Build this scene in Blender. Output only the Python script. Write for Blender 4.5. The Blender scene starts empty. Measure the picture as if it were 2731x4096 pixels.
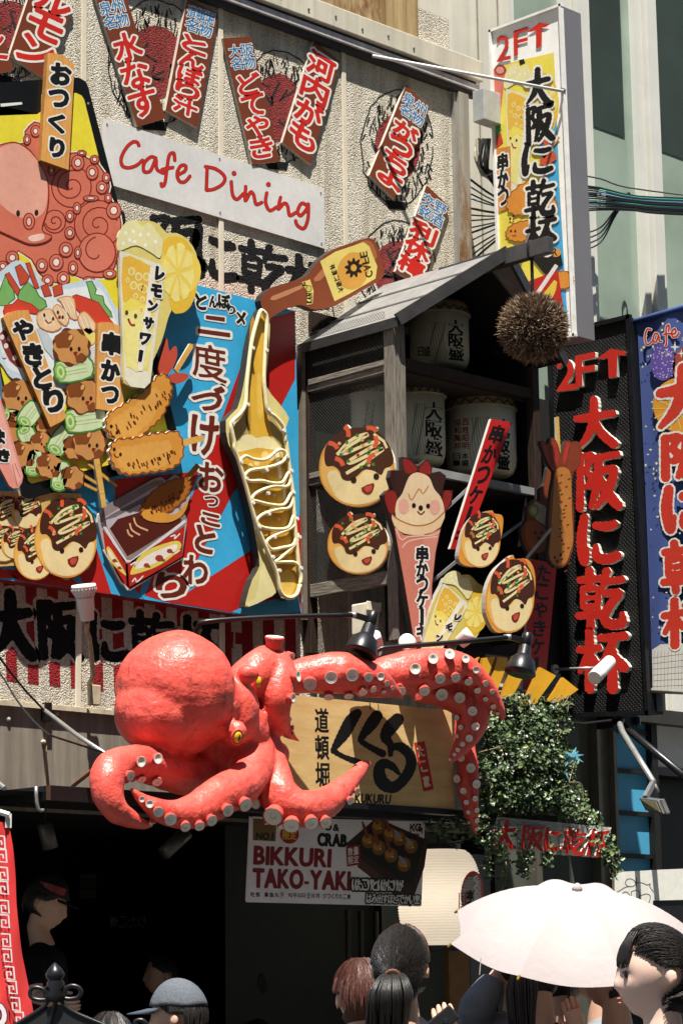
import bpy, bmesh, math, random
import numpy as np
from mathutils import Vector, Matrix
from mathutils.geometry import tessellate_polygon
from mathutils.bvhtree import BVHTree
random.seed(7); rng = np.random.default_rng(7)
SC = bpy.context.scene; COL = SC.collection

# ------------------------------------------------------------------ camera
# world: X runs along the facade (away to the right), +Y goes into the buildings, Z up
AZ, PITCH, ROLL, FPX = math.radians(45.4), math.radians(11.1), 0.0125, 9671.0
CAM = Vector((0, 0, 1.5))
fh = Vector((math.cos(AZ), math.sin(AZ), 0)); r0 = Vector((math.sin(AZ), -math.cos(AZ), 0))
FWD = fh*math.cos(PITCH) + Vector((0, 0, math.sin(PITCH)))
u0 = Vector((0, 0, math.cos(PITCH))) - fh*math.sin(PITCH)
RGT = r0*math.cos(ROLL) - u0*math.sin(ROLL); UPV = u0*math.cos(ROLL) + r0*math.sin(ROLL)
cd = bpy.data.cameras.new('camera'); cd.sensor_fit = 'VERTICAL'; cd.sensor_height = 36; cd.lens = 85
cd.clip_start = 0.1; cd.clip_end = 500
cam = bpy.data.objects.new('camera', cd); COL.objects.link(cam); SC.camera = cam
m3 = Matrix((RGT, UPV, -FWD)).transposed(); cam.matrix_world = Matrix.Translation(CAM) @ m3.to_4x4()

# ------------------------------------------------------------------ light
SUN = Vector((-.235, -.28, 1.0)).normalized()
el = math.asin(SUN.z); rot = math.atan2(SUN.x, SUN.y)
w = bpy.data.worlds.new('World'); SC.world = w; w.use_nodes = True
nt = w.node_tree; sky = nt.nodes.new('ShaderNodeTexSky'); sky.sky_type = 'NISHITA'; sky.sun_disc = False
sky.sun_elevation = el; sky.sun_rotation = rot; sky.air_density = 1.0; sky.dust_density = .4
bg = nt.nodes['Background']; bg.inputs[1].default_value = 0.05; nt.links.new(sky.outputs[0], bg.inputs[0])
sl = bpy.data.lights.new('sun', 'SUN'); sl.energy = 5.0; sl.angle = math.radians(.53); sl.color = (1, .95, .86)
so = bpy.data.objects.new('sun', sl); COL.objects.link(so); so.rotation_euler = SUN.to_track_quat('Z', 'Y').to_euler(); so.location = (0, 0, 30)
SC.view_settings.view_transform = 'Standard'; SC.view_settings.look = 'None'; SC.view_settings.gamma = 1
SC.view_settings.exposure = 1.22
SC.cycles.max_bounces = 5; SC.cycles.diffuse_bounces = 3; SC.cycles.glossy_bounces = 3; SC.cycles.transparent_max_bounces = 12

# ------------------------------------------------------------------ pixel rays (photo pixels, 2731 x 4096) -> points on real planes
def ray(px, py):
    return (FWD + RGT*((px-1365.5)/FPX) - UPV*((py-2048)/FPX))
def depth_of(p): return (p-CAM).dot(FWD)
YW = 10.25                                   # the stucco wall plane
class Plane:
    def __init__(s, p, n): s.p = Vector(p); s.n = Vector(n).normalized()
    def pt(s, px, py, lift=0.0):
        d = ray(px, py); t = (s.p + s.n*lift - CAM).dot(s.n)/d.dot(s.n); return CAM + d*t
def WP(d): return Plane((0, YW-d, 0), (0, -1, 0))     # plane parallel to the wall, d metres in front
def XP(X): return Plane((X, 0, 0), (-1, 0, 0))        # plane square to the wall, facing left
def W(px, py, d): return WP(d).pt(px, py)
def mpp(p): return depth_of(p)/FPX                    # metres per photo pixel at p
class Cv:                                             # crop coordinates -> photo pixels
    def __init__(s, ox, oy, k=1.568): s.o = (ox, oy); s.k = k
    def __call__(s, t):
        r = []
        for q in t.split():
            v = [float(a) for a in q.split(',')]
            r.append((s.o[0]+v[0]/s.k, s.o[1]+v[1]/s.k, *[a/s.k for a in v[2:]]))
        return r
    def p(s, x, y): return (s.o[0]+x/s.k, s.o[1]+y/s.k)
N_ = Cv(0, 0, 1.0); O_ = Cv(0, 0, 1568/2731)
A_ = Cv(0, 0); B_ = Cv(900, 0); C_ = Cv(1731, 0); D_ = Cv(0, 800); E_ = Cv(600, 1100, 2.24); F_ = Cv(0, 1700); G_ = Cv(900, 1700)
H_ = Cv(1150, 1100); I_ = Cv(1731, 1200); J_ = Cv(1731, 2000); K_ = Cv(300, 2450, 1568/900); L_ = Cv(1000, 2450, 1568/1050)
S_ = Cv(900, 3200, 1568/1050); T_ = Cv(0, 3100); Q_ = Cv(900, 3300); R_ = Cv(1731, 3200); V_ = Cv(2250, 2700, 2.352); X_ = Cv(0, 2500, 2.94)

# ------------------------------------------------------------------ materials
def lin(c): return c/12.92 if c <= .04045 else ((c+.055)/1.055)**2.4
def hexc(h):
    h = h.lstrip('#'); return tuple(lin(int(h[i:i+2], 16)/255) for i in (0, 2, 4))
_m = {}
def nodes(name):
    m = bpy.data.materials.new(name); m.use_nodes = True; t = m.node_tree; return m, t, t.nodes['Principled BSDF']
def nz(t, scale, detail=3, rough=.55, coord=None, stretch=None, kind='ShaderNodeTexNoise'):
    c = t.nodes.new('ShaderNodeTexCoord'); n = t.nodes.new(kind); n.inputs['Scale'].default_value = scale
    if kind == 'ShaderNodeTexNoise': n.inputs['Detail'].default_value = detail; n.inputs['Roughness'].default_value = rough
    src = c.outputs[coord or 'Object']
    if stretch:
        mp = t.nodes.new('ShaderNodeMapping'); mp.inputs['Scale'].default_value = stretch; t.links.new(src, mp.inputs[0]); src = mp.outputs[0]
    t.links.new(src, n.inputs['Vector']); return n
def ramp(t, src, stops):
    r = t.nodes.new('ShaderNodeValToRGB'); e = r.color_ramp.elements
    while len(e) < len(stops): e.new(.5)
    for i, (p, c) in enumerate(stops): e[i].position = p; e[i].color = (*c, 1) if len(c) == 3 else c
    t.links.new(src, r.inputs[0]); return r
def mixc(t, fac, a, b, mode='MIX'):
    m = t.nodes.new('ShaderNodeMix'); m.data_type = 'RGBA'; m.blend_type = mode
    if isinstance(fac, (int, float)): m.inputs[0].default_value = fac
    else: t.links.new(fac, m.inputs[0])
    for s, v in ((6, a), (7, b)):
        if isinstance(v, tuple): m.inputs[s].default_value = (*v[:3], 1)
        else: t.links.new(v, m.inputs[s])
    return m.outputs[2]
def bump(t, b, src, strength=.3, dist=.01):
    n = t.nodes.new('ShaderNodeBump'); n.inputs['Strength'].default_value = strength; n.inputs['Distance'].default_value = dist
    t.links.new(src, n.inputs['Height']); t.links.new(n.outputs[0], b.inputs['Normal'])
def PR(h, rough=.45, spec=.35, k=.82, wear=.10):
    """printed / painted flat colour with a little fading and grime"""
    key = ('p', h, rough, k, wear)
    if key in _m: return _m[key]
    m, t, b = nodes('print_'+h.strip('#')); c = tuple(x*k for x in hexc(h))
    n = nz(t, 3.0, 5, .65); g = nz(t, 28, 3, .6)
    r = ramp(t, n.outputs[0], [(.3, (1-wear*1.6,)*3), (.62, (1, 1, 1))]); r2 = ramp(t, g.outputs[0], [(.35, (1-wear*.6,)*3), (.6, (1, 1, 1))])
    o = mixc(t, 1.0, c, r.outputs[0], 'MULTIPLY'); o = mixc(t, 1.0, o, r2.outputs[0], 'MULTIPLY')
    t.links.new(o, b.inputs['Base Color']); b.inputs['Roughness'].default_value = rough; b.inputs['Specular IOR Level'].default_value = spec
    _m[key] = m; return m
def MT(name, col, rough=.5, metal=0, spec=.4, var=.15, scale=12, bstr=0, bscale=60, stretch=None, bdist=.004):
    key = ('m', name)
    if key in _m: return _m[key]
    m, t, b = nodes(name); c = hexc(col) if isinstance(col, str) else col
    n = nz(t, scale, 5, .6, stretch=stretch)
    r = ramp(t, n.outputs[0], [(.28, tuple(x*(1-var) for x in c)), (.7, tuple(min(1, x*(1+var*.7)) for x in c))])
    t.links.new(r.outputs[0], b.inputs['Base Color'])
    b.inputs['Roughness'].default_value = rough; b.inputs['Metallic'].default_value = metal; b.inputs['Specular IOR Level'].default_value = spec
    if bstr: bump(t, b, nz(t, bscale, 4, .6, stretch=stretch).outputs[0], bstr, bdist)
    _m[key] = m; return m
def stucco(name, cols):
    key = ('s', name)
    if key in _m: return _m[key]
    m, t, b = nodes(name)
    n = nz(t, 1.3, 5, .65); n2 = nz(t, 2.2, 4, .7, stretch=(3, 3, .35)); gr = nz(t, 160, 2, .5)
    c1 = ramp(t, n.outputs[0], [(.3, tuple(x*.86 for x in cols)), (.65, cols)]).outputs[0]
    c2 = ramp(t, n2.outputs[0], [(.36, (.70, .67, .62)), (.56, (1, 1, 1))]).outputs[0]
    o = mixc(t, 1.0, c1, c2, 'MULTIPLY')
    v = nz(t, 112, 0, 0, kind='ShaderNodeTexVoronoi'); h = nz(t, 150, 3, .6)
    # pits between the sprayed grains drawn darker, grazing shade put into the colour
    pit = ramp(t, v.outputs['Distance'], [(.45, (1, 1, 1)), (.8, (.62, .6, .56))]).outputs[0]
    o = mixc(t, .8, o, pit, 'MULTIPLY')
    t.links.new(o, b.inputs['Base Color']); b.inputs['Roughness'].default_value = .95; b.inputs['Specular IOR Level'].default_value = .1
    ad = t.nodes.new('ShaderNodeMath'); ad.operation = 'MULTIPLY_ADD'; ad.inputs[1].default_value = .9
    inv = t.nodes.new('ShaderNodeMath'); inv.operation = 'SUBTRACT'; inv.inputs[0].default_value = 1
    t.links.new(v.outputs['Distance'], inv.inputs[1]); t.links.new(inv.outputs[0], ad.inputs[0]); t.links.new(h.outputs[0], ad.inputs[2])
    bump(t, b, ad.outputs[0], 1.0, .0085)
    _m[key] = m; return m
def wood(name, c1, c2, scale=10, stretch=(1, 1, 14), rough=.6, bstr=.2):
    key = ('w', name)
    if key in _m: return _m[key]
    m, t, b = nodes(name); n = nz(t, scale, 6, .65, stretch=stretch); n2 = nz(t, scale*.3, 3, .6)
    r = ramp(t, n.outputs[0], [(.32, hexc(c1)), (.62, hexc(c2))]); s = ramp(t, n2.outputs[0], [(.3, (.8,)*3), (.7, (1, 1, 1))])
    t.links.new(mixc(t, 1.0, r.outputs[0], s.outputs[0], 'MULTIPLY'), b.inputs['Base Color']); b.inputs['Roughness'].default_value = rough; b.inputs['Specular IOR Level'].default_value = .25
    bump(t, b, n.outputs[0], bstr, .004); _m[key] = m; return m
def glassm(name, col, rough=.05, spec=.6):
    key = ('g', name)
    if key in _m: return _m[key]
    m, t, b = nodes(name); n = nz(t, .8, 4, .6); c = hexc(col)
    r = ramp(t, n.outputs[0], [(.3, tuple(x*.7 for x in c)), (.7, tuple(x*1.2 for x in c))])
    t.links.new(r.outputs[0], b.inputs['Base Color']); b.inputs['Roughness'].default_value = rough; b.inputs['Specular IOR Level'].default_value = spec
    _m[key] = m; return m
def streaky(name, c1, c2, rust=None, sc=6, rough=.6, metal=0.0):
    """sheet with vertical run-off streaks"""
    key = ('st', name)
    if key in _m: return _m[key]
    m, t, b = nodes(name); n = nz(t, sc, 6, .7, stretch=(3, 3, .12)); n2 = nz(t, sc*.5, 5, .7)
    o = ramp(t, n.outputs[0], [(.32, hexc(c1)), (.66, hexc(c2))]).outputs[0]
    if rust:
        k = nz(t, sc*.8, 6, .75, stretch=(1.6, 1.6, .5)); mk = ramp(t, k.outputs[0], [(.52, (0, 0, 0)), (.66, (1, 1, 1))])
        o = mixc(t, mk.outputs[0], o, hexc(rust))
    o = mixc(t, 1.0, o, ramp(t, n2.outputs[0], [(.3, (.82,)*3), (.7, (1, 1, 1))]).outputs[0], 'MULTIPLY')
    t.links.new(o, b.inputs['Base Color']); b.inputs['Roughness'].default_value = rough; b.inputs['Metallic'].default_value = metal; b.inputs['Specular IOR Level'].default_value = .3
    _m[key] = m; return m

# ------------------------------------------------------------------ objects
ORG = {}
def thing(name, label, cat, loc=(0, 0, 0), group=None):
    o = bpy.data.objects.new(name, None); COL.objects.link(o); o.location = loc; o.empty_display_size = .1
    o['label'] = label; o['category'] = cat
    if group: o['group'] = group
    ORG[o] = Vector(loc); return o
def tag(o, label=None, cat=None, group=None, kind=None):
    for k, v in (('label', label), ('category', cat), ('group', group), ('kind', kind)):
        if v: o[k] = v
    return o
def mesh(name, verts, faces, mats, parent=None, mi=None, smooth=False):
    """one mesh object; verts are world coordinates"""
    org = ORG.get(parent, Vector((0, 0, 0)))
    me = bpy.data.meshes.new(name); me.from_pydata([tuple(Vector(v)-org) for v in verts], [], faces)
    if not isinstance(mats, (list, tuple)): mats = [mats]
    for m in mats: me.materials.append(m)
    if mi is not None: me.polygons.foreach_set('material_index', mi)
    if smooth: me.polygons.foreach_set('use_smooth', [True]*len(faces))
    me.update(); o = bpy.data.objects.new(name, me); COL.objects.link(o)
    if parent: o.parent = parent
    ORG[o] = org; return o
def copyobj(o, parent, name=None):
    c = o.copy(); COL.objects.link(c); c.parent = parent; ORG[c] = ORG.get(parent, Vector()); return c
class MB:
    def __init__(s): s.v = []; s.f = []; s.m = []
    def add(s, v, f, mi=0):
        b = len(s.v); s.v += [Vector(x) for x in v]; s.f += [[b+i for i in q] for q in f]; s.m += [mi]*len(f); return s
    def box(s, a, b, mi=0, ax=None, c=None):
        a = Vector(a); b = Vector(b)
        vs = [Vector((x, y, z)) for x in (a.x, b.x) for y in (a.y, b.y) for z in (a.z, b.z)]
        if ax: vs = [c + ax @ v for v in vs]
        return s.add(vs, [(0, 1, 3, 2), (4, 6, 7, 5), (0, 4, 5, 1), (2, 3, 7, 6), (0, 2, 6, 4), (1, 5, 7, 3)], mi)
    def beam(s, p, q, wd, h, up=(0, 0, 1), mi=0, ext=0):
        """square bar from p to q: wd across, h along up"""
        p = Vector(p); q = Vector(q); d = (q-p).normalized(); p = p-d*ext; q = q+d*ext
        x = d.cross(Vector(up)).normalized(); z = x.cross(d).normalized()
        vs = [e + x*(wd/2*a) + z*(h/2*b) for e in (p, q) for a, b in ((-1, -1), (1, -1), (1, 1), (-1, 1))]
        return s.add(vs, [(0, 1, 2, 3), (7, 6, 5, 4), (0, 4, 5, 1), (1, 5, 6, 2), (2, 6, 7, 3), (3, 7, 4, 0)], mi)
    def tube(s, pts, rad, n=10, mi=0, cap=True, closed=False):
        pts = [Vector(p) for p in pts]; k = len(pts); rad = [rad]*k if isinstance(rad, (int, float)) else list(rad)
        rings = []; prev = None
        for i, p in enumerate(pts):
            if closed: d = pts[(i+1) % k]-pts[i-1]
            else: d = pts[min(i+1, k-1)]-pts[max(i-1, 0)]
            d.normalize()
            if prev is None:
                a = Vector((0, 0, 1)) if abs(d.z) < .9 else Vector((1, 0, 0)); x = d.cross(a).normalized()
            else:
                x = (prev - d*prev.dot(d));
                x = x.normalized() if x.length > 1e-6 else d.orthogonal().normalized()
            prev = x; y = d.cross(x)
            rings.append([p + (x*math.cos(2*math.pi*j/n)+y*math.sin(2*math.pi*j/n))*rad[i] for j in range(n)])
        vs = [v for r in rings for v in r]; fs = []
        for i in range(k if closed else k-1):
            a = i*n; b = ((i+1) % k)*n
            for j in range(n): fs.append((a+j, a+(j+1) % n, b+(j+1) % n, b+j))
        if cap and not closed: fs += [tuple(range(n-1, -1, -1)), tuple((k-1)*n+j for j in range(n))]
        return s.add(vs, fs, mi)
    def lathe(s, c, axis, prof, n=24, mi=0, caps=True):
        """prof: (along axis, radius); mi may be list per segment"""
        c = Vector(c); a = Vector(axis).normalized(); x = a.orthogonal().normalized(); y = a.cross(x)
        vs = [c + a*h + (x*math.cos(2*math.pi*j/n)+y*math.sin(2*math.pi*j/n))*r for h, r in prof for j in range(n)]
        for i in range(len(prof)-1):
            b = len(s.v) if i == 0 else b
            fs = [(i*n+j, i*n+(j+1) % n, (i+1)*n+(j+1) % n, (i+1)*n+j) for j in range(n)]
            if i == 0: s.add(vs, fs, mi[i] if isinstance(mi, list) else mi)
            else:
                s.f += [[b+q for q in f] for f in fs]; s.m += [mi[i] if isinstance(mi, list) else mi]*n
        if caps:
            s.f += [[b+j for j in range(n-1, -1, -1)], [b+(len(prof)-1)*n+j for j in range(n)]]
            e = mi if isinstance(mi, list) else [mi]; s.m += [e[0], e[-1]]
        return s
    def build(s, name, mats, parent=None, smooth=False, bevel=0):
        o = mesh(name, s.v, s.f, mats, parent, s.m, smooth)
        if bevel:
            b = o.modifiers.new('bevel', 'BEVEL'); b.width = bevel; b.segments = 2; b.limit_method = 'ANGLE'
        return o
def cr(pts, n=6, closed=False):
    """Catmull-Rom through points of any dimension"""
    P = [np.array(p, float) for p in pts]; k = len(P); out = []
    for i in range(k if closed else k-1):
        if closed: a, b, c, d = P[i-1], P[i], P[(i+1) % k], P[(i+2) % k]
        else: a, b, c, d = P[max(i-1, 0)], P[i], P[i+1], P[min(i+2, k-1)]
        for j in range(n):
            t = j/n; out.append(.5*((2*b)+(-a+c)*t+(2*a-5*b+4*c-d)*t*t+(-a+3*b-3*c+d)*t**3))
    if not closed: out.append(P[-1])
    return [tuple(o) for o in out]
def tri(pts):
    """triangles of a simple 2D polygon"""
    return [tuple(t) for t in tessellate_polygon([[Vector((p[0], p[1], 0)) for p in pts]])]

# ------------------------------------------------------------------ signed distance lettering and brush strokes
_segs = {}
def glyph_segs(txt, font_scale=1):
    if txt in _segs: return _segs[txt]
    cu = bpy.data.curves.new('t', 'FONT'); cu.body = txt; cu.resolution_u = 3; o = bpy.data.objects.new('t', cu); COL.objects.link(o)
    dg = bpy.context.evaluated_depsgraph_get(); e = o.evaluated_get(dg); me = e.to_mesh()
    v = np.array([x.co[:2] for x in me.vertices]).reshape(-1, 2); cnt = {}
    for p in me.polygons:
        for a, b in p.edge_keys: cnt[(a, b)] = cnt.get((a, b), 0)+1
    ed = [k for k, c in cnt.items() if c == 1]
    if not ed: s = np.zeros((0, 4))
    else: s = np.array([[*v[a], *v[b]] for a, b in ed])
    e.to_mesh_clear(); bpy.data.objects.remove(o); bpy.data.curves.remove(cu)
    if len(s):
        x0 = min(s[:, 0].min(), s[:, 2].min()); x1 = max(s[:, 0].max(), s[:, 2].max()); y0 = min(s[:, 1].min(), s[:, 3].min()); y1 = max(s[:, 1].max(), s[:, 3].max())
    else: x0 = y0 = 0; x1 = y1 = 1
    _segs[txt] = (s, (x0, x1, y0, y1)); return _segs[txt]
def seg_dist(X, Y, s):
    d = np.full(X.shape, 1e9)
    for a, b, c, e in s:
        vx, vy = c-a, e-b; L = vx*vx+vy*vy+1e-12
        t = np.clip(((X-a)*vx+(Y-b)*vy)/L, 0, 1); d = np.minimum(d, (X-a-t*vx)**2+(Y-b-t*vy)**2)
    return np.sqrt(d)
def parity(X, Y, s):
    ins = np.zeros(X.shape, bool)
    for a, b, c, e in s:
        if b == e: continue
        cr_ = ((b > Y) != (e > Y)); xi = a+(Y-b)*(c-a)/(e-b); ins ^= cr_ & (X < xi)
    return ins
def march(Fv, xs, ys):
    """inside = Fv<0 -> (polys, boundary segments) in the coordinates of xs, ys"""
    polys = []; segs = []; ny, nx = Fv.shape; ins = Fv < 0
    def cut(p, q, fp, fq):
        t = fp/(fp-fq); return (p[0]+(q[0]-p[0])*t, p[1]+(q[1]-p[1])*t)
    for j in range(ny-1):
        run = None
        for i in range(nx-1):
            c = (ins[j, i], ins[j, i+1], ins[j+1, i+1], ins[j+1, i])
            if all(c):
                if run is None: run = i
                continue
            if run is not None:
                polys.append([(xs[run], ys[j]), (xs[i], ys[j]), (xs[i], ys[j+1]), (xs[run], ys[j+1])]); run = None
            if not any(c): continue
            P = [(xs[i], ys[j]), (xs[i+1], ys[j]), (xs[i+1], ys[j+1]), (xs[i], ys[j+1])]; f = (Fv[j, i], Fv[j, i+1], Fv[j+1, i+1], Fv[j+1, i])
            poly = []; cuts = []
            for k in range(4):
                l = (k+1) % 4
                if c[k]: poly.append(P[k])
                if c[k] != c[l]:
                    q = cut(P[k], P[l], f[k], f[l]); poly.append(q); cuts.append(q)
            if len(poly) >= 3: polys.append(poly)
            if len(cuts) == 2: segs.append((cuts[0], cuts[1]))
            elif len(cuts) == 4: segs += [(cuts[0], cuts[1]), (cuts[2], cuts[3])]
        if run is not None: polys.append([(xs[run], ys[j]), (xs[nx-1], ys[j]), (xs[nx-1], ys[j+1]), (xs[run], ys[j+1])])
    return polys, segs
BR = {  # brush characters: strokes of (x, y, radius), y down, 0..100
 '大': ['8,40,6 40,37,8 92,29,7', '50,3,8 48,35,9 36,68,8 8,96,3', '50,42,6 66,70,9 94,94,9'],
 '阪': ['14,8,6 14,96,7', '14,10,5 38,8,6 28,32,5 38,44,6 34,58,6 22,60,3', '48,12,6 95,6,6', '54,12,7 52,55,8 38,95,4', '56,36,6 88,32,7 76,66,8 50,96,4', '60,48,5 76,74,9 98,94,8'],
 'に': ['16,8,8 10,50,10 16,92,9 24,68,4', '44,24,7 70,26,9 88,22,8', '44,64,5 46,84,9 70,90,10 94,84,9'],
 '乾': ['8,20,6 50,16,6', '28,3,7 28,34,6', '14,34,5 14,66,5', '14,36,5 44,34,5 44,66,5', '14,50,4 44,49,4', '14,65,5 44,64,5', '4,81,6 54,77,7', '29,66,6 29,98,7', '64,4,7 54,34,4', '60,22,6 96,17,6', '62,42,6 90,40,6 70,62,7 58,82,8 68,94,9 94,92,8 95,76,4'],
 '杯': ['4,34,6 44,30,6', '25,4,7 25,98,8', '24,36,6 5,70,4', '28,42,5 42,60,6', '48,14,6 98,10,7', '76,14,7 64,40,7 46,60,4', '73,36,7 73,98,9', '76,42,5 96,62,9'],
}
def stroke_field(strokes, X, Y):
    d = np.full(X.shape, 1e9)
    for st in strokes:
        for (a, b, ra), (c, e, rb) in zip(st[:-1], st[1:]):
            vx, vy = c-a, e-b; L = vx*vx+vy*vy+1e-12; t = np.clip(((X-a)*vx+(Y-b)*vy)/L, 0, 1)
            d = np.minimum(d, np.hypot(X-a-t*vx, Y-b-t*vy)-(ra+t*(rb-ra)))
    return d
def hash2(X, Y, s):
    v = np.sin(X*12.9898*s+Y*78.233*s)*43758.5453; return v-np.floor(v)
_fc = {}
def char_field(ch, n, brush=False, asp=1.0):
    """distance field of a character over its box plus margin, box scaled to 0..1 (y down); distances in units of the longer side"""
    key = (ch, n, brush, asp)
    if key in _fc: return _fc[key]
    ax, ay = min(asp, 1), min(1/asp, 1); mx, my = .18/ax, .18/ay
    xs = np.linspace(-mx, 1+mx, max(8, int(n*ax*(1+2*mx)))); ys = np.linspace(-my, 1+my, max(8, int(n*ay*(1+2*my))))
    X, Y = np.meshgrid(xs*ax, ys*ay)
    if brush and ch in BR:
        st = []
        for q in BR[ch]:
            p = [(a*ax, b*ay, r) for a, b, r in [tuple(float(a)/100 for a in z.split(',')) for z in q.split()]]
            st.append(cr(p, 5) if len(p) > 2 else p)
        Fv = stroke_field(st, X, Y); Fv = Fv + .008*np.sin(X*61+Y*17)*np.sin(Y*53-X*23)
    else:
        s, (x0, x1, y0, y1) = glyph_segs(ch)
        if not len(s): return None
        s = s.copy(); s[:, 0::2] = (s[:, 0::2]-x0)/max(x1-x0, 1e-3)*ax; s[:, 1::2] = (1-(s[:, 1::2]-y0)/max(y1-y0, 1e-3))*ay
        Fv = seg_dist(X, Y, s); Fv[parity(X, Y, s)] *= -1
    _fc[key] = (Fv, xs, ys, asp); return _fc[key]
def bil(q, x, y):
    a, b, c, d = [np.array(p[:2], float) for p in q]      # tl tr br bl
    return tuple((a*(1-x)+b*x)*(1-y)+(d*(1-x)+c*x)*y)
def qc(ct, cb, wv):
    return [(ct[0]-wv[0]/2, ct[1]-wv[1]/2), (ct[0]+wv[0]/2, ct[1]+wv[1]/2), (cb[0]+wv[0]/2, cb[1]+wv[1]/2), (cb[0]-wv[0]/2, cb[1]-wv[1]/2)]
LS = .00025
class Art:
    """flat print on a plane: polygons given in photo pixels, stacked in thin layers"""
    def __init__(s, plane, base=0.0006): s.pl = plane; s.L = 0; s.base = base; s.mb = MB(); s.mats = []; s.idx = {}
    def mi(s, mat):
        if isinstance(mat, str): mat = PR(mat)
        if mat.name not in s.idx: s.idx[mat.name] = len(s.mats); s.mats.append(mat)
        return s.idx[mat.name]
    def h(s, dl=0): return s.base+(s.L+dl)*LS
    def up(s, k=1): s.L += k; return s
    def poly(s, pts, mat, smooth=0, dl=0):
        if smooth: pts = cr([p[:2] for p in pts], smooth, True)
        h = s.h(dl); vs = [s.pl.pt(p[0], p[1], h) for p in pts]
        s.mb.add(vs, tri(pts), s.mi(mat)); return s
    def ell(s, cx, cy, rx, ry, mat, rot=0, dl=0, n=20, a0=0, a1=360):
        c, q = math.cos(rot), math.sin(rot); full = abs(a1-a0) >= 360
        pts = [(cx+rx*math.cos(t)*c-ry*math.sin(t)*q, cy+rx*math.cos(t)*q+ry*math.sin(t)*c) for t in [math.radians(a0+(a1-a0)*i/(n if full else n-1)) for i in range(n)]]
        return s.poly(pts, mat, dl=dl)
    def line(s, pts, wd, mat, smooth=0, dl=0, closed=False):
        """ribbon with round joins done as a mitred strip"""
        pts = [p[:2] for p in pts]
        if smooth: pts = cr(pts, smooth, closed)
        P = [np.array(p, float) for p in pts]; k = len(P); Lf = []; Rt = []
        for i in range(k):
            a = P[i-1] if (i > 0 or closed) else P[i]; b = P[(i+1) % k] if (i < k-1 or closed) else P[i]
            d = b-a; l = np.hypot(*d); d = d/l if l > 1e-6 else np.array([1., 0]); nrm = np.array([-d[1], d[0]])
            w_ = wd[i*len(wd)//k] if isinstance(wd, (list, tuple)) else wd
            Lf.append(P[i]+nrm*w_/2); Rt.append(P[i]-nrm*w_/2)
        h = s.h(dl); vs = [s.pl.pt(*p, h) for p in Lf]+[s.pl.pt(*p, h) for p in Rt]
        fs = [(i, (i+1) % k, k+(i+1) % k, k+i) for i in range(k if closed else k-1)]
        s.mb.add(vs, fs, s.mi(mat)); return s
    def outline(s, pts, wd, mat, smooth=0, dl=0): return s.line(pts, wd, mat, smooth, dl, True)
    def ch(s, c, quad, mat, bold=.02, out=0, omat='#f2efe8', brush=False, n=None, depth=0, dmat=None, odl=0):
        """one character (or word) fitted to a pixel quad; bold/out in fractions of the box"""
        w_ = max(math.dist(quad[0][:2], quad[1][:2]), math.dist(quad[0][:2], quad[3][:2]))
        n = n or int(min(90, max(22, w_/3.2)))
        qw = (math.dist(quad[0][:2], quad[1][:2])+math.dist(quad[3][:2], quad[2][:2]))/2; qh = (math.dist(quad[0][:2], quad[3][:2])+math.dist(quad[1][:2], quad[2][:2]))/2
        asp = max(.1, min(10, qw/max(qh, 1e-3))); asp = round(asp, 1) if asp > .3 else round(asp, 2)
        r = char_field(c, n, brush, asp)
        if r is None: return s
        Fv, xs, ys, _ = r
        todo = ([(bold+out, omat, 0)] if out else [])+[(bold, mat, 1 if out else 0)]
        for lev, m, dl in todo:
            h = s.h(dl+odl)+depth; polys, segs = march(Fv-lev, xs, ys); vs = []; fs = []
            for p in polys:
                b = len(vs); vs += [s.pl.pt(*bil(quad, *q), h) for q in p]; fs.append(list(range(b, b+len(p))))
            s.mb.add(vs, fs, s.mi(m))
            if depth and (dl == 0 or not out):
                vs = []; fs = []
                for a, b2 in segs:
                    k = len(vs); qa = bil(quad, *a); qb = bil(quad, *b2)
                    pa = s.pl.pt(*qa, h); pb = s.pl.pt(*qb, h); dn = s.pl.n*depth
                    vs += [pa, pb, pb-dn, pa-dn]; fs.append((k, k+1, k+2, k+3))
                s.mb.add(vs, fs, s.mi(dmat or omat))
        return s
    def grid(s, rows, quad, mat, gap=.06, wts=None, **k):
        """rows of characters laid into a pixel quad"""
        wts = wts or [1]*len(rows); tot = sum(wts); y = 0
        for row, wt in zip(rows, wts):
            y0, y1 = y/tot, (y+wt)/tot; y += wt; m = len(row)
            for i, c in enumerate(row):
                if c in ' 　': continue
                gx = gap/m; gy = gap*(y1-y0)
                x0, x1 = i/m+gx, (i+1)/m-gx; a, b = y0+gy, y1-gy
                if c in 'ー|': x0, x1 = i/m+.4/m, i/m+.6/m
                s.ch('l' if c in 'ー' else c, [bil(quad, x0, a), bil(quad, x1, a), bil(quad, x1, b), bil(quad, x0, b)], mat, **k)
        return s
    def words(s, txt, quad, mat, bold=.01, out=0, omat='#f2efe8', n=None, **k):
        """a horizontal line of latin text as one field per letter with its natural widths"""
        ws = []
        for c in txt:
            if c == ' ': ws.append(.35); continue
            _, (x0, x1, y0, y1) = glyph_segs(c); ws.append(x1-x0)
        tot = sum(ws)+.12*(len(txt)-1); x = 0
        caps = glyph_segs('H')[1]; top, bot = caps[3], 0
        for c, wd in zip(txt, ws):
            if c != ' ':
                _, (x0, x1, y0, y1) = glyph_segs(c); a = (top-y1)/(top-bot); b = (top-y0)/(top-bot)
                if c in '-.&,': pass
                q = [bil(quad, x/tot, a), bil(quad, (x+wd)/tot, a), bil(quad, (x+wd)/tot, b), bil(quad, x/tot, b)]
                s.ch(c, q, mat, bold=bold, out=out, omat=omat, n=n, **k)
            x += wd+.12
        return s
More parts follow.
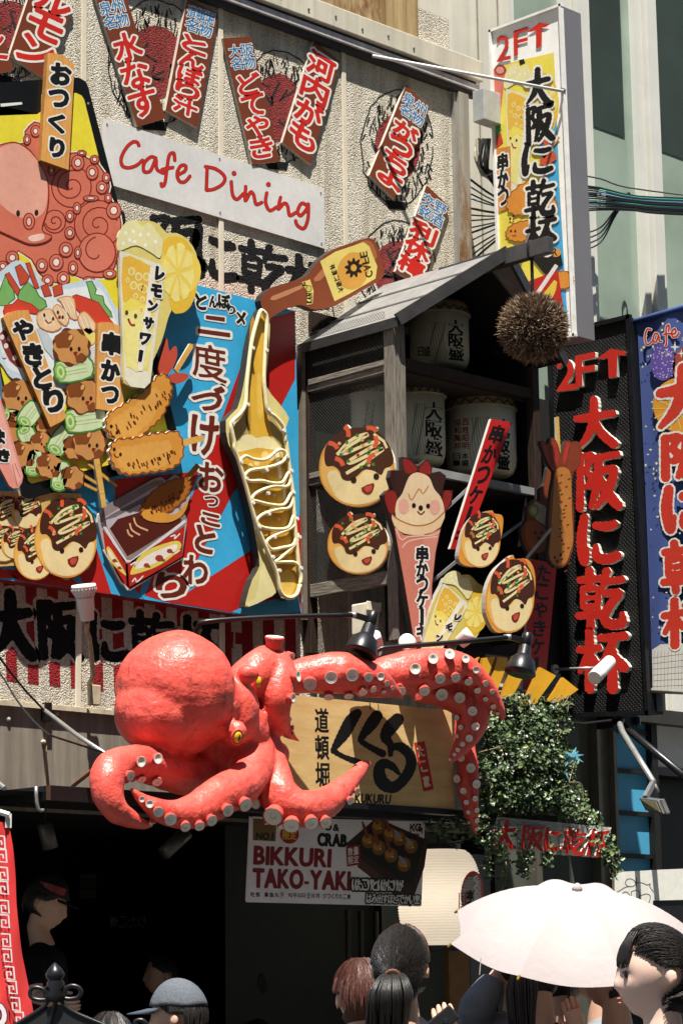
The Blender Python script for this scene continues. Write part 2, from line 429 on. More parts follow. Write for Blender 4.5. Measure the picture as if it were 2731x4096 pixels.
    def brush(s, strokes, mat, grow=0, step=4.0, dl=0, depth=0, smooth=5, fray=0):
        """free strokes in photo pixels, (x, y, radius)"""
        st = [cr(q, smooth) if len(q) > 2 else q for q in strokes]; a = np.array([p for q in st for p in q])
        R = a[:, 2].max()+grow+step*2; xs = np.arange(a[:, 0].min()-R, a[:, 0].max()+R, step); ys = np.arange(a[:, 1].min()-R, a[:, 1].max()+R, step)
        X, Y = np.meshgrid(xs, ys); Fv = stroke_field(st, X, Y)-grow
        if fray: Fv = Fv+fray*np.sin(X*.31+Y*.13)*np.sin(Y*.27-X*.19)
        polys, segs = march(Fv, xs, ys); h = s.h(dl)+depth; vs = []; fs = []
        for p in polys:
            b = len(vs); vs += [s.pl.pt(*q, h) for q in p]; fs.append(list(range(b, b+len(p))))
        s.mb.add(vs, fs, s.mi(mat)); return s
    def build(s, name, parent):
        if not s.mb.v: return None
        return s.mb.build(name, s.mats, parent)
def slab(name, pts, plane, th, mats, parent, smooth=0, lift=0):
    """cut-out board: outline in photo pixels on a plane, thickness going back; mats = (face, edge)"""
    if smooth: pts = cr([p[:2] for p in pts], smooth, True)
    k = len(pts); f = [plane.pt(p[0], p[1], lift) for p in pts]; b = [v-plane.n*th for v in f]; t = tri(pts)
    fs = list(t)+[tuple(k+i for i in reversed(q)) for q in t]+[(i, (i+1) % k, k+(i+1) % k, k+i) for i in range(k)]
    mi = [0]*len(t)+[1]*(len(t)+k)
    return mesh(name, f+b, fs, list(mats), parent, mi)
def inset(pts, d):
    """offset a closed outline (photo pixels) inward by d"""
    P = [np.array(p[:2], float) for p in pts]; k = len(P); ar = sum(P[i][0]*P[(i+1) % k][1]-P[(i+1) % k][0]*P[i][1] for i in range(k)); sg = 1 if ar > 0 else -1
    out = []
    for i in range(k):
        a, b, c = P[i-1], P[i], P[(i+1) % k]; d1 = (b-a)/(np.hypot(*(b-a))+1e-9); d2 = (c-b)/(np.hypot(*(c-b))+1e-9)
        n = np.array([-(d1+d2)[1], (d1+d2)[0]]); l = np.hypot(*n); n = n/l if l > 1e-6 else np.array([0., 0]); out.append(tuple(b+n*d*sg))
    return out
def scallop(pts, amp, wl):
    """resample an outline and push it in and out in round crumbs"""
    P = [np.array(p[:2], float) for p in pts]; P.append(P[0]); out = []; acc = 0
    for a, b in zip(P[:-1], P[1:]):
        L = np.hypot(*(b-a)); n = max(1, int(L/(wl/5)))
        for i in range(n): out.append((a+(b-a)*i/n, acc+L*i/n))
        acc += L
    k = max(3, round(acc/wl)); pts2 = [tuple(p) for p, s in out]; inn = inset(pts2, 1.0)
    return [(p[0]-(q[0]-p[0])*amp*(abs(math.sin(math.pi*s/acc*k))-.6), p[1]-(q[1]-p[1])*amp*(abs(math.sin(math.pi*s/acc*k))-.6)) for p, q, (_, s) in zip(pts2, inn, out)]
def standoffs(parent, plane, spots, length, mat):
    for px, py in spots:
        p = plane.pt(px, py, -.004); MB().tube([p, p-plane.n*length], .007, 8).build('standoff', mat, parent)
# =================================================================== setting: ground
GM = MT('asphalt', (.075, .072, .068), .9, 0, .2, .25, 3, .4, 120)
g = mesh('street', [(-60, -60, 0), (90, -60, 0), (90, 60, 0), (-60, 60, 0)], [(0, 1, 2, 3)], GM); tag(g, kind='structure')

BLK = MT('black_paint', '#17171a', .45, 0, .4, .3, 20)
BLKM = MT('black_metal', '#1c1c1f', .35, .3, .5, .3, 25)
STEEL = MT('zinc_steel', '#9b9b98', .4, .6, .5, .2, 14)
DARKW = wood('dark_shop_wood', '#0d0b0a', '#1c1815', 8)
CREAM = streaky('cream_sheet', '#b9b3a2', '#d2ccba', None, 5)
WHITEM = MT('white_enamel', '#dcdcda', .35, 0, .5, .06, 9)
GREYP = MT('grey_paint', '#8f8f90', .45, .2, .4, .1, 9)

XE = W(1808, 700, 0).x                      # right end of the stucco wall
XL = W(-700, 2000, 0).x                     # left end, outside the picture
ZEAVE = W(1356, 186, .05).z; ZST = W(200, 2830, 0).z; ZCAN = W(195, 3140, .9).z
# =================================================================== stucco building
SB = thing('stucco_building', 'cream rough-stucco building covered with food signs, octopus shop at street level', 'building', (XL, YW, 0))
STU = stucco('stucco_cream', (.69, .645, .55))
mesh('wall', [(XL, YW, ZST), (XE, YW, ZST), (XE, YW, ZEAVE+.5), (XL, YW, ZEAVE+.5)], [(0, 1, 2, 3)], STU, SB)
BAT = MT('cream_batten', '#cfc6b2', .6, 0, .3, .1, 6)
for px, py in ((338, 200), (886, 700), (1380, 600), (-190, 300)):
    x = W(px, py, .012).x
    MB().box((x-.019, YW-.013, ZST), (x+.019, YW-.001, ZEAVE+.2)).build('batten', BAT, SB, bevel=.004)
# eave: dark drip edge, pale flashing, cream band over it
MB().box((XL, YW-.048, ZEAVE-.01), (XE+.20, YW-.002, ZEAVE+.028)).build('drip_edge', MT('dark_flashing', '#2c2826', .6), SB)
MB().box((XL, YW-.062, ZEAVE+.030), (XE+.21, YW-.004, ZEAVE+.078)).build('flashing', streaky('pale_flashing', '#a9a4a4', '#c9c4c4', None, 5), SB, bevel=.004)
MB().box((XL, YW-.045, ZEAVE+.080), (XE+.20, YW-.003, ZEAVE+.100)).build('drip_edge', MT('dark_flashing', '#2c2826', .6), SB)
MB().box((XL, YW-.080, ZEAVE+.102), (XE+.24, YW-.005, ZEAVE+.245)).build('eave_band', CREAM, SB, bevel=.006)
x = W(1100, 40, .14).x; nn = MB()
for i in range(9):
    xx = x-.6+i*.235; MB().lathe((xx, YW-.080, ZEAVE+.155+.02*(i % 2)), (0, -1, 0), [(0, .008), (.006, .008), (.007, .003)], 8).build('rivet', MT('grey_rivet', '#6a665e', .5), SB)
# rounded, rust-stained balcony above the eave
RUSTST = streaky('stained_balcony', '#7d5f3a', '#bfa678', '#6b3d1c', 6, .9)
zb = W(1500, 112, .07).z; xb1 = W(1698, 120, .07).x; xb0 = XL
prof = [(xb0, .07), (xb1-.10, .07)]+[(xb1-.10+.10*math.sin(a), -.03+.10*math.cos(a)) for a in np.linspace(.2, math.pi/2, 7)]+[(xb1, -.2)]
bm_ = MB(); vs = []
for z in (zb, zb+.42): vs += [(x, YW-d, z) for x, d in prof]
k = len(prof); fs = [(i, i+1, k+i+1, k+i) for i in range(k-1)]
bm_.add(vs, fs, 0); bm_.add([(x, YW-d, zb) for x, d in prof]+[(xb0, YW+.2, zb)], [tuple(range(k, -1, -1))], 0)
bal = bm_.build('balcony', [RUSTST], SB)
MB().box((xb0, YW-.09, zb+.43), (xb1-.14, YW-.02, zb+.50)).build('balcony_ledge', MT('brown_ledge', '#3a2a20', .7), SB)
mesh('balcony_cap', [(xb0, YW-.02, zb+.50), (xb1-.1, YW-.02, zb+.50), (xb1-.1, YW-.02, zb+2.2), (xb0, YW-.02, zb+2.2)], [(0, 1, 2, 3)], streaky('stained_wall', '#8d7c60', '#b5a683', '#6a4426', 5), SB)
MB().box((xb1-.26, YW-.08, zb+.51), (xb1-.10, YW-.025, zb+.95)).build('balcony_post', streaky('stained_wall', '#8d7c60', '#b5a683', '#6a4426', 5), SB)
# steel corner channel with rust
RUSTY = streaky('rusty_channel', '#8f8a80', '#b9b3a6', '#7d5a38', 4, .55, .25)
zc0 = W(1850, 2300, .05).z
MB().box((XE, YW-.03, zc0), (XE+.022, YW+.2, ZEAVE-.012)).build('corner_post', MT('bright_steel_edge', '#a7a49d', .4, .5), SB)
MB().box((XE+.023, YW-.055, zc0), (XE+.115, YW+.2, ZEAVE-.012)).build('corner_channel', RUSTY, SB)
# weathered sheet band between stucco and canopy
GRB = streaky('grey_band', '#6f675c', '#8f877a', None, 7, .75)
gb = mesh('band_panel', [(XL, YW+.012, ZCAN-.05), (XE+.1, YW+.012, ZCAN-.05), (XE+.1, YW+.012, ZST+.002), (XL, YW+.012, ZST+.002)], [(0, 1, 2, 3)], GRB, SB)
MB().box((XL, YW-.018, ZST-.012), (XE, YW+.011, ZST+.012)).build('band_edge', MT('stucco_lip', '#b8ad95', .9, var=.3), SB)
x = W(X_.p(560, 1400)[0], 2950, 0).x
MB().box((x-.004, YW+.006, ZCAN), (x+.004, YW+.0115, ZST-.013)).build('band_seam', MT('dirty_seam', '#94835f', .8), SB)
scr = MB()
for q in ('110,1105', '680,1040', '1310,1035', '525,1375'):
    p = X_(q)[0]; c = W(*p, 0); MB().lathe(c+Vector((0, .012, 0)), (0, -1, 0), [(0, .014), (.012, .012), (.016, .006)], 8).build('bolt_cap', MT('pale_caulk', '#b5ad9e', .8), SB)
# canopy over the shop front
can = W(195, 3140, .9); XC = can.x; XSH = W(2120, 3400, .3).x
XCE = W(2230, 3260, .9).x  # right end stretched behind the ivy to shade the lantern
MB().box((XC, YW-.90, ZCAN-.075), (XCE, YW-.87, ZCAN+.0)).build('canopy_edge', BLKM, SB, bevel=.003)
MB().box((XC, YW-.868, ZCAN-.075), (XC+.03, YW+.0, ZCAN-.002)).build('canopy_edge', BLKM, SB)
mesh('canopy_deck', [(XC+.02, YW-.88, ZCAN-.02), (XCE, YW-.88, ZCAN-.02), (XCE, YW+.01, ZCAN-.02), (XC+.02, YW+.01, ZCAN-.02)], [(0, 1, 2, 3)], BLK, SB)
p = W(*X_.p(573, 1900), .9); MB().box((p.x-.012, YW-.903, ZCAN-.072), (p.x+.012, YW-.899, ZCAN-.004)).build('canopy_joint', MT('rust_joint', '#4a2f20', .8), SB)
zf, zt = .12, ZCAN-.03; yb = YW+2.6; xl = XL
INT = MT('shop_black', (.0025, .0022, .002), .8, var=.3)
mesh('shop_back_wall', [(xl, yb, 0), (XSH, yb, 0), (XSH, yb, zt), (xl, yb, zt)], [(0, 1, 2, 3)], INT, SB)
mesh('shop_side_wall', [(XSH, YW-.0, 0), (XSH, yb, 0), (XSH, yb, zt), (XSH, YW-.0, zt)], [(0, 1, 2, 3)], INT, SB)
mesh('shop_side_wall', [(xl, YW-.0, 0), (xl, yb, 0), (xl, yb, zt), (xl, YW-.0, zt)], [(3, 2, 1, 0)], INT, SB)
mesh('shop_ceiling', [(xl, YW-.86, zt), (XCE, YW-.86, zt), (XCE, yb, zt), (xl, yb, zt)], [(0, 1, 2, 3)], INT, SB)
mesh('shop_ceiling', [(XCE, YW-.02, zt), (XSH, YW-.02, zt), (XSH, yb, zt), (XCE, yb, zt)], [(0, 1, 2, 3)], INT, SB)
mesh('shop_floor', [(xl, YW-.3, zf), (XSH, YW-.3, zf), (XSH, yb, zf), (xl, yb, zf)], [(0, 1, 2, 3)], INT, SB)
mesh('roof', [(XL, YW-.1, zb+2.2), (XE+.1, YW-.1, zb+2.2), (XE+.1, YW+6, zb+2.2), (XL, YW+6, zb+2.2)], [(0, 1, 2, 3)], BLK, SB)
mesh('side_wall', [(XL, YW, 0), (XL, YW+6, 0), (XL, YW+6, zb+2.2), (XL, YW, zb+2.2)], [(0, 1, 2, 3)], CREAM, SB)
# shop front: glazed door leaf with upright bars, counter
for i, xx in enumerate((1388, 1440, 1500)):
    p = W(xx, 3800, .25); MB().box((p.x-.012, YW-.27, .1), (p.x+.012, YW-.245, W(xx, 3640+i*3, .25).z)).build('door_bar', MT('dull_bar', '#3a3734', .35, .6), SB, bevel=.004)
a = W(-60, 3900, .35); b = W(680, 3900, .35)
MB().box((a.x, YW-.36, .1), (b.x, YW+.25, 1.02)).build('counter', DARKW, SB, bevel=.01)
p = W(1788, 3800, .3); q = W(1871, 3800, .3)
MB().box((p.x, YW-.31, 0), (q.x, YW-.28, ZCAN-.3)).build('ochre_panel', MT('ochre_board', '#6b4818', .6, var=.2), SB)
q2 = W(1960, 3800, .3); MB().box((q.x+.004, YW-.312, 0), (q2.x, YW-.28, ZCAN-.2)).build('grey_panel', MT('slate_board', '#4d4d50', .6), SB)

# striped wall painting with big black characters (lower wall)
red = stucco('stucco_red', (.36, .030, .038)); blk = stucco('stucco_black', (.016, .016, .018)); mpl = WP(0.0)
a = Art(mpl, .0015)
for i in range(-1, 17):
    x0 = X_.p(80+i*253, 0)[0]; x1 = x0+44; yb_ = X_.p(0, 655+i*27)[1]
    if x1 > 1195: break
    a.poly([(x0-12, 2290), (x1-12, 2290), (x1, yb_+6), (x0, yb_)], red)
a.poly(G_('65,1300 160,1310 160,1380 65,1372'), red, dl=.3); a.poly(G_('0,1290 55,1300 50,1400 0,1395'), red, dl=.3)
a.up()
LET = [('大', F_('-60,1040 190,1060 215,1470 -40,1440')), ('阪', F_('215,1085 480,1110 505,1480 240,1460')), ('に', F_('545,1160 790,1190 790,1490 560,1480')), ('乾', F_('800,1160 1085,1200 1090,1520 815,1500')), ('杯', F_('1110,1190 1370,1225 1370,1540 1110,1520'))]
for c, q in LET: a.ch(c, q, blk, bold=.012, out=.05, omat=STU, brush=True, n=60)
a.build('wall_painting', SB)
# upper wall lettering and lantern drawings, painted straight on the stucco
a = Art(mpl, .0015)
for c, q in (('大', O_('235,478 318,500 318,640 232,628')), ('阪', O_('335,490 462,497 470,620 335,600')), ('に', O_('440,505 545,545 545,655 445,635')), ('乾', O_('545,545 660,575 655,690 545,660')), ('杯', O_('655,580 780,610 780,705 660,690'))):
    a.ch(c, q, blk, bold=.008, brush=True, n=60)
ink = stucco('stucco_ink', (.045, .043, .042)); redf = stucco('stucco_faded_red', (.30, .055, .055))
def lantern(cx, cy, rx, ry, seed, txt=None):
    R_2 = random.Random(seed)
    a.ell(cx, cy, rx*.66, ry*.62, redf, dl=0)
    for j in range(170):                                   # scratchy ink hatching
        t = R_2.uniform(0, 6.283); rr = R_2.uniform(.68, .98); x = cx+rx*rr*math.cos(t); y = cy+ry*rr*math.sin(t)
        if abs(math.sin(t)) < .35 and R_2.random() < .5: continue
        dx, dy = R_2.uniform(-14, 14), R_2.uniform(18, 42)
        a.line([(x, y), (x+dx, y+dy)], R_2.uniform(3, 7), ink, dl=.5)
    for r in (1.04,):
        a.line([(cx+rx*r*math.cos(t)+R_2.uniform(-5, 5), cy+ry*r*math.sin(t)+R_2.uniform(-5, 5)) for t in np.linspace(0, 6.1, 46)], 5, ink, dl=.8)
    for j in range(9):
        x = cx+R_2.uniform(-.5, .5)*rx; y = cy+R_2.uniform(-.5, .5)*ry
        a.line([(x, y), (x+R_2.uniform(-50, 50), y+R_2.uniform(-30, 60)), (x+R_2.uniform(-40, 40), y+R_2.uniform(0, 90))], 11, ink, dl=1)
    a.poly([(cx-.33*rx, cy+.95*ry), (cx+.30*rx, cy+1.0*ry), (cx+.25*rx, cy+1.14*ry), (cx-.25*rx, cy+1.12*ry)], blk, dl=1.2)
lantern(40, 120, 150, 190, 1); lantern(620, 250, 180, 240, 2); lantern(1110, 430, 150, 220, 3); lantern(1588, 590, 138, 220, 4); lantern(1590, 1080, 150, 190, 5)
a.build('painted_letters', SB)
mu = SB.children[-1]

# =================================================================== neighbour building (aluminium window front)
YB = YW+.30; PB = Plane((0, YB, 0), (0, -1, 0)); PBf = Plane((0, YB-.06, 0), (0, -1, 0))
NB = thing('office_building', 'pale building with tall green-grey windows in white aluminium frames', 'building', (XE, YB, 0))
XR = XE+9; x0 = XE-1.6; ZT = ZEAVE+6
def xat(px, py=500, pl=PB): return pl.pt(px, py).x
zwin0 = PB.pt(2400, 2820).z
CRW = streaky('cream_cladding', '#c9c4b4', '#ddd8c8', None, 3, .6)
mesh('wall', [(x0, YB+.16, 0), (XR, YB+.16, 0), (XR, YB+.16, ZT), (x0, YB+.16, ZT)], [(0, 1, 2, 3)], MT('dark_inner', '#202422', .8), NB)
xa, xb_ = xat(2040), xat(2056)
MB().box((x0, YB-.02, zwin0), (xa, YB+.1, ZT)).build('cladding', CRW, NB)
for px in (1908, 1990):
    x = xat(px); MB().box((x-.006, YB-.026, zwin0), (x+.006, YB-.019, ZT)).build('cladding_joint', MT('joint_grey', '#8d8878', .7), NB)
ALU = MT('white_aluminium', '#d9d8d0', .4, .1, .4, .06, 4)
pane_e = [(2058, 2262), (2362, 2550), (2632, 2830), (2905, 3100)]
GL = glassm('window_glass', '#93a396', .08, .45)
for i, (p0, p1) in enumerate(pane_e):
    xa, xb_ = xat(p0), xat(p1)
    mesh('window_pane', [(xa, YB+.05, zwin0), (xb_, YB+.05, zwin0), (xb_, YB+.05, ZT), (xa, YB+.05, ZT)], [(0, 1, 2, 3)], GL, NB)
    nxt = xat(pane_e[i+1][0]) if i+1 < len(pane_e) else XR
    m = MB(); wd = nxt-xb_
    for f0, f1, d in ((0, .30, .01), (.30, .40, -.02), (.40, .78, .045), (.78, .86, -.02), (.86, 1.0, .02)):
        m.box((xb_+wd*f0, YB-d, zwin0), (xb_+wd*f1-.002, YB+.12, ZT))
    m.build('mullion', ALU, NB)
m = MB()
for f0, f1, d in ((0, .4, .01), (.4, .6, -.02), (.6, 1.0, .02)):
    a0, a1 = xat(2022), xat(2058); m.box((a0+(a1-a0)*f0, YB-d, zwin0), (a0+(a1-a0)*f1-.002, YB+.12, ZT))
m.build('mullion', ALU, NB)
for (p0, p1, o, h) in ((2375, 2535, .35, 2.0), (2640, 2800, .2, 2.6)):        # blinds / ceiling seen through the panes
    xa, xb_ = xat(p0), xat(p1); zz = PB.pt(2450, 520).z
    mesh('blind', [(xa+.01, YB+.045, zz), (xb_-.01-.05, YB+.045, zz), (xb_-.01-.05, YB+.045, zz+h), (xa+.01, YB+.045, zz+h)], [(0, 1, 2, 3)], glassm('dark_glass', '#3a4440', .06, .45), NB)
# storefront under the windows
xs0, xs1 = xat(2090, 3200), xat(2440, 3200)
MB().box((x0+.6, YB-.10, zwin0-.10), (XR, YB+.1, zwin0-.002)).build('lintel', MT('dark_lintel', '#34332f', .5), NB)
mesh('shop_pane', [(x0+1.2, YB+.06, 0), (xs1, YB+.06, 0), (xs1, YB+.06, zwin0-.1), (x0+1.2, YB+.06, zwin0-.1)], [(0, 1, 2, 3)], glassm('smoked_glass', '#565a52', .08, .45), NB)
for p0, p1, d in ((2385, 2398, .02), (2399, 2436, .0), (2437, 2448, .05), (2449, 2458, .02), (2140, 2152, .02), (2120, 2133, .04)):
    a0, a1 = xat(p0, 3200), xat(p1, 3200)
    MB().box((a0, YB-d, 0), (a1, YB+.058, zwin0-.102)).build('door_post', MT('bronze_frame', '#8a8478', .3, .7, .5, .2, 5), NB)
BLUE = MT('blue_panel', '#4d9ec4', .35, 0, .45, .08, 4)
ys = [2770, 2925, 3082, 3250, 3420, 3700]
for i in range(5):
    a0, a1 = xat(2462, 3200), xat(2598, 3200); z1 = PB.pt(2530, ys[i]+6).z; z0 = PB.pt(2530, ys[i+1]-6).z
    MB().box((a0, YB+.02, z0), (a1, YB+.05, z1)).build('blue_pane', BLUE, NB)
    MB().box((a0, YB-.01, z0-.032), (a1, YB+.055, z0-.002)).build('glazing_bar', MT('dark_bar', '#2a2826', .4, .4), NB)
a0, a1 = xat(2599, 3200), xat(2622, 3200); MB().box((a0, YB-.03, 0), (a1, YB+.056, zwin0-.102)).build('door_post', MT('dark_bar', '#2a2826', .4, .4), NB)
zz = PB.pt(2660, 3070).z
MB().box((a1+.002, YB-.015, zz), (XR, YB+.05, zwin0-.102)).build('white_panel', MT('white_wall', '#cfcdc8', .7, var=.06), NB)
MB().box((a1+.002, YB-.03, zz-.06), (XR, YB+.05, zz-.002)).build('panel_trim', BLK, NB)
mesh('dark_entrance', [(a1+.002, YB+.15, 0), (XR, YB+.15, 0), (XR, YB+.15, zz-.06), (a1+.002, YB+.15, zz-.06)], [(0, 1, 2, 3)], BLK, NB)  # black sheet standing in for the dark of the opening
mesh('roof', [(x0, YB-.1, ZT), (XR, YB-.1, ZT), (XR, YB+6, ZT), (x0, YB+6, ZT)], [(0, 1, 2, 3)], BLK, NB)
# the other side of the street (unseen block added for reflections and to limit sky light)
OB = thing('street_block', 'unseen grey block added across the street', 'building', (-20, -8, 0))
m = MB(); m.box((-25, -16, 0), (45, -8, 24)); m.build('wall', MT('grey_render', (.20, .19, .17), .8), OB)
for i in range(14):
    for j in range(6):
        mesh('window', [(-23+i*4.8, -7.99, 1.2+j*3.4), (-20+i*4.8, -7.99, 1.2+j*3.4), (-20+i*4.8, -7.99, 3.2+j*3.4), (-23+i*4.8, -7.99, 3.2+j*3.4)], [(3, 2, 1, 0)], GL, OB)
# =================================================================== boards on the stucco wall
BRN = '#7d3c22'; RED = '#d3281f'; WHT = '#f4f0e6'; BLU = '#2f7fbb'
EDGE = MT('board_edge', '#b7b0a2', .7, var=.2)
def plaque(label, outer, name='menu_plaque', cat='sign', th=.023, col=None, blue=None, main=None, grp='brown menu plaques on the stucco', d=None):
    d = th+.002 if d is None else d
    pl = WP(d); c = pl.pt(*[sum(p[i] for p in outer)/len(outer) for i in (0, 1)])
    t = thing(name, label, cat, c, grp)
    face = PR(BRN, .42, .4) if col is None else col
    slab('board', outer, pl, th, (face, EDGE if col is None else face), t)
    a = Art(pl)
    if blue:
        for rows, q in blue: a.grid(rows, q, BLU, gap=.03, bold=.015, out=.055, omat=WHT, n=30)
    if main:
        for rows, q, wts in main: a.grid(rows, q, RED, gap=.03, wts=wts, bold=.035, out=.065, omat=WHT, n=34)
    a.build('lettering', t); return t
plaque('brown plaque cut off at the top left corner of the picture', A_('-170,-60 -60,-90 85,440 -20,465'), main=[(['し', 'ト'], qc(A_.p(-50, 150), A_.p(10, 430), (70, -18)), None)])
plaque('brown plaque ending in red characters above the wooden otsukuri tag', A_('190,-40 465,40 275,492 62,345'), main=[(['ル', 'モ', 'ン'], qc(A_.p(375, -75), A_.p(200, 400), (135, 62)), None)])
plaque('long brown plaque for pickled eggplant left of the chef drawing', A_('586,-70 775,-70 1042,742 862,795'), blue=[(['泉州', '名物'], qc(A_.p(688, 0), A_.p(745, 175), (98, -20)))], main=[(['水', 'な', 'す'], qc(A_.p(775, 205), A_.p(925, 728), (108, -30)), None)])
plaque('brown plaque leaning right for soup, left of two crossing plaques', A_('1175,-8 1368,88 1240,800 1040,690'), blue=[(['道頓堀', '名物'], qc(A_.p(1268, 55), A_.p(1240, 215), (108, 38)))], main=[(['と', 'ん', 'ぼ', 'り', '汁'], qc(A_.p(1228, 235), A_.p(1155, 715), (98, 40)), None)])
plaque('upright brown plaque for stewed beef tendon, over the right of the cafe sign', B_('-15,240 165,230 342,1012 172,1030'), blue=[(['大阪', '名物'], qc(B_.p(95, 275), B_.p(120, 435), (100, -8)))], main=[(['ど', 'て', 'や', 'き'], qc(B_.p(140, 460), B_.p(243, 990), (92, -16)), None)])
plaque('brown plaque with only large red characters, beside the stucco batten', B_('558,255 718,385 535,1030 360,892'), main=[(['河', '内', 'が', 'も'], qc(B_.p(620, 345), B_.p(470, 925), (105, 66)), None)])
plaque('brown plaque for goby fish on the right panel of the stucco', B_('1135,530 1280,678 1062,1250 905,1098'), blue=[(['泉州', '名物'], qc(B_.p(1198, 615), B_.p(1160, 755), (92, 66)))], main=[(['が', 'っ', 'ち', 'ょ'], qc(B_.p(1148, 775), B_.p(1020, 1165), (92, 72)), None)])
plaque('brown plaque for local sake, partly behind the hut roof', B_('1262,1160 1405,1295 1230,1800 1070,1700'), blue=[(['交野', '銘酒'], qc(B_.p(1322, 1245), B_.p(1280, 1390), (96, 62)))], main=[(['利', '休', '梅'], qc(B_.p(1262, 1405), B_.p(1150, 1720), (100, 62)), None)])

# white "Cafe Dining" board
pl = WP(.018); o4 = A_('648,738')+B_('622,1182 625,1568')+A_('742,1172')
o4 = [A_.p(648, 738), B_.p(620, 1180), B_.p(626, 1560), A_.p(632, 1140)]
cf = thing('cafe_sign', 'white board reading Cafe Dining in red script', 'sign', pl.pt(860, 750))
slab('board', o4, pl, .016, (PR('#e6e4e2', .4), EDGE), cf)
a = Art(pl)
def script(strs, cv, r): return [[(*p, r) for p in cv(s)] for s in strs]
st = script(['872,912 862,893 835,890 795,925 762,990 770,1040 810,1052 860,1035 895,1005', '978,990 945,985 905,1025 905,1075 945,1070 978,1000 985,1060 1025,1085', '1098,1005 1090,960 1062,975 1048,1060 1035,1150 1018,1168 1012,1152', '1018,1062 1085,1050', '1112,1098 1160,1072 1165,1040 1135,1040 1112,1085 1125,1135 1160,1140 1192,1105', '1300,1045 1295,1190', '1290,1045 1355,1060 1408,1105 1400,1150 1345,1185 1298,1192'], A_, 5.5)
st += script(['40,1140 48,1220 75,1250 115,1215', '130,1170 128,1258 160,1205 180,1222 195,1280 230,1270', '262,1210 255,1270 280,1320 320,1300', '348,1238 335,1310 370,1275 392,1290 405,1350 440,1335', '515,1290 480,1275 455,1325 475,1352 512,1310 522,1282 520,1370 495,1432 455,1415 443,1385'], B_, 5.5)
st += [[(*A_.p(1468, 1086), 8), (*A_.p(1469, 1088), 8)], [(*B_.p(272, 1156), 8), (*B_.p(273, 1158), 8)]]
a.brush(st, '#7d1a16', grow=1.6, step=2.6); a.up(); a.brush(st, '#cf2a1e', step=2.6)
a.build('lettering', cf)
sc_ = MB()
for p in A_('672,778 1378,995 1380,1332')+B_('600,1208 604,1525'): sc_.lathe(pl.pt(*p), (0, -1, 0), [(0, .006), (.004, .005)], 8)
sc_.build('screws', STEEL, cf)

# =================================================================== red-and-blue ray panel
DP = .10; pp = WP(DP)
RAYB = PR('#3fb2e6', .35, .45); RAYR = PR('#c0241f', .35, .45)
rp = thing('ray_panel', 'big light-blue panel with red rays and a no-double-dipping notice', 'sign', pp.pt(600, 2300))
out = [(-330, 990), E_.p(430, 90), E_.p(930, 222), E_.p(1300, 325), (1207, 2448), F_.p(1568, 1198), F_.p(740, 1068), F_.p(0, 965), (-330, 2270)]
slab('panel', out, pp, DP-.002, (RAYB, PR('#a02420')), rp)
a = Art(pp)
# rays fan out from about the sauce tray
a.poly([E_.p(1300, 325), E_.p(1300, 930), E_.p(1130, 1260), F_.p(1570, 300), F_.p(1460, 430), F_.p(1090, 1122), F_.p(880, 1060), F_.p(700, 900), F_.p(1200, 460), E_.p(640, 1300), E_.p(830, 770), E_.p(1010, 400)], RAYR)
a.up()
a.poly([F_.p(1465, 430), F_.p(1310, 960), F_.p(1568, 790), G_.p(310, 780), G_.p(460, 560), G_.p(460, -100)], RAYB)
a.poly([(1203, 2060), (1206, 2446), F_.p(1460, 1175), F_.p(1085, 1115), F_.p(1300, 965), F_.p(1568, 790), G_.p(185, 760)], RAYR, dl=1)
a.poly([(1190, 2380), (1206, 2448), F_.p(1545, 1192), F_.p(1455, 1172), F_.p(1550, 1130)], RAYB, dl=2)
a.poly(F_('720,340 940,320 1250,290 1200,420 1000,700 730,660'), RAYR, dl=1)
a.poly(F_('0,890 120,960 -40,960 -100,880'), RAYR, dl=1); a.poly(F_('30,900 470,960 600,700 540,470 600,700 700,960 735,1066 470,1030 110,975'), RAYR, dl=1)
a.poly(F_('600,680 745,1066 700,1058 520,500 560,470'), RAYB, dl=2); a.poly(F_('455,962 500,1000 520,985 500,950'), RAYB, dl=2); a.poly(F_('960,940 900,1090 880,1060 890,1000'), RAYB, dl=2)
a.up(3)
DKR = '#6a2418'
for c, q in (('と', E_('395,165 510,175 500,310 430,305')), ('ん', E_('530,185 605,195 600,295 535,285')), ('ぼ', E_('612,165 715,185 700,305 620,290')), ('り', E_('700,260 770,290 750,360 700,345')), ('メ', E_('765,305 865,345 845,455 780,430'))):
    a.ch(c, q, '#141414', bold=.055, out=.10, omat=WHT, n=30)
ND = [('一', E_('500,360 672,380 672,420 500,395'), .0), ('一', E_('430,480 720,520 720,560 430,520'), .0), ('度', E_('385,605 675,650 690,975 385,895'), .012), ('づ', E_('360,1030 665,1005 650,1220 410,1200'), .035), ('け', F_('1205,-65 1375,-45 1345,195 1205,170'), .035), ('お', F_('1255,230 1400,255 1395,430 1250,400'), .035), ('っ', F_('1285,440 1370,455 1365,520 1285,500'), .03), ('こ', F_('1265,545 1382,575 1375,640 1265,610'), .05), ('と', F_('1235,625 1360,670 1325,810 1225,780'), .05), ('わ', F_('1155,815 1300,830 1300,1010 1150,985'), .035), ('り', F_('990,925 1165,950 1165,1090 980,1075'), .05)]
for c, q, b in ND: a.ch(c, q, DKR, bold=b, out=.085 if c != '一' else .075, omat=WHT, n=40)
a.build('print', rp)

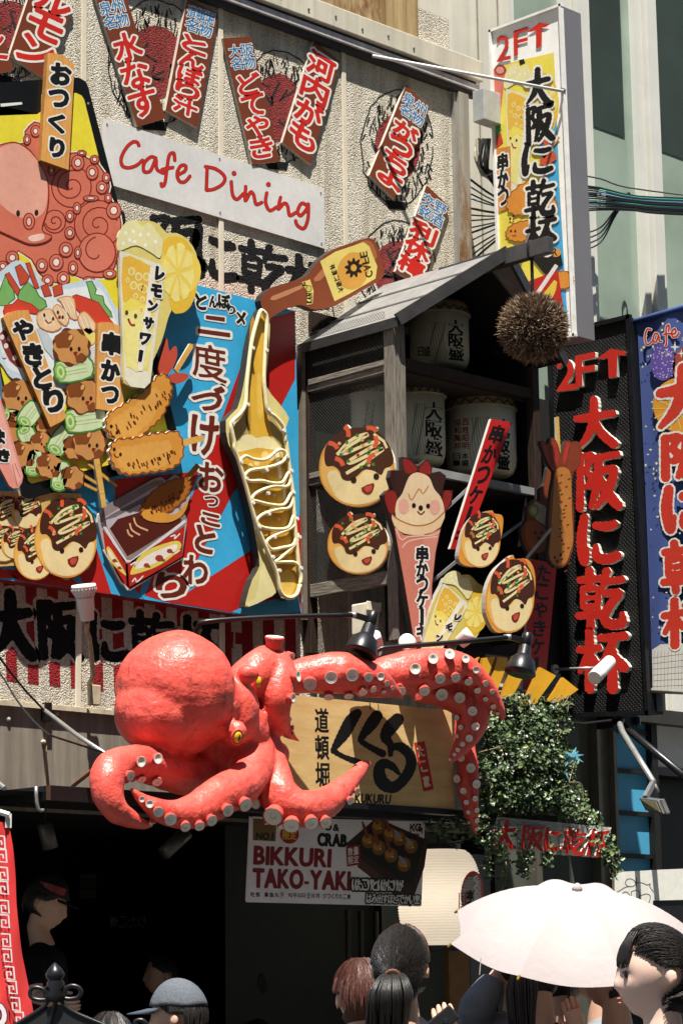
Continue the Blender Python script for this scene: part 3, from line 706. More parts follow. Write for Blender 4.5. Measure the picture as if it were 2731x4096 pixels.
# takoyaki drawing, reused by several boards ------------------------------------------------
TK_BODY = '#f3dca4'; TK_EDGE = '#e79a3c'; TK_SHADE = '#f0b95e'; TK_SAUCE = '#4a2415'; TK_MAYO = '#f5e3a6'; TK_GING = '#e2613a'; TK_GRN = '#3f8a3c'; TK_CR = '#e7a96c'
def takoyaki(a, f, sc, seed=1, eyes=True):
    """f maps the unit drawing (-1..1) to photo pixels"""
    P = lambda t: [f(*[float(v) for v in q.split(',')]) for q in t.split()]
    body = [(math.cos(t)*(1+.012*math.sin(5*t)), .06+math.sin(t)*(.97+.02*math.sin(3*t))) for t in np.linspace(0, 2*math.pi, 33)[:-1]]
    a.poly([f(x*1.0, y*1.0) for x, y in body], TK_EDGE); a.up()
    a.poly([f(x*.955, .02+y*.945) for x, y in body], TK_SHADE); a.up()
    a.poly(P('-.78,.25 -.55,.12 -.4,.3 -.2,.25 0,.32 .3,.05 .6,.12 .8,.0 .93,.15 .86,.5 .6,.8 .2,.95 -.2,.95 -.55,.78'), TK_BODY, 3); a.up()
    a.poly(P('-.86,-.2 -.8,-.5 -.55,-.78 -.2,-.92 .2,-.95 .55,-.85 .85,-.55 .98,-.2 .92,-.02 .75,.06 .65,.22 .45,.12 .2,.1 0,.26 -.18,.38 -.38,.34 -.46,.14 -.62,.02 -.8,.02'), TK_SAUCE, 4); a.up()
    w_ = sc*.085
    a.line(P('-.52,-.26 -.2,-.6 .12,-.76 .3,-.78 -.1,-.55 -.36,-.36 -.3,-.3 .3,-.55 .6,-.6 .1,-.3 -.22,-.1 -.1,-.08 .5,-.36 .7,-.42 .2,-.08 -.28,.2'), w_, TK_MAYO, 3)
    a.line(P('.45,-.8 .72,-.62 .8,-.45'), w_*.8, TK_MAYO); a.up()
    rr = random.Random(seed)
    for i, (gx, gy, ang) in enumerate(((-.62, -.5, .5), (-.25, -.85, 1.2), (.4, -.92, .3), (.5, -.6, 1.7), (-.45, -.1, .7), (.38, -.2, -.9), (.1, -.2, .2))):
        if i == 6: continue
        p = [f(gx+.14*t*math.cos(ang)-.05*(t*t-.5)*math.sin(ang), gy+.14*t*math.sin(ang)+.05*(t*t-.5)*math.cos(ang)) for t in (-1, -.5, 0, .5, 1)]
        a.line(p, sc*.115, TK_GING)
    a.up()
    for i in range(24):
        t = rr.uniform(0, 6.28); r = rr.uniform(.08, .72)**.8; x, y = r*math.cos(t)*.85, -.36+r*math.sin(t)*.62
        q = f(x, y); a.ell(*q, sc*.046, sc*.046, TK_GRN if i % 5 < 3 else TK_CR, n=8)
    if eyes:
        for ex, ey in ((-.08, .36), (.52, .26)):
            a.ell(*f(ex, ey), sc*.075, sc*.085, '#2a120a', n=14)
        a.poly(P('.12,.55 .45,.42 .44,.58 .36,.7 .22,.7'), '#7d1f14', 2); a.poly(P('.2,.54 .40,.47 .40,.58 .33,.65 .25,.65'), '#c4503c', 2, dl=1)
    a.up()
def lemon_glass(a, f, sc, letters, face=True):
    P = lambda t: [f(*[float(v) for v in q.split(',')]) for q in t.split()]
    a.poly(P('.35,-.62 .55,-.74 .8,-.7 1.0,-.5 1.05,-.2 .92,.05 .7,.14 .5,.05'), '#edc33e', 4); a.up()
    a.ell(*f(.68, -.33), sc*.36, sc*.40, '#f6d95e', n=26, rot=.25); a.up()
    for t in range(8):
        q = t*math.pi/4+.2; c0 = (.66, -.33); a.poly([f(c0[0]+.05*math.cos(q), c0[1]+.05*math.sin(q)), f(c0[0]+.31*math.cos(q-.30), c0[1]+.33*math.sin(q-.30)), f(c0[0]+.33*math.cos(q), c0[1]+.35*math.sin(q)), f(c0[0]+.31*math.cos(q+.30), c0[1]+.33*math.sin(q+.30))], '#f8e88c')
    a.up()
    a.poly(P('-.52,-.58 .32,-.42 .36,-.3 .1,.93 -.02,1.0 -.3,.98 -.42,.9 -.5,0'), '#ece9d2'); a.up()
    a.poly(P('-.46,-.5 -.1,-.48 .28,-.32 .06,.8 -.38,.76 -.46,0'), '#f3df62'); a.up()
    a.poly(P('-.46,-.5 -.1,-.46 .28,-.3 .17,.06 -.1,.0 -.3,-.04 -.45,-.0'), '#efbe45', 2); a.poly(P('-.45,.22 -.2,.1 .12,.2 .04,.76 -.38,.74'), '#f3e994', 2); a.up()
    for x, y, r in ((-.28, -.34, .05), (-.14, -.28, .05), (-.36, -.24, .03), (-.24, -.18, .05), (-.1, -.16, .045), (.02, -.28, .05), (-.2, -.06, .035), (-.06, -.02, .035), (-.02, -.14, .05), (-.08, .1, .04)):
        a.ell(*f(x, y), sc*r*1.25, sc*r*1.5, '#f6e9a0', n=12); a.ell(*f(x, y), sc*r*.7, sc*r*.9, '#efc650', n=10, dl=1)
    a.poly(P('.10,-.40 .24,-.36 -.06,.8 -.16,.8'), '#f4f0df', dl=2)
    a.poly(P('-.55,-.58 -.56,-.75 -.4,-.9 -.2,-.93 -.08,-.86 .08,-.9 .22,-.8 .34,-.7 .3,-.5 .1,-.56 -.2,-.64'), '#efe7ac', 4, dl=1)
    for x, y in ((-.4, -.78), (-.25, -.8), (-.45, -.66), (-.1, -.76), (-.22, -.68), (.06, -.76), (.2, -.68), (0, -.64), (-.32, -.7)): a.ell(*f(x, y), sc*.03, sc*.035, '#fbfaf0', n=10, dl=2)
    a.up(3)
    if face:
        for ex, ey in ((-.38, .13), (-.2, .17)): a.ell(*f(ex, ey), sc*.028, sc*.04, '#5b4420', n=10)
        a.line(P('-.35,.2 -.29,.27 -.21,.27'), sc*.03, '#a5281c', 3)
    for c, q in letters: a.ch(c, q, '#111111', bold=.10, out=.13, omat=WHT, n=26)
    a.up(2)
def aff(o, ux, uy):
    return lambda x, y: (o[0]+ux[0]*x+uy[0]*y, o[1]+ux[1]*x+uy[1]*y)

# takoyaki tray printed board at the foot of the panel
pt_ = WP(DP+.02); tb = thing('takoyaki_tray_board', 'cut-out of smiling takoyaki balls crowded on a tray, lower left of ray panel', 'sign', pt_.pt(200, 2150))
slab('board', F_('-60,410 510,430 530,500 580,600 605,790 560,900 430,970 320,920 255,958 130,880 -60,890'), pt_, .018, (PR('#d9b46a'), EDGE), tb)
a = Art(pt_)
for cx, cy, r, sd, ey in ((40, 560, 105, 1, 0), (170, 540, 95, 2, 0), (20, 740, 100, 3, 0), (95, 740, 85, 4, 0), (220, 800, 130, 5, 1), (415, 700, 195, 6, 1)):
    o = F_.p(cx, cy); R_1 = r/1.568; takoyaki(a, aff(o, (R_1, R_1*.16), (-R_1*.12, R_1*1.3 if ey else R_1*1.15)), R_1, sd, ey)
a.build('print', tb)

# sauce tray with the dipped cutlet
ps = WP(DP+.02); sb = thing('sauce_tray_board', 'cut-out of a steel sauce tray with flowers and a dipped cutlet', 'sign', ps.pt(540, 2200))
so_ = F_('620,560 640,525 960,340 1010,325 1045,350 1100,310 1150,345 1190,380 1195,450 1150,545 1175,590 1140,840 815,1040 760,990 660,800 615,610')
slab('board', so_, ps, .018, (PR('#b6aeb0'), EDGE), sb); a = Art(ps)
a.poly(F_('625,600 665,500 970,350 1020,345 1060,390 1170,580 1165,620 820,860 780,850'), '#8f8484'); a.up()
a.poly(F_('640,590 960,395 1010,370 1150,570 800,830'), '#c3bcc0'); a.up()
a.poly(F_('640,600 700,560 1000,400 1010,380 1030,420 720,580'), '#756c70'); a.poly(F_('690,650 740,590 900,540 1140,590 1130,620 800,825'), '#561d12'); a.up()
for s in ('840,580 860,630 930,662', '815,615 830,660 880,690', '800,655 810,685 835,700'): a.line(F_(s), 7, '#e3ae84', 3)
a.poly(F_('645,650 800,870 1160,630 1140,840 815,1030 760,980 665,800'), '#b4271e')
a.line(F_('640,610 790,855 830,855 1165,600'), 12, '#e4e0e2'); a.line(F_('650,780 800,1030 1140,835'), 8, '#d8d3d3'); a.line(F_('795,870 805,1020'), 9, '#eee9e6'); a.up()
a.poly(F_('820,920 900,800 1080,730 1135,740 1120,790 1000,880 850,935'), '#e6cf5c', 3); a.poly(F_('670,770 700,780 790,930 770,930 690,850'), '#e6cf5c', 3); a.up()
a.poly(F_('850,905 920,820 1075,755 1115,755 1090,800 990,860'), '#efe9df', 3); a.poly(F_('680,785 700,800 775,915 700,840'), '#efe9df', 3); a.up()
for x, y, r in ((1000, 835, 26), (920, 880, 18), (1065, 790, 18), (720, 850, 14), (750, 895, 12)):
    a.ell(*F_.p(x, y), r/1.568, r*.8/1.568, '#a8352f', n=12); a.ell(*F_.p(x+r, y+r*.5), r*.5/1.568, r*.3/1.568, '#3f7a3a', n=8)
for s in ('1070,700 1100,690 1095,715 1130,680', '820,880 850,860 845,885 870,850', '830,985 850,960 860,985 900,945', '1095,810 1130,785'): a.line(F_(s), 5, '#f0ebe4', 3)
a.up()
def crumb(cx, cy, rx, ry, rot, bumps, amp=.05): return [(cx+(rx*(1+amp*math.sin(bumps*t))*math.cos(t))*math.cos(rot)-(ry*(1+amp*math.sin(bumps*t))*math.sin(t))*math.sin(rot), cy+(rx*(1+amp*math.sin(bumps*t))*math.cos(t))*math.sin(rot)+(ry*(1+amp*math.sin(bumps*t))*math.sin(t))*math.cos(rot)) for t in np.linspace(0, 2*math.pi, 73)[:-1]]
a.line(F_('1150,360 1245,250'), 22, '#b3832f'); a.up()
c = F_.p(1040, 460); a.poly(crumb(*c, 120, 56, -.62, 20), '#8a4a1c'); a.up(); a.poly(crumb(*c, 113, 50, -.62, 20), '#b06a22'); a.up()
a.poly(F_('890,560 920,530 1000,540 1100,560 1180,480 1150,560 1080,605 1000,612 920,595'), '#dc9a3c', 3); a.up()
for i in range(24):
    x, y = random.uniform(-1, 1), random.uniform(-.5, .8); q = F_.p(1050+x*110, 470-x*70+y*60); a.line([q, (q[0]+4, q[1]+12)], 6, '#6a3010')
a.build('print', sb)
# =================================================================== smartphone-shaped board
DB = DP+.03; pf = WP(DB)
PH = thing('phone_board', 'giant smartphone-shaped board with a pink cartoon octopus on yellow', 'sign', pf.pt(300, 1300))
frame = [(-190, 345)]+A_('470,484 505,490 540,512 556,548')+[F_.p(1140, 150), F_.p(1150, 185), F_.p(1135, 215)]+F_('185,463 150,456 136,440')+[D_.p(0, 1062)]
slab('frame', frame, pf, .028, (PR('#141416', .3, .5, wear=.2), PR('#d8d8d6')), PH)
a = Art(pf)
YEL = '#f2e13e'
a.poly(A_('-250,600 -250,735 235,716 258,700 262,592 480,583 515,600 530,625')+[F_.p(1072, 110), F_.p(1080, 135), F_.p(1062, 158)]+F_('200,368 178,350')+[D_.p(16, 1100), D_.p(-60, 740)], YEL); a.up()
a.poly(A_('5,650 140,640 142,655 8,670'), '#eeeeea'); a.ell(*A_.p(555, 648), 5, 5, '#888888', n=10)
PK = '#dc7860'; PK2 = '#ecab96'; LN = '#8c2a1e'; SKW = '#f6e6da'
# octopus arms mass
arms = A_('-60,860 0,900 150,890 148,820 175,785 215,752 262,765 275,930 330,980 420,970 440,950 500,945 560,985 600,985 640,1040 690,1110 700,1170 690,1210 715,1260 760,1330 772,1400 760,1480')+D_('775,250 760,300 735,420 700,485 640,500 560,495 520,505 440,470 435,520 400,540 300,520 240,470 190,380 120,330 90,400 30,420 -60,440')
a.poly(arms, WHT, dl=-.5); a.poly(inset(arms, 5), LN); a.up(); a.poly(inset(arms, 11), PK); a.up()
def ring(cv, x, y, rx, ry, k=1.0):
    q = cv.p(x, y); a.ell(*q, rx/1.568+6, ry/1.568+6, LN, n=16); a.ell(*q, rx/1.568+1.5, ry/1.568+1.5, PK, n=16, dl=1); a.ell(*q, rx*.55/1.568+3, ry*.55/1.568+3, LN, n=14, dl=2); a.ell(*q, rx*.5/1.568, ry*.5/1.568, SKW, n=14, dl=3)
def spiral(cv, x, y, r, turns=2.2, col=PK):
    c = cv.p(x, y); R_1 = r/1.568; a.ell(*c, R_1, R_1*1.05, LN, n=28); a.ell(*c, R_1-5, R_1*1.05-5, col, n=28, dl=1)
    a.line([(c[0]+R_1*(t/turns/6.283)*math.cos(t), c[1]+R_1*(t/turns/6.283)*math.sin(t)) for t in np.linspace(.8, turns*6.283*.82, 34)], 5, LN, dl=2)
spiral(A_, 450, 1170, 128); spiral(A_, 615, 1410, 150, 2.4, '#d9765e'); spiral(A_, 345, 1390, 72, 1.8); a.up(3); spiral(D_, 610, 330, 120, .9, '#df7f68'); a.up(3)
for x, y, rx, ry in ((225, 822, 24, 30), (172, 875, 16, 26), (490, 1020, 34, 42), (580, 1080, 32, 40), (515, 960, 22, 12), (595, 1000, 22, 20), (640, 1175, 28, 34), (668, 1115, 18, 26), (572, 1243, 42, 12), (715, 1320, 40, 46), (485, 1305, 18, 30), (440, 1355, 20, 30), (440, 1460, 26, 32), (325, 1070, 16, 26), (680, 1240, 16, 24)): ring(A_, x, y, rx, ry)
for x, y, rx, ry in ((415, 310, 36, 40), (355, 390, 38, 44), (265, 410, 30, 36), (80, 362, 34, 36), (20, 415, 26, 26), (300, 505, 30, 30), (400, 490, 34, 36), (460, 425, 24, 36), (490, 330, 16, 32), (690, 462, 36, 24), (560, 498, 30, 12)): ring(D_, x, y, rx, ry)
a.up(4)
# head and face
hd = A_('-200,1000 -60,930 20,900 100,890 180,930 250,1020 300,1120 312,1220 300,1330 270,1440 330,1480 290,1520 200,1535 100,1500 -100,1400 -200,1300')
a.poly(hd, LN, 4); a.up(); a.poly(inset(cr([p[:2] for p in hd], 4, True), 5), PK); a.up()
a.poly(A_('-200,1010 -50,950 60,905 130,910 220,985 290,1110 300,1220 285,1310 240,1360 150,1370 50,1320 -60,1220 -200,1150'), PK2, 4); a.poly(A_('190,1480 270,1465 275,1500 210,1515 180,1500'), '#f6cdbd', 3, dl=.5); a.up()
for x, y in ((116, 1338), (231, 1334)): a.ell(*A_.p(x, y), 8, 13, '#3a140e', n=12)
a.ell(*A_.p(184, 1388), 25, 35, LN); a.ell(*A_.p(184, 1388), 20, 30, PK, dl=1); a.ell(*A_.p(184, 1390), 13, 20, LN, dl=2); a.ell(*A_.p(184, 1390), 8, 15, '#f3c3b0', dl=3)
a.up(4)
# sashimi platter
a.poly(D_('-100,470 0,450 100,380 200,420 300,540 450,520 560,500 640,520 720,660 790,760 800,900 740,1010 600,1110 350,1190 100,1130 20,1040 -60,900'), '#cfe3f2', 4); a.up()
a.poly(D_('-80,520 40,520 300,570 560,540 650,580 730,760 720,900 560,1060 300,1130 100,1080 20,980'), '#eef3f4', 4); a.up()
GRN = '#7fb868'; GL_ = '#3f7d3a'
for s in ('-40,660 0,560 40,455 60,520 90,560 100,620 60,650 70,670', '110,610 120,570 175,510 230,560 250,600 290,630 300,670 250,700 120,650', '540,510 580,505 610,560 600,590 650,600 660,650 700,700 710,740 640,720 570,620'):
    a.poly(D_(s), GL_); a.poly(inset(D_(s), 5), GRN, dl=1)
a.up(2)
for s in ('30,470 60,450 130,560 110,605', '95,420 130,400 190,480 170,520 130,540', '160,395 190,390 250,550 220,560', '255,540 300,520 330,600 280,610', '330,545 390,520 400,590 340,610'):
    a.poly(D_(s), '#8e2a1e'); a.poly(inset(D_(s), 4), '#cf5034', dl=1)
for s in ('20,700 30,660 80,650 110,620 200,650 250,690 230,720 120,700 40,760', '455,600 480,590 540,610 620,640 690,740 720,780 640,790 610,830 520,730 470,680'):
    a.poly(D_(s), '#a5281c', dl=1); a.poly(inset(D_(s), 4), '#d9452f', dl=2)
a.up(3)
for s in ('230,740 250,700 300,680 330,690 370,760 390,800 330,830 250,800', '330,690 360,650 400,680 440,730 420,790 380,770', '355,620 420,600 470,620 480,700 490,750 440,740 380,640', '490,730 530,695 580,740 610,800 560,850 500,790'):
    a.poly(D_(s), '#d98a4c', 2); a.poly(inset(cr(D_(s), 2, True), 4), '#f3cfa2', dl=1)
    c = np.mean([p[:2] for p in D_(s)], 0)
    for j in range(3): a.line([(c[0]-28+j*16, c[1]-24), (c[0]-18+j*18, c[1]), (c[0]-8+j*16, c[1]+26)], 3.5, '#fbeeda', 3, dl=2)
for ex, ey in ((280, 722), (335, 745), (365, 705), (395, 735)): a.ell(*D_.p(ex, ey), 5, 8, '#4a1d10', n=10, dl=3)
a.line(D_('285,750 305,772 325,762'), 5, '#9e2418', 3, dl=3); a.ell(*D_.p(375, 735), 6, 8, '#9e2418', n=10, dl=3)
a.poly(D_('230,800 300,830 340,900 340,1000 280,930'), '#c9d3d8', dl=1); a.poly(D_('560,930 620,900 640,1010 580,1030'), '#d9d9dc', dl=1); a.poly(D_('515,830 560,800 600,850 590,900 540,910'), '#f2e07a', 3, dl=1)
a.poly(D_('0,840 60,830 150,1000 150,1060 60,1000'), '#8e3a34', 2, dl=1)
for x, y in ((15, 860), (40, 915), (30, 975), (95, 990), (60, 870)): a.ell(*D_.p(x, y), 9, 11, '#f2e3dc', n=12, dl=2)
a.up(5)
# yakitori: browned chicken and leek on sticks
CKL, CK, CKS = '#6b3115', '#d09455', '#86491e'
def chick(cv, x, y, r, seed=0, face=True, sauce=(-.42, -.38)):
    c = cv.p(x, y); R_1 = r/1.568; rr = random.Random(seed)
    a.poly(crumb(*c, R_1, R_1*1.02, rr.uniform(0, 3), 7, .07), CKL); a.poly(crumb(*c, R_1-6, R_1*1.02-6, rr.uniform(0, 3), 7, .07), CK, dl=1)
    a.poly(crumb(c[0]+sauce[0]*R_1, c[1]+sauce[1]*R_1, R_1*.52, R_1*.46, -.6, 5, .09), CKS, dl=2); a.poly(crumb(c[0]+.5*R_1, c[1]+.62*R_1, R_1*.3, R_1*.24, -.6, 5, .09), CKS, dl=2)
    a.ell(c[0]-.05*R_1, c[1]-.5*R_1, R_1*.10, R_1*.16, '#e9b06c', rot=.5, n=10, dl=3)
    if face:
        for ex in (-.02, .42): a.ell(c[0]+ex*R_1, c[1]+.12*R_1, R_1*.085, R_1*.12, '#2b120a', n=10, dl=4)
        a.poly([(c[0]+.1*R_1, c[1]+.3*R_1), (c[0]+.34*R_1, c[1]+.28*R_1), (c[0]+.22*R_1, c[1]+.52*R_1)], '#8e2416', 2, dl=4)
def leek(cv, x0, y0, x1, y1, wd):
    p, q = np.array(cv.p(x0, y0)), np.array(cv.p(x1, y1)); d = (q-p)/np.hypot(*(q-p)); n_ = np.array([-d[1], d[0]]); h = wd/1.568/2
    def rr(g): return [tuple(p+n_*(h+g)-d*g), tuple(q+n_*(h+g)+d*g), tuple(q-n_*(h+g)+d*g), tuple(p-n_*(h+g)-d*g)]
    a.poly(rr(6), '#4a8a34', 3); a.poly(rr(0), '#d5e6b8', 3, dl=1); a.ell(*(p+d*8), h*.62, h*.95, '#8fbf5c', rot=math.atan2(d[1], d[0]), dl=2); a.ell(*(p+d*8), h*.4, h*.68, '#cfe3a2', rot=math.atan2(d[1], d[0]), dl=3); a.ell(*(p+d*8), h*.2, h*.4, '#7fb24c', rot=math.atan2(d[1], d[0]), dl=4)
    for k in (-.4, .1, .45): a.line([tuple(p+d*26+n_*h*k), tuple(q-d*10+n_*h*k)], 4, '#b4cf93', dl=2)
for s in ('555,240 735,385', '500,300 625,375', '500,355 610,410'): a.line(F_(s), 15, '#7d5a22'); a.line(F_(s), 10, '#d5a552', dl=1)
a.up(2)
leek(F_, 30, -60, 170, -20, 90); chick(D_, 110, 1420, 100, 3, False); chick(D_, 120, 1230, 108, 4); a.up(5)
leek(D_, 150, 1400, 230, 1290, 90); chick(D_, 330, 1430, 100, 9, False); leek(F_, 150, 20, 190, 100, 80); a.up(5)
chick(F_, 150, 185, 85, 11, False); chick(F_, 265, 110, 72, 12); leek(F_, 205, 300, 225, 170, 76); a.up(5)
leek(F_, 340, 165, 430, 30, 95); chick(F_, 310, 255, 84, 13); leek(F_, 365, 390, 400, 250, 74); chick(F_, 470, 140, 80, 15, False); chick(F_, 455, 330, 78, 14, False); a.up(5)
chick(F_, 565, 115, 108, 16); a.up(5); leek(D_, 430, 1390, 640, 1360, 120); a.up(5); chick(D_, 525, 1230, 112, 17); a.up(5); leek(D_, 370, 1080, 560, 1045, 115); a.up(5); chick(D_, 450, 920, 115, 18); a.up(5)
a.build('print', PH)
st_ = thing('skewer_sticks', 'long bamboo skewer stick hanging from the yakitori below the phone board', 'sign', pf.pt(400, 1950), None)
slab('stick', F_('590,215 625,210 672,515 640,515'), WP(DB+.02), .019, (wood('bamboo', '#b98a3a', '#d9ad5c', 20), EDGE), st_)

# wooden name tags standing proud of the board
TAGW = wood('tag_wood', '#c98a44', '#dba35c', 9, (9, 1, .8), .5, .05)
def wtag(label, outer, chars, d, th=.02):
    pl = WP(d); t = thing('name_tag', label, 'sign', pl.pt(*[sum(p[i] for p in outer)/len(outer) for i in (0, 1)]), 'wooden dish tags')
    slab('board', outer, pl, th, (TAGW, wood('tag_edge', '#8a6030', '#a5763c', 9)), t)
    a = Art(pl)
    for c, q in chars: a.ch(c, q, '#131313', bold=.075, out=.085, omat=WHT, n=30)
    a.build('lettering', t)
wtag('wooden tag with black characters at the top of the phone board', A_('302,333 345,332 400,350 470,402 432,1066 258,1004'), [('お', A_('330,395 445,415 440,535 325,520')), ('つ', A_('315,555 430,575 425,680 310,655')), ('く', A_('315,705 410,730 400,835 305,805')), ('り', A_('320,865 405,880 395,990 320,975'))], DB+.032, .03)
wtag('slanting wooden tag over the yakitori', D_('22,738 60,705 110,692 180,690 418,1358 395,1385 318,1425'), [('や', D_('85,760 205,755 205,870 95,880')), ('き', D_('145,905 260,905 275,1030 165,1030')), ('と', D_('210,1055 320,1050 320,1170 225,1180')), ('り', D_('275,1195 390,1185 395,1335 290,1320'))], DB+.03, .022)
wtag('upright wooden tag left of the lemon sour glass', D_('615,775 640,766 700,768 772,798 776,1295 690,1322 606,1310'), [('串', D_('650,830 755,845 755,975 645,955')), ('か', D_('645,1000 750,1025 745,1140 640,1120')), ('つ', D_('640,1165 745,1180 735,1285 650,1260'))], DB+.03, .022)

# lemon sour glass cut-out
def cutout(name, label, outline, d, th, face, mats=None, cat='sign', grp=None, smooth=2, pl=None, back=None):
    pl = pl or WP(d); c = pl.pt(*[sum(p[i] for p in outline)/len(outline) for i in (0, 1)])
    t = thing(name, label, cat, c, grp)
    slab('board', outline, pl, th, mats or (PR(face), MT('dark_board_edge', '#26231f', .6)), t, smooth)
    return t, Art(pl), pl
gl_o = D_('742,232 760,190 800,160 832,128 880,132 940,130 1000,155 1045,205 1110,207 1180,250 1230,330 1241,420 1222,520 1170,610 1100,655 1060,730 1040,800 1010,900 960,1010 930,1100 900,1165 860,1181 800,1160 767,1110 770,900 756,600 750,300')
t, a, pl = cutout('lemon_sour_cutout', 'large smiling lemon sour glass cut-out with a lemon slice, over the phone board', gl_o, DB+.055, .016, '#e3dc9a', (PR('#e6d57c'), EDGE), grp='lemon sour cut-outs')
LETT = [('レ', D_('985,420 1030,430 1025,500 978,495')), ('モ', D_('955,530 1015,540 1010,610 950,600')), ('ン', D_('935,630 990,640 980,700 930,690')), ('サ', D_('905,735 965,745 955,810 905,800')), ('ワ', D_('885,835 945,845 925,910 880,900')), ('l', D_('880,945 895,948 885,1010 872,1008'))]
lemon_glass(a, aff(D_.p(914, 634), (310/1.568, 0), (0, 547/1.568)), 240, LETT); a.build('print', t); standoffs(t, pl, [D_.p(830, 400), D_.p(840, 900)], .036, STEEL)

# fried skewers
def fried(name, label, outline, tail, stick, face, d, seed, spots):
    outline = scallop(cr([p[:2] for p in outline], 4, True), 9, 34)
    t, a, pl = cutout(name, label, outline, d, .02, '#8a4a1c', (PR('#8f4c1c'), PR('#e9e2d4')), grp='fried skewer cut-outs', smooth=0)
    if stick: slab('stick', stick, WP(d-.004), .012, (wood('bamboo', '#b98a3a', '#d9ad5c', 20), EDGE), t)
    if tail:
        for q in tail: slab('tail_fin', q, WP(d-.003), .014, (PR('#c8503c'), PR('#8a2a22')), t, 3)
    o = outline; a.poly(inset(o, 6), '#df9a3e'); a.up(); rr = random.Random(seed)
    a.poly([(p[0]*.82+spots[0][0]*.18+4, p[1]*.82+spots[0][1]*.18+6) for p in inset(o, 12)], '#e6aa52'); a.up()
    (x0, y0), (x1, y1) = spots
    for i in range(30):
        k = rr.random(); s = rr.uniform(-1, 1); n_ = np.array([-(y1-y0), x1-x0]); n_ = n_/np.hypot(*n_)
        x, y = x0+(x1-x0)*k+n_[0]*abs(s)*42, y0+(y1-y0)*k+n_[1]*abs(s)*42
        a.line([(x-3, y-7), (x+3, y+7)], 6, '#7d3c14')
    if face:
        for ex, ey in face[:2]: a.ell(ex, ey, 6, 8, '#3a170a', n=10)
        a.line(face[2], 5, '#7d2414', 3)
    a.build('print', t); standoffs(t, pl, [((x0+x1)/2, (y0+y1)/2)], .022, STEEL); return t
fried('fried_shrimp_cutout', 'smiling fried shrimp on a stick, red tail up, at the phone board edge', D_('1005,1090 1055,1105 1083,1165 1076,1240 1050,1305 1010,1375 940,1440 880,1490 800,1500 740,1500 690,1485 660,1405 680,1340 740,1300 820,1250 880,1210 940,1150'), [D_('1000,1085 1005,1000 1045,862 1065,950 1105,915 1110,990 1060,1090'), D_('1065,1110 1100,1085 1175,1090 1180,1115 1140,1145 1080,1145')], D_('1095,1060 1190,900 1212,905 1210,930 1115,1085'), [D_.p(700, 1420), D_.p(735, 1460), D_('695,1450 705,1478 722,1482')], DB+.038, 5, (D_.p(720, 1420), D_.p(1040, 1180)))
fried('fried_cutlet_cutout', 'smiling fried cutlet on a stick lying level under the fried shrimp', F_('690,140 735,88 830,80 950,52 1050,42 1112,36 1142,80 1156,160 1130,240 1050,285 900,306 820,316 760,300 702,240'), None, F_('1130,95 1270,62 1285,80 1280,100 1140,135'), [F_.p(718, 152), F_.p(757, 185), F_('716,180 728,200 748,200')], DB+.045, 6, (F_.p(800, 230), F_.p(1110, 160)))
# pink prawn tag on the left edge
t, a, pl = cutout('pink_skewer_cutout', 'pink crab-stick cut-out with white-edged characters at the left picture edge', [(-130, 1500)]+D_('0,1230 20,1290')+F_('80,80 148,320 140,360 120,395 85,398 60,380 -40,190 -150,-60'), DB+.045, .02, '#eb9a8c', (PR('#eb9a8c'), PR('#b0564a')), smooth=0)
a.poly(F_('0,-150 60,60 140,330 110,380 40,180 -40,60'), '#f2b3a6'); a.up(); a.line(F_('80,250 110,380'), 3, '#c46050'); a.line(F_('95,240 130,330'), 3, '#c46050'); a.up()
a.ch('ま', F_('-30,20 30,40 30,120 -30,105'), '#111111', bold=.08, out=.1, omat=WHT, n=24); a.ch('き', F_('-5,150 60,160 60,230 -5,225'), '#111111', bold=.08, out=.1, omat=WHT, n=24); a.build('print', t); standoffs(t, pl, [F_.p(20, 100)], .03, STEEL)

# =================================================================== pouring bottle and the beer glass with rope light
BD = .185
bo = O_('598,690 612,668 640,655 690,640 712,625 730,600 760,576 800,560 842,547 860,553 872,580 880,618 876,640 830,668 770,702 740,710 715,710 690,700 655,710 625,728 612,738')
t, a, pl = cutout('bottle_cutout', 'brown beer bottle cut-out tipping over the glass below the cafe sign', bo, BD, .05, '#8c4a28', (PR('#8c4526'), MT('dark_board_edge', '#26231f', .6)), smooth=2)
a.poly(O_('625,680 690,655 712,640 705,650 690,664 630,690'), '#c98a62', 2); a.poly(O_('720,640 760,600 780,590 770,606 735,644'), '#c07a50', 2); a.poly(O_('820,560 842,552 856,560 866,590 850,600 838,572'), '#b0693f', 2); a.up()
a.poly(O_('735,600 770,578 835,556 848,566 866,612 862,640 800,676 768,692'), '#ecd676'); a.up(); a.ell(*O_.p(810, 622), 62, 76, '#e0a548', rot=.3); a.up()
a.poly(O_('693,648 712,642 720,668 718,698 704,700 706,672'), '#ead376'); a.up(); a.ell(*O_.p(709, 663), 13, 15, '#8a7a30', n=14); a.ell(*O_.p(709, 663), 9, 11, '#d9c45c', n=14, dl=1)
for i, c in enumerate('KAN'): a.ch(c, O_(f'{704},{696-i*8} {704},{690-i*8} {717},{690-i*8} {717},{696-i*8}'), '#1c1208', bold=.05, n=16)
a.ch('P', O_('694,656 697,648 706,648 704,656'), '#1c1208', bold=.05, n=16)
for i, c in enumerate('CAFE'): a.ch(c, O_(f'{856-i*4},{634-i*15} {854-i*4},{621-i*15} {838-i*4},{625-i*15} {840-i*4},{638-i*15}'), '#33220c', bold=.03, n=18)
for i, c in enumerate('大阪に乾杯'): a.ch(c, O_(f'{790-i*5},{668-i*13} {788-i*5},{657-i*13} {776-i*5},{661-i*13} {778-i*5},{672-i*13}'), '#33220c', bold=.03, n=16)
rr = random.Random(4)
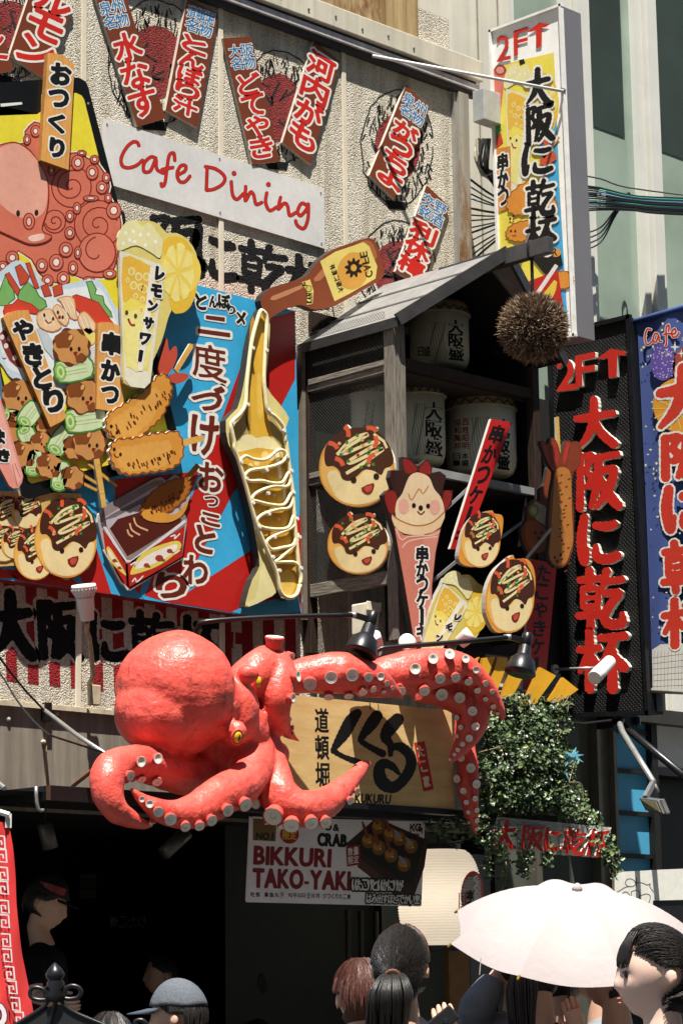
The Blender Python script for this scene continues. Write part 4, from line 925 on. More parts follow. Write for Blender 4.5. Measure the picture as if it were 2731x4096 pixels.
a.poly(crumb(*O_.p(812, 615), 30, 34, .3, 9, .22), '#241a0c'); a.up(); a.ell(*O_.p(812, 615), 12, 14, '#e0a548')
a.build('print', t); standoffs(t, pl, [O_.p(650, 690), O_.p(800, 630)], BD-.05, STEEL)

be = O_('597,712 608,706 618,716 620,760 614,840 612,888 640,925 664,960 656,985 668,1060 680,1180 690,1335 676,1376 645,1372 626,1348 570,1395 565,1380 580,1330 596,1300 590,1250 570,1150 545,1060 525,1020 519,965 545,938 560,880 572,800 585,745')
t, a, pl = cutout('beer_glass_cutout', 'tall pouring beer cut-out edged with rope light, right of the ray panel lettering', be, BD-.005, .055, '#e9df9e', (PR('#e6da92'), MT('dark_board_edge', '#26231f', .6)), smooth=2)
a.poly(E_('1000,340 1030,420 1020,700 1025,900 1060,1210 1110,1420 1060,1470 1000,1470 960,1450 895,1420 900,1000 935,560'), '#e9b93f', 2); a.up()
a.poly(E_('900,420 940,420 930,800 900,1000 905,1400 880,1430 850,1200 865,1000'), '#b9923a', 2); a.poly(E_('960,900 1000,900 1020,1200 980,1300 960,1200'), '#f0c95a', 2)
a.poly(E_('860,1230 760,1340 740,1480 810,1470 830,1430 870,1420'), '#b6a268', 2); a.poly(E_('1060,1230 1180,1400 1200,1560 1150,1500 1100,1430'), '#b3a06a', 2); a.up()
a.poly(G_('80,130 110,70 160,60 200,80 260,70 300,90 330,120 340,160 80,170'), '#f4e9b4', 3); a.up()
a.poly(G_('85,170 340,160 400,400 440,900 460,1000 420,1080 360,1060 300,850 200,600 120,300'), '#dfae3e', 2); a.up()
a.poly(G_('130,330 250,300 340,500 400,900 340,900 260,700'), '#d39e36', 2)
for x, y, r in ((250, 190, 22), (200, 240, 16), (290, 200, 20), (160, 260, 18), (240, 290, 14), (310, 440, 10), (230, 420, 8), (340, 590, 9)): a.ell(*G_.p(x, y), r/1.568, r*1.2/1.568, '#f0d790', n=12, dl=1)
a.poly(G_('310,150 335,140 360,330 340,340'), '#f3efe2', dl=1); a.poly(G_('355,360 375,350 385,460 370,470'), '#f3efe2', dl=1); a.poly(G_('330,960 400,900 440,1000 400,1080 350,1050'), '#ecc860', 2, dl=1)
a.poly(G_('130,1110 190,1090 210,990 240,860 300,980 320,1050 260,1090 150,1140'), '#efe6a8', 2, dl=2)
a.build('print', t)
standoffs(t, pl, [O_.p(600, 1000), O_.p(620, 1200)], BD-.06-DP, STEEL)
ROPE = MT('rope_light', '#ded3a8', .35, 0, .5, .1, 40)
def rope(pts, r, name='rope_light'):
    m = MB(); P = [WP(BD+.018).pt(p[0], p[1]) for p in pts]; m.tube(P, r, 8); return m.build(name, ROPE, t, True)
left = E_('1018,330 1000,318 985,335 960,410 920,560 897,700 880,850 866,1000 856,1160 805,1250 730,1325 738,1420 755,1500')+G_('60,150 85,220 120,340 160,490 190,600 232,710 270,800 300,865 330,950 350,1050 400,1085 450,1062 470,1000')
right = E_('1018,330 1040,360 1047,430 1036,600 1026,800 1022,950 1036,1100 1052,1220 1115,1265 1185,1345 1203,1400 1212,1490')+G_('385,120 405,280 425,430 436,600 450,750 462,880 476,950 470,1000')
rope(cr([p[:2] for p in left], 3), .0125); rope(cr([p[:2] for p in right], 3), .0125)
zig = G_('88,225 130,195 180,215 260,215 330,160 372,165 382,205 340,245 250,270 160,285 125,320 150,350 230,350 300,365 360,360 398,300 412,330 390,385 300,385 200,425 170,465 205,480 290,500 370,500 415,430 425,470 400,520 330,530 240,560 200,600 230,640 330,655 400,640 430,570 440,620 400,655 320,690 262,730 290,780 360,770 430,750 450,680 455,720 430,760 330,850 300,860 380,860 440,865 470,905')
rope(cr([p[:2] for p in zig], 4), .0105)
m = MB()
for p in G_('90,232 125,340 165,490 205,640 290,830 330,915 380,200 405,290 418,425 440,590 455,705 465,900 250,285 260,430 265,560 300,705')+E_('905,660 1028,680 860,1165 1050,1215 725,1325 1185,1400'): m.lathe(WP(BD+.01).pt(*p), (0, -1, 0), [(0, .011), (.024, .011)], 8)
o = m.build('rope_clips', MT('clear_clip', '#d9d8d4', .3), t); tag(o, kind='stuff')
o = MB().tube([WP(BD).pt(*G_.p(475, 1060)), WP(BD).pt(*G_.p(480, 1115))], .013, 8).build('cable_plug', MT('plug_grey', '#7a7a78', .5), t)
# =================================================================== barrel hut (wooden cage with sheet-metal roof)
CX0 = W(1205, 2000, 0).x; CD = .80; CX1 = CX0+1.27; PX0 = XP(CX0); PCF = WP(CD)
OLDW = wood('grey_weathered_wood', '#4b4640', '#8b8378', 7, (14, 14, 1), .8, .5)
OLDH = wood('grey_weathered_rail', '#4b4640', '#968d80', 7, (1, 1, 14), .8, .5)
BRNW = wood('dark_brown_wood', '#1d1410', '#37271c', 8, (9, 9, 1), .7, .4)
HUT = thing('barrel_hut', 'weathered wooden hut with metal roof and wire mesh holding sake barrels', 'hut', (CX0, YW-CD, 2.9))
def zx(px, py): return PX0.pt(px, py).z
ztop = zx(1590, 1290); zbot = zx(1590, 2560)
MB().box((CX0-.01, YW-CD, zbot), (CX0+.085, YW-CD+.085, ztop)).build('post', OLDW, HUT, bevel=.004)
MB().box((CX1-.06, YW-CD, zbot), (CX1, YW-CD+.06, ztop-.05)).build('post', BRNW, HUT, bevel=.004)
MB().box((CX0+.0, YW-.07, zbot), (CX0+.06, YW-.002, ztop)).build('post', BRNW, HUT, bevel=.004)
MB().box((CX1-.06, YW-.07, zbot), (CX1, YW-.002, ztop)).build('post', BRNW, HUT)
MB().box((CX0-.035, YW-.05, zbot+.2), (CX0-.004, YW-.004, ztop-.02)).build('edge_board', MT('dusty_board', '#6d6559', .8, var=.25), HUT)
for py in (1530, 1905, 2350):
    z = zx(1222, py); MB().box((CX0-.005, YW-CD+.087, z-.065), (CX0+.04, YW-.072, z+.012)).build('rail', OLDH, HUT, bevel=.003)
    if py < 2000: MB().box((CX0-.012, YW-CD+.088, z-.028), (CX0-.006, YW-.074, z-.022)).build('rail_groove', BRNW, HUT)
def zf_(px, py): return PCF.pt(px, py).z
for (px, py, h, m_) in ((1625, 1430, .06, BRNW), (1790, 1880, .045, GREYP), (1700, 2330, .05, BRNW)):
    z = zf_(px, py); MB().box((CX0+.087, YW-CD+.01, z-h), (CX1-.062, YW-CD+.05, z)).build('rail', m_, HUT)
zs1, zs2 = zf_(1650, 1462), zf_(1720, 1880)
SHB = MT('shelf_board', '#2a211a', .8, var=.2)
for z in (zs1, zs2): MB().box((CX0+.05, YW-CD+.06, z-.03), (CX1-.07, YW-.075, z)).build('shelf', SHB, HUT)
# roof: two metal slopes, ridge square to the wall
RX = W(1533, 1141, 0).x; RZ = W(1533, 1141, 0).z; EZ = PX0.pt(1585, 1285).z; RF = 1.04; EX = CX0-.02
ROOFM = streaky('roof_sheet', '#767574', '#8c8b89', None, 5, .42, .0)
ex2 = 2*RX-EX
def slope(x0, z0, x1, z1, name, df0, df1, th=.012):
    v = [(x0, YW-.003, z0), (x1, YW-.003, z1), (x1, YW-df1, z1), (x0, YW-df0, z0)]; nrm = Vector((-(z1-z0), 0, x1-x0)).normalized()
    if nrm.z < 0: nrm = -nrm
    v2 = [Vector(q)-nrm*th for q in v]
    return mesh(name, v+v2, [(0, 1, 2, 3), (7, 6, 5, 4), (0, 4, 5, 1), (1, 5, 6, 2), (2, 6, 7, 3), (3, 7, 4, 0)], ROOFM, HUT)
slope(EX, EZ+.02, RX, RZ, 'roof_slope', .84, RF); slope(ex2, EZ+.02, RX, RZ-.001, 'roof_slope', .84, RF)
m = MB()
for k in (.33, .66):                                  # rolled seams up the slope
    x, z = EX+(RX-EX)*k, EZ+.02+(RZ-EZ-.02)*k; m.beam((x, YW-.01, z+.004), (x, YW-(.84+(RF-.84)*k)+.01, z+.004), .012, .008)
m.build('roof_seam', ROOFM, HUT)
for s in (EX, ex2):
    MB().beam((s, YW-.845, EZ-.0), (RX, YW-RF-.005, RZ-.02), .02, .075, mi=0).build('verge_board', MT('dark_verge', '#3b3a3a', .5, .3, var=.3), HUT)
MB().box((EX-.012, YW-.845, EZ-.045), (EX-.002, YW-.005, EZ+.012)).build('gutter_strip', MT('dark_verge', '#3b3a3a', .5, .3, var=.3), HUT)
MB().box((RX-.028, YW-1.38, RZ-.105), (RX+.028, YW-.5, RZ-.005)).build('ridge_beam', MT('beam_metal', '#5b5a5a', .4, .5, var=.2), HUT, bevel=.004)
# dark plank lining at the back and wire mesh on the side
for i in range(9):
    x = CX0+.07+i*(CX1-CX0-.14)/9; MB().box((x, YW-.03, zs2+.35), (x+(CX1-CX0-.14)/9-.006, YW-.004, ztop+.25)).build('back_plank', BRNW, HUT)
mw = MB(); y0, y1 = YW-CD+.09, YW-.07; z0, z1 = zx(1222, 2340), zx(1222, 1330); s = .022
def hexline(x, ya, za, yb, zb): mw.beam((x, ya, za), (x, yb, zb), .0016, .0016, up=(1, 0, 0))
LZ = (z1-z0); n_ = int((y1-y0+LZ)/s)
for i in range(n_):
    for sgn in (1, -1):
        c = (y0-LZ if sgn > 0 else y0)+i*s; pts = []
        za, zb = z0, z1; ya, yb = c, c+sgn*LZ
        if sgn < 0: ya, yb = c, c-LZ
        # clip to the frame
        t0, t1 = 0, 1
        dy = yb-ya
        for lim, sg in ((y0, 1), (y1, -1)):
            t = (lim-ya)/dy
            if (dy > 0) == (sg > 0): t0 = max(t0, t)
            else: t1 = min(t1, t)
        if t1-t0 > .01: hexline(CX0+.012, ya+dy*t0, za+LZ*t0, ya+dy*t1, za+LZ*t1)
o = mw.build('wire_mesh', MT('galvanised_wire', '#6a6a66', .5, .6), HUT); tag(o, kind='stuff')

# sake barrels -------------------------------------------------------------------------------
class Cyl:
    def __init__(s, c, r): s.c = Vector(c); s.r = r; s.n = Vector((0, -1, 0))
    def pt(s, px, py, lift=0):
        d = ray(px, py); o = CAM-s.c; R_1 = s.r+lift
        a_ = d.x*d.x+d.y*d.y; b_ = 2*(o.x*d.x+o.y*d.y); c_ = o.x*o.x+o.y*o.y-R_1*R_1; D2 = max(b_*b_-4*a_*c_, 0)
        return CAM+d*((-b_-math.sqrt(D2))/(2*a_))
STRAW = MT('straw_wrap', '#b5a27c', .85, 0, .2, .35, 30, .5, 90, (1, 1, 6)); PAPER = MT('barrel_wrap', '#ddd6be', .7, 0, .2, .12, 7, .25, 40, (1, 1, .3))
CAPS = MT('straw_cap', '#8a765a', .9, 0, .2, .4, 40, .6, 90); ROPEB = MT('barrel_rope', '#9c8f74', .8, var=.3, scale=60)
def barrel(label, x0, x1, ytop, ybot, d, texts, group='sake barrels in the hut'):
    cx = (x0+x1)/2; c = W(cx, ybot, d); r = (x1-x0)/2*mpp(c)*1.0; zt_ = W(cx, ytop, d).z; zb_ = c.z; h = zt_-zb_
    t = thing('sake_barrel', label, 'barrel', (c.x, c.y, zb_), group)
    MB().lathe((c.x, c.y, zb_), (0, 0, 1), [(0, r*.80), (h*.03, r*.9), (h*.10, r*.975), (h*.18, r), (h*.78, r)], 32).build('body', PAPER, t, True)
    MB().lathe((c.x, c.y, zb_), (0, 0, 1), [(h*.781, r*1.0), (h*.80, r*1.02), (h*.9, r*1.0), (h*.96, r*.93), (h*.99, r*.8)], 32).build('straw_cap', CAPS, t, True)
    n = 26; m = MB()
    m.tube([(c.x+(r+.006)*math.cos(2*math.pi*i/n), c.y+(r+.006)*math.sin(2*math.pi*i/n), zb_+h*.785) for i in range(n)], .007, 6, closed=True)
    m.build('rope', ROPEB, t)
    zz = MB(); zz.tube([(c.x+(r*1.02+.006)*math.cos(2*math.pi*i/40), c.y+(r*1.02+.006)*math.sin(2*math.pi*i/40), zb_+h*(.83+.03*(-1)**i)) for i in range(40)], .005, 5, closed=True); zz.build('rope', MT('dark_rope', '#2f281e', .8), t)
    cy_ = Cyl((c.x, c.y, 0), r); a = Art(cy_, .0015)
    for rows, q, col, kw in texts: a.grid(rows, q, PR(col), **kw)
    rr = random.Random(int(x0)); yy0, yy1 = ytop+(ybot-ytop)*.27, ytop+(ybot-ytop)*.88
    for k in range(9):
        xx = x0+(x1-x0)*(.35+.028*k)
        a.line([(xx+6*math.sin(k+j*.9), yy0+(yy1-yy0)*j/8) for j in range(9)], 2.2, '#8d8a7c', 2)
    a.build('lettering', t); return t
K3 = dict(gap=.02, bold=.03, n=30)
barrel('sake barrel alone on the top shelf under the hut roof', 1640, 1878, 1215, 1478, .42, [(['大', '阪', '盛'], H_('1005,280 1100,285 1105,540 1010,530'), '#141414', K3), (['日盛'], H_('815,450 895,445 895,510 815,512'), '#3a3630', dict(gap=.05, bold=.01, n=20))])
barrel('sake barrel on the middle shelf right behind the front post', 1580, 1783, 1520, 1862, .45, [(['大', '阪', '盛'], H_('865,795 968,800 970,1140 865,1120'), '#141414', K3)])
barrel('sake barrel with red characters behind the slanting red banner', 1786, 2068, 1580, 1905, .50, [(['協百', '和姓', '萬昭', '邦明'], H_('1040,900 1140,895 1140,1095 1038,1098'), '#a52c22', dict(gap=.08, bold=.012, n=20)), (['日本', '醸盛'], H_('1032,1115 1138,1112 1138,1200 1032,1200'), '#1d1a18', dict(gap=.08, bold=.012, n=20)), (['大', '阪', '盛'], H_('1310,900 1395,905 1390,1225 1315,1215'), '#141414', K3)])
barrel('sake barrel seen through the wire mesh on the hut side', 1405, 1560, 1520, 1830, .33, [])

# cedar ball on its rope
sgc = XP(RX+.0).pt(2133, 1312); sr = 138*mpp(sgc)
CB = thing('cedar_ball', 'brown ball of cedar twigs hanging from the hut ridge', 'cedar ball', (sgc.x, sgc.y, sgc.z-sr))
TW = MT('cedar_twig', '#6b5644', .9, 0, .15, .45, 60); 
bm_ = bmesh.new(); bmesh.ops.create_icosphere(bm_, subdivisions=3, radius=sr*.93)
o = mesh('core', [v.co+sgc for v in bm_.verts], [[v.index for v in f.verts] for f in bm_.faces], MT('cedar_core', '#120c08', .95), CB); bm_.free()
m = MB(); rr = random.Random(3)
for i in range(8200):
    z = 1-2*(i+.5)/8200; t = i*2.399963; q = Vector((math.sqrt(1-z*z)*math.cos(t), math.sqrt(1-z*z)*math.sin(t), z))
    dirv = (q+Vector((rr.gauss(0, .38), rr.gauss(0, .38), rr.gauss(.12, .38)))).normalized()
    p = sgc+q*sr*rr.uniform(.86, .95); l = sr*rr.choice((.08, .12, .12, .17, .24))*rr.uniform(.7, 1.1); x = dirv.orthogonal().normalized(); x.rotate(Matrix.Rotation(rr.uniform(0, 6), 3, dirv)); wd = rr.uniform(.0022, .0046); y = dirv.cross(x)
    m.add([p+x*wd, p-x*wd*.5+y*wd, p-x*wd*.5-y*wd, p+dirv*l], [(0, 1, 3), (1, 2, 3), (2, 0, 3)], 0 if rr.random() < .7 else 1)
o = m.build('twigs', [TW, MT('cedar_twig_pale', '#a8927a', .9, var=.3, scale=60)], CB); tag(o, kind='stuff')
MB().tube([(sgc.x, sgc.y, sgc.z+sr*.9), (sgc.x, sgc.y, RZ-.0)], .010, 8).build('rope', BLK, CB)
MB().tube([(sgc.x+.034*math.cos(t), sgc.y, RZ-.055+.06*math.sin(t)) for t in np.linspace(0, 6.283, 17)[:-1]], .008, 6, closed=True).build('rope_loop', BLK, CB)

# takoyaki cut-outs on the mesh side
psd = XP(CX0-.03)
for nm, (cx, cy, rx, ry), lab in ((1, (825, 255, 236, 252), 'larger takoyaki face cut-out on the mesh side of the hut'), (2, (832, 740, 190, 192), 'smaller takoyaki face cut-out below the larger one on the hut side')):
    c = G_.p(cx, cy); R_1, R_2 = rx/1.568, ry/1.568; f = aff(c, (R_1, R_1*.02), (0, R_2)); ol = [f(math.cos(t)*1.0, .06+math.sin(t)*.97) for t in np.linspace(0, 2*math.pi, 41)[:-1]]
    top = [i for i, p in enumerate(ol)]
    t, a, pl = cutout('takoyaki_cutout', lab, ol, 0, .02, TK_EDGE, (PR(TK_EDGE), EDGE), grp='takoyaki cut-outs on the hut', smooth=0, pl=psd)
    for s in ('-.34,-.92 -.28,-1.02 -.2,-.95 -.15,-.8 -.3,-.8', '.3,-1.0 .42,-.95 .52,-.98 .5,-.85 .36,-.86'): slab('ginger', [f(*[float(v) for v in q.split(',')]) for q in s.split()], psd, .018, (PR(TK_GING), EDGE), t, 3, lift=-.001)
    takoyaki(a, f, (R_1+R_2)/2, 20+nm); a.build('print', t)
    standoffs(t, pl, [c], .028, STEEL)

# fried-skewer cake cone
DF = CD+.10; PF = WP(DF)
co = G_('1110,200 1160,208 1208,262 1262,215 1298,262 1295,300 1345,290 1385,318 1365,410 1428,408 1420,500 1378,550 1352,660 1322,800 1302,1000 1292,1365 1178,1365 1120,1000 1070,700 1030,570 988,440 1020,408 1052,402 1030,330 1042,282 1112,288')
t, a, pl = cutout('cake_cone_cutout', 'smiling cream cone cut-out with strawberries on the hut front', co, DF, .03, '#d98c78', (PR('#3a1512'), MT('dark_board_edge', '#26231f', .6)), smooth=0)
for s in ('1115,215 1160,225 1205,275 1180,300 1130,300', '1215,275 1262,225 1288,265 1285,310 1230,300', '1000,430 1060,415 1080,470 1060,550 1025,540', '1370,420 1418,420 1410,490 1370,540'): a.poly(G_(s), '#8f241c', 3)
for s in ('1060,320 1100,290 1150,310 1160,360 1110,440 1070,420', '1280,320 1320,295 1370,310 1370,380 1340,440 1290,370'): a.poly(G_(s), '#3b1d14', 3, dl=1)
a.up(2)
a.poly(G_('1075,480 1110,430 1150,330 1190,300 1230,302 1280,330 1310,400 1350,450 1372,520 1360,600 1250,650 1130,640 1070,570'), '#ecd0a8', 3); a.up()
a.poly(G_('1045,560 1100,600 1200,630 1300,610 1378,540 1350,640 1240,690 1120,680 1060,630'), '#e9c79a', 2); a.line(G_('1045,560 1100,600 1200,632 1300,610 1378,540'), 5, '#b0703c', 3, dl=1)
a.line(G_('1150,430 1170,470 1215,400 1240,430 1275,380'), 5, '#c98f54', 3, dl=1)
for x, y in ((1120, 510), (1315, 515)): a.ell(*G_.p(x, y), 22, 30, '#e7ab98', dl=1)
for x, y in ((1183, 505), (1272, 508)): a.ell(*G_.p(x, y), 8, 10, '#1c0d08', dl=2)
a.ell(*G_.p(1226, 520), 9, 11, '#2b140c', dl=2); a.line(G_('1205,540 1228,560 1250,540'), 5, '#6d2416', 3, dl=2)
a.poly(G_('1062,640 1120,690 1240,700 1350,650 1318,800 1296,1000 1286,1360 1186,1360 1126,1000 1076,720'), '#d07f6c'); a.up()
a.poly(G_('1240,705 1345,660 1318,800 1296,1000 1286,1360 1240,1360'), '#da8d79'); a.up()
for s in ('1070,650 1105,720 1150,700 1300,690 1345,665', '1110,770 1160,725 1330,700'): a.line(G_(s), 5, '#f0c4b0', 3)
a.grid(['串', 'か', 'つ', 'ケ', 'ー', 'キ'], G_('1196,758 1276,758 1268,1345 1200,1345'), '#141010', gap=.05, bold=.05, out=.10, omat=WHT, n=26)
a.build('print', t); standoffs(t, pl, [G_.p(1230, 600), G_.p(1240, 1100)], .075, STEEL)

# slanting red banners
def banner(label, quad, rows, tq, d, grp='red hanging strips on the hut'):
    t, a, pl = cutout('red_strip_sign', label, quad, d, .02, '#b51d1d', (PR('#c11f1e'), MT('pale_edge', '#b0aca6', .5)), smooth=0, grp=grp)
    a.grid(rows, tq, '#0f0c0c', gap=.08, bold=.035, n=30); a.build('lettering', t); standoffs(t, pl, [((quad[0][0]+quad[2][0])/2, (quad[0][1]+quad[2][1])/2)], d-.02-CD+.02, STEEL)
banner('red strip sign leaning in front of the sake barrel', [H_.p(1275, 902), H_.p(1405, 926), J_.p(195, 312), J_.p(108, 305)], ['串', 'か', 'つ', 'ケ', 'ー', 'キ'], [H_.p(1285, 925), H_.p(1380, 945), J_.p(190, 290), J_.p(120, 285)], CD+.06)
banner('upright red strip sign beside the black perforated sign', [J_.p(612, 368), J_.p(776, 400), J_.p(700, 1180), J_.p(560, 1215)], ['た', 'こ', 'や', 'き', 'ケ', 'ー'], [J_.p(650, 395), J_.p(745, 410), J_.p(685, 1090), J_.p(600, 1095)], CD+.04)

# two tilted takoyaki cut-outs
for lab, ol, c, ux, uy, sc, sd, d in (('tilted takoyaki cut-out at the upper right of the hut front', J_('350,68 372,66 385,85 430,95 440,140 425,240 390,310 330,390 280,418 220,415 175,395 160,350 175,270 200,180 250,110 310,80'), J_.p(300, 245), (78, 14), (-14, 112), 88, 31, CD+.16), ('lower tilted takoyaki cut-out above the yellow slats', J_('440,390 500,345 515,370 590,370 635,440 640,560 620,640 590,720 540,800 460,828 390,825 345,750 328,680 335,560 380,450'), J_.p(485, 595), (96, 10), (-14, 150), 112, 32, CD+.22)):
    t, a, pl = cutout('takoyaki_cutout', lab, ol, d, .03, TK_EDGE, (PR(TK_EDGE), MT('grey_board_edge', '#8d8a84', .6)), grp='takoyaki cut-outs on the hut', smooth=3)
    takoyaki(a, aff(c, ux, uy), sc, sd); a.build('print', t); standoffs(t, pl, [c], d-.03-CD+.02, STEEL)
# small lemon sour cut-out
ol = J_('55,535 75,490 120,470 160,458 180,470 230,470 280,520 322,550 330,640 320,740 280,850 230,880 0,920 -60,900 -20,700 20,600')
t, a, pl = cutout('lemon_sour_cutout', 'small tilted lemon sour cut-out behind the octopus arm', ol, CD+.12, .03, '#d9c860', (PR('#dccb6c'), MT('grey_board_edge', '#8d8a84', .6)), grp='lemon sour cut-outs', smooth=2)
f = aff(J_.p(105, 730), (125, 62), (-70, 175)); lemon_glass(a, f, 120, [('レ', J_('140,720 178,695 170,760 135,750')), ('モ', J_('80,790 120,770 118,815 85,820')), ('ン', J_('20,850 60,840 60,880 25,885'))], True); a.build('print', t); standoffs(t, pl, [J_.p(200, 600)], .08, STEEL)
# shrimp skewer and chicken skewer at the hut's right corner
t, a, pl = cutout('shrimp_skewer_cutout', 'tall fried shrimp skewer cut-out at the right corner of the hut', I_('672,900 690,885 720,905 735,862 770,880 790,930 800,960 830,880 860,890 900,885 930,920 920,1040 880,1080 868,1180 880,1300 882,1500')+J_('870,330 840,400 790,430 740,400 720,330 735,200')+I_('722,1400 740,1200 760,1080 730,1040'), CD+.24, .025, '#a5602c', (PR('#7d3a1a'), MT('dark_board_edge', '#26231f', .6)), smooth=2)
a.poly(I_('685,905 715,920 730,1030 770,1060 750,1070 715,1010'), '#b5382c'); a.poly(I_('740,880 770,890 790,990 780,1050 750,1000'), '#a53226'); a.poly(I_('810,1000 835,890 860,900 850,960 820,1040'), '#b5382c'); a.poly(I_('855,920 900,895 920,950 910,1040 870,1080 840,1060'), '#8a3a20', 3); a.up()
a.poly(I_('760,1090 790,1050 840,1055 865,1110 868,1300 878,1500')+J_('860,320 835,390 790,415 745,390 728,330 745,150')+I_('740,1400 755,1200'), '#c07a36', 2); a.up()
rr = random.Random(8)
for i in range(26): q = I_.p(rr.uniform(790, 855), 1100+i*24); a.line([(q[0]-5, q[1]+2), (q[0]+5, q[1]-3)], 6, '#6a3414')
for x, y in ((763, 360), (800, 342)): a.ell(*J_.p(x, y), 5, 6, '#2c1208')
a.poly(J_('765,378 790,370 785,395 772,395'), '#8a2416', 2)
slab('stick', I_('768,735 788,730 800,960 775,960'), WP(CD+.235), .012, (wood('bamboo', '#b98a3a', '#d9ad5c', 20), EDGE), t); a.build('print', t); standoffs(t, pl, [I_.p(820, 1300)], .22, STEEL)
t, a, pl = cutout('chicken_skewer_cutout', 'dim chicken and leek skewer cut-out behind the shrimp skewer', I_('715,1060 735,1050 750,1150 745,1400 720,1560')+J_('640,330 600,340 560,250 555,180 590,120')+I_('590,1300 640,1250 670,1260 670,1190 700,1150'), CD+.12, .025, '#8a4a24', (PR('#8a4020'), MT('dark_board_edge', '#26231f', .6)), smooth=2)
a.poly(I_('605,1310 640,1262 700,1290 740,1380 730,1430 650,1380'), '#c9c293'); a.ell(*I_.p(632, 1320), 20, 26, '#8a9a4c', dl=1); a.ell(*I_.p(632, 1320), 12, 16, '#c9c293', dl=2)
a.poly(J_('580,150 640,130 700,180 700,260 640,310 590,280'), '#a9592c', 3)
for x, y in ((640, 205), (680, 205)): a.ell(*J_.p(x, y), 5, 6, '#2c1208', dl=1)
a.ell(*J_.p(662, 240), 9, 8, '#7d2012', dl=1); a.build('print', t); standoffs(t, pl, [J_.p(640, 230)], .1, STEEL)
# flat iron bars bracing the cut-outs
for lab, p0, p1, d0, d1 in (('grey flat bar bracing the cut-outs at the cone', J_.p(-40, 540), J_.p(170, 365), CD+.03, CD+.1), ('thin grey bar running behind the chicken skewer', J_.p(420, 240), J_.p(600, 110), CD+.06, CD+.02), ('pale bar across the shrimp skewer', J_.p(585, 365), J_.p(740, 180), CD+.18, CD+.27), ('grey bar from the shelf behind the red strip', H_.p(985, 1475), H_.p(1150, 1320), CD+.02, CD+.03)):
    b = MB().beam(W(*p0, d0), W(*p1, d1), .018, .006, up=(0, -1, 0)).build('flat_bar', GREYP); tag(b, lab, 'bar', 'bracing bars on the hut')

# yellow slats
SL = thing('yellow_slat_fan', 'fan of yellow painted slats sticking up behind the ivy', 'fence', W(2080, 2760, 1.0))
YS = PR('#f0b22c', .45)
for q in ('230,1022 292,985 262,1050 240,1075', '315,990 388,981 345,1105 290,1110', '405,986 462,990 470,1020 420,1150 395,1225 350,1190', '475,1090 570,1100 490,1250 430,1245', '672,1048 770,1102 640,1280 560,1290', '815,1112 910,1188 800,1270 720,1262'):
    slab('slat', J_(q), WP(.96), .02, (YS, PR('#a87418')), SL)
MB().tube([W(*J_.p(250, 1160), .93), W(*J_.p(850, 1240), .93)], .012, 8).build('rail', BLKM, SL)
# black boards put where the hut looks dark: right flank and below the shelf
DKB = MT('black_boards', '#0e0d0d', .8, var=.3)
zwin_a, zwin_b = PCF.pt(2180, 1640).z, PCF.pt(2180, 1930).z
MB().box((CX1+.002, YW-CD+.05, zs2-.9), (CX1+.02, YW-.002, zs2+.02)).build('flank_board', DKB, HUT)
MB().box((CX1+.002, YW-CD+.05, zs2+.021), (CX1+.02, YW-.42, ztop+.1)).build('flank_board', DKB, HUT)
MB().box((CX1+.002, YW-.419, ztop-.32), (CX1+.02, YW-.002, ztop+.2)).build('flank_board', DKB, HUT)
MB().box((CX0+.35, YW-.36, zs2-.95), (CX1+.30, YW-.34, zs2-.04)).build('void_backing', DKB, HUT)  # black sheet standing in for the dark void behind the cut-outs
for x0_, x1_ in ((RX+.03, ex2-.03),): mesh('gable_lining', [(x0_, YW-.03, RZ-.05), (x1_, YW-.03, EZ), (x1_, YW-.84, EZ), (x0_, YW-.84, RZ-.05)], [(0, 1, 2, 3)], DKB, HUT)
mesh('gable_lining', [(RX-.02, YW-.05, RZ-.06), (EX+.03, YW-.05, EZ-.02), (EX+.03, YW-.80, EZ-.02), (RX-.02, YW-.80, RZ-.06)], [(0, 1, 2, 3)], DKB, HUT)

# =================================================================== white "2F" projecting sign
X2 = W(1965, 600, .10).x; P2 = XP(X2); TH = .20
WS = thing('projecting_sign', 'tall white projecting sign box with 2F arrow and lemon sour picture', 'sign', P2.pt(2100, 1200))
o4 = [C_.p(362, 197), C_.p(800, 34), (2296, 1340), (2006, 1400)]
slab('box', o4, P2, TH, (PR('#f6f5f1', .35, k=.95), MT('grey_aluminium', '#757478', .45, .2, .4, .06, 3)), WS)
a = Art(P2)
a.poly(C_('375,432 560,375 757,330 812,1568')+[(2262, 1310), (2010, 1350)]+C_('400,1568'), '#f4e25a'); a.up()
a.poly([C_.p(770, 660), C_.p(790, 1150), (2270, 1310), (2200, 1320), C_.p(700, 1100), C_.p(660, 900)], '#4ab3e4')
a.poly(C_('378,435 440,405 470,450 440,560 425,700 395,750 385,740'), '#dd7a68'); a.poly(C_('390,760 415,750 430,820 395,860'), '#5ba456'); a.poly(C_('392,860 425,830 440,900 400,935'), '#cf4634'); a.poly(C_('480,395 540,378 545,410 485,450'), YEL); a.poly(C_('536,378 568,369 578,398 545,412'), '#141414'); a.up()
a.ell(*C_.p(420, 440), 24, 22, '#a8382c'); a.ell(*C_.p(420, 440), 16, 14, '#e59a88', dl=1); a.up(2)
f = aff(C_.p(565, 800), (210/1.568, -22/1.568), (0, 440/1.568)); lemon_glass(a, f, 140, [], True)
a.poly(C_('395,935 485,915 490,1300 405,1335'), '#d98f44'); a.up(); a.grid(['串', 'か', 'つ'], C_('400,965 470,950 475,1285 405,1300'), '#141414', gap=.06, bold=.045, out=.09, omat=WHT, n=24); a.up(2)
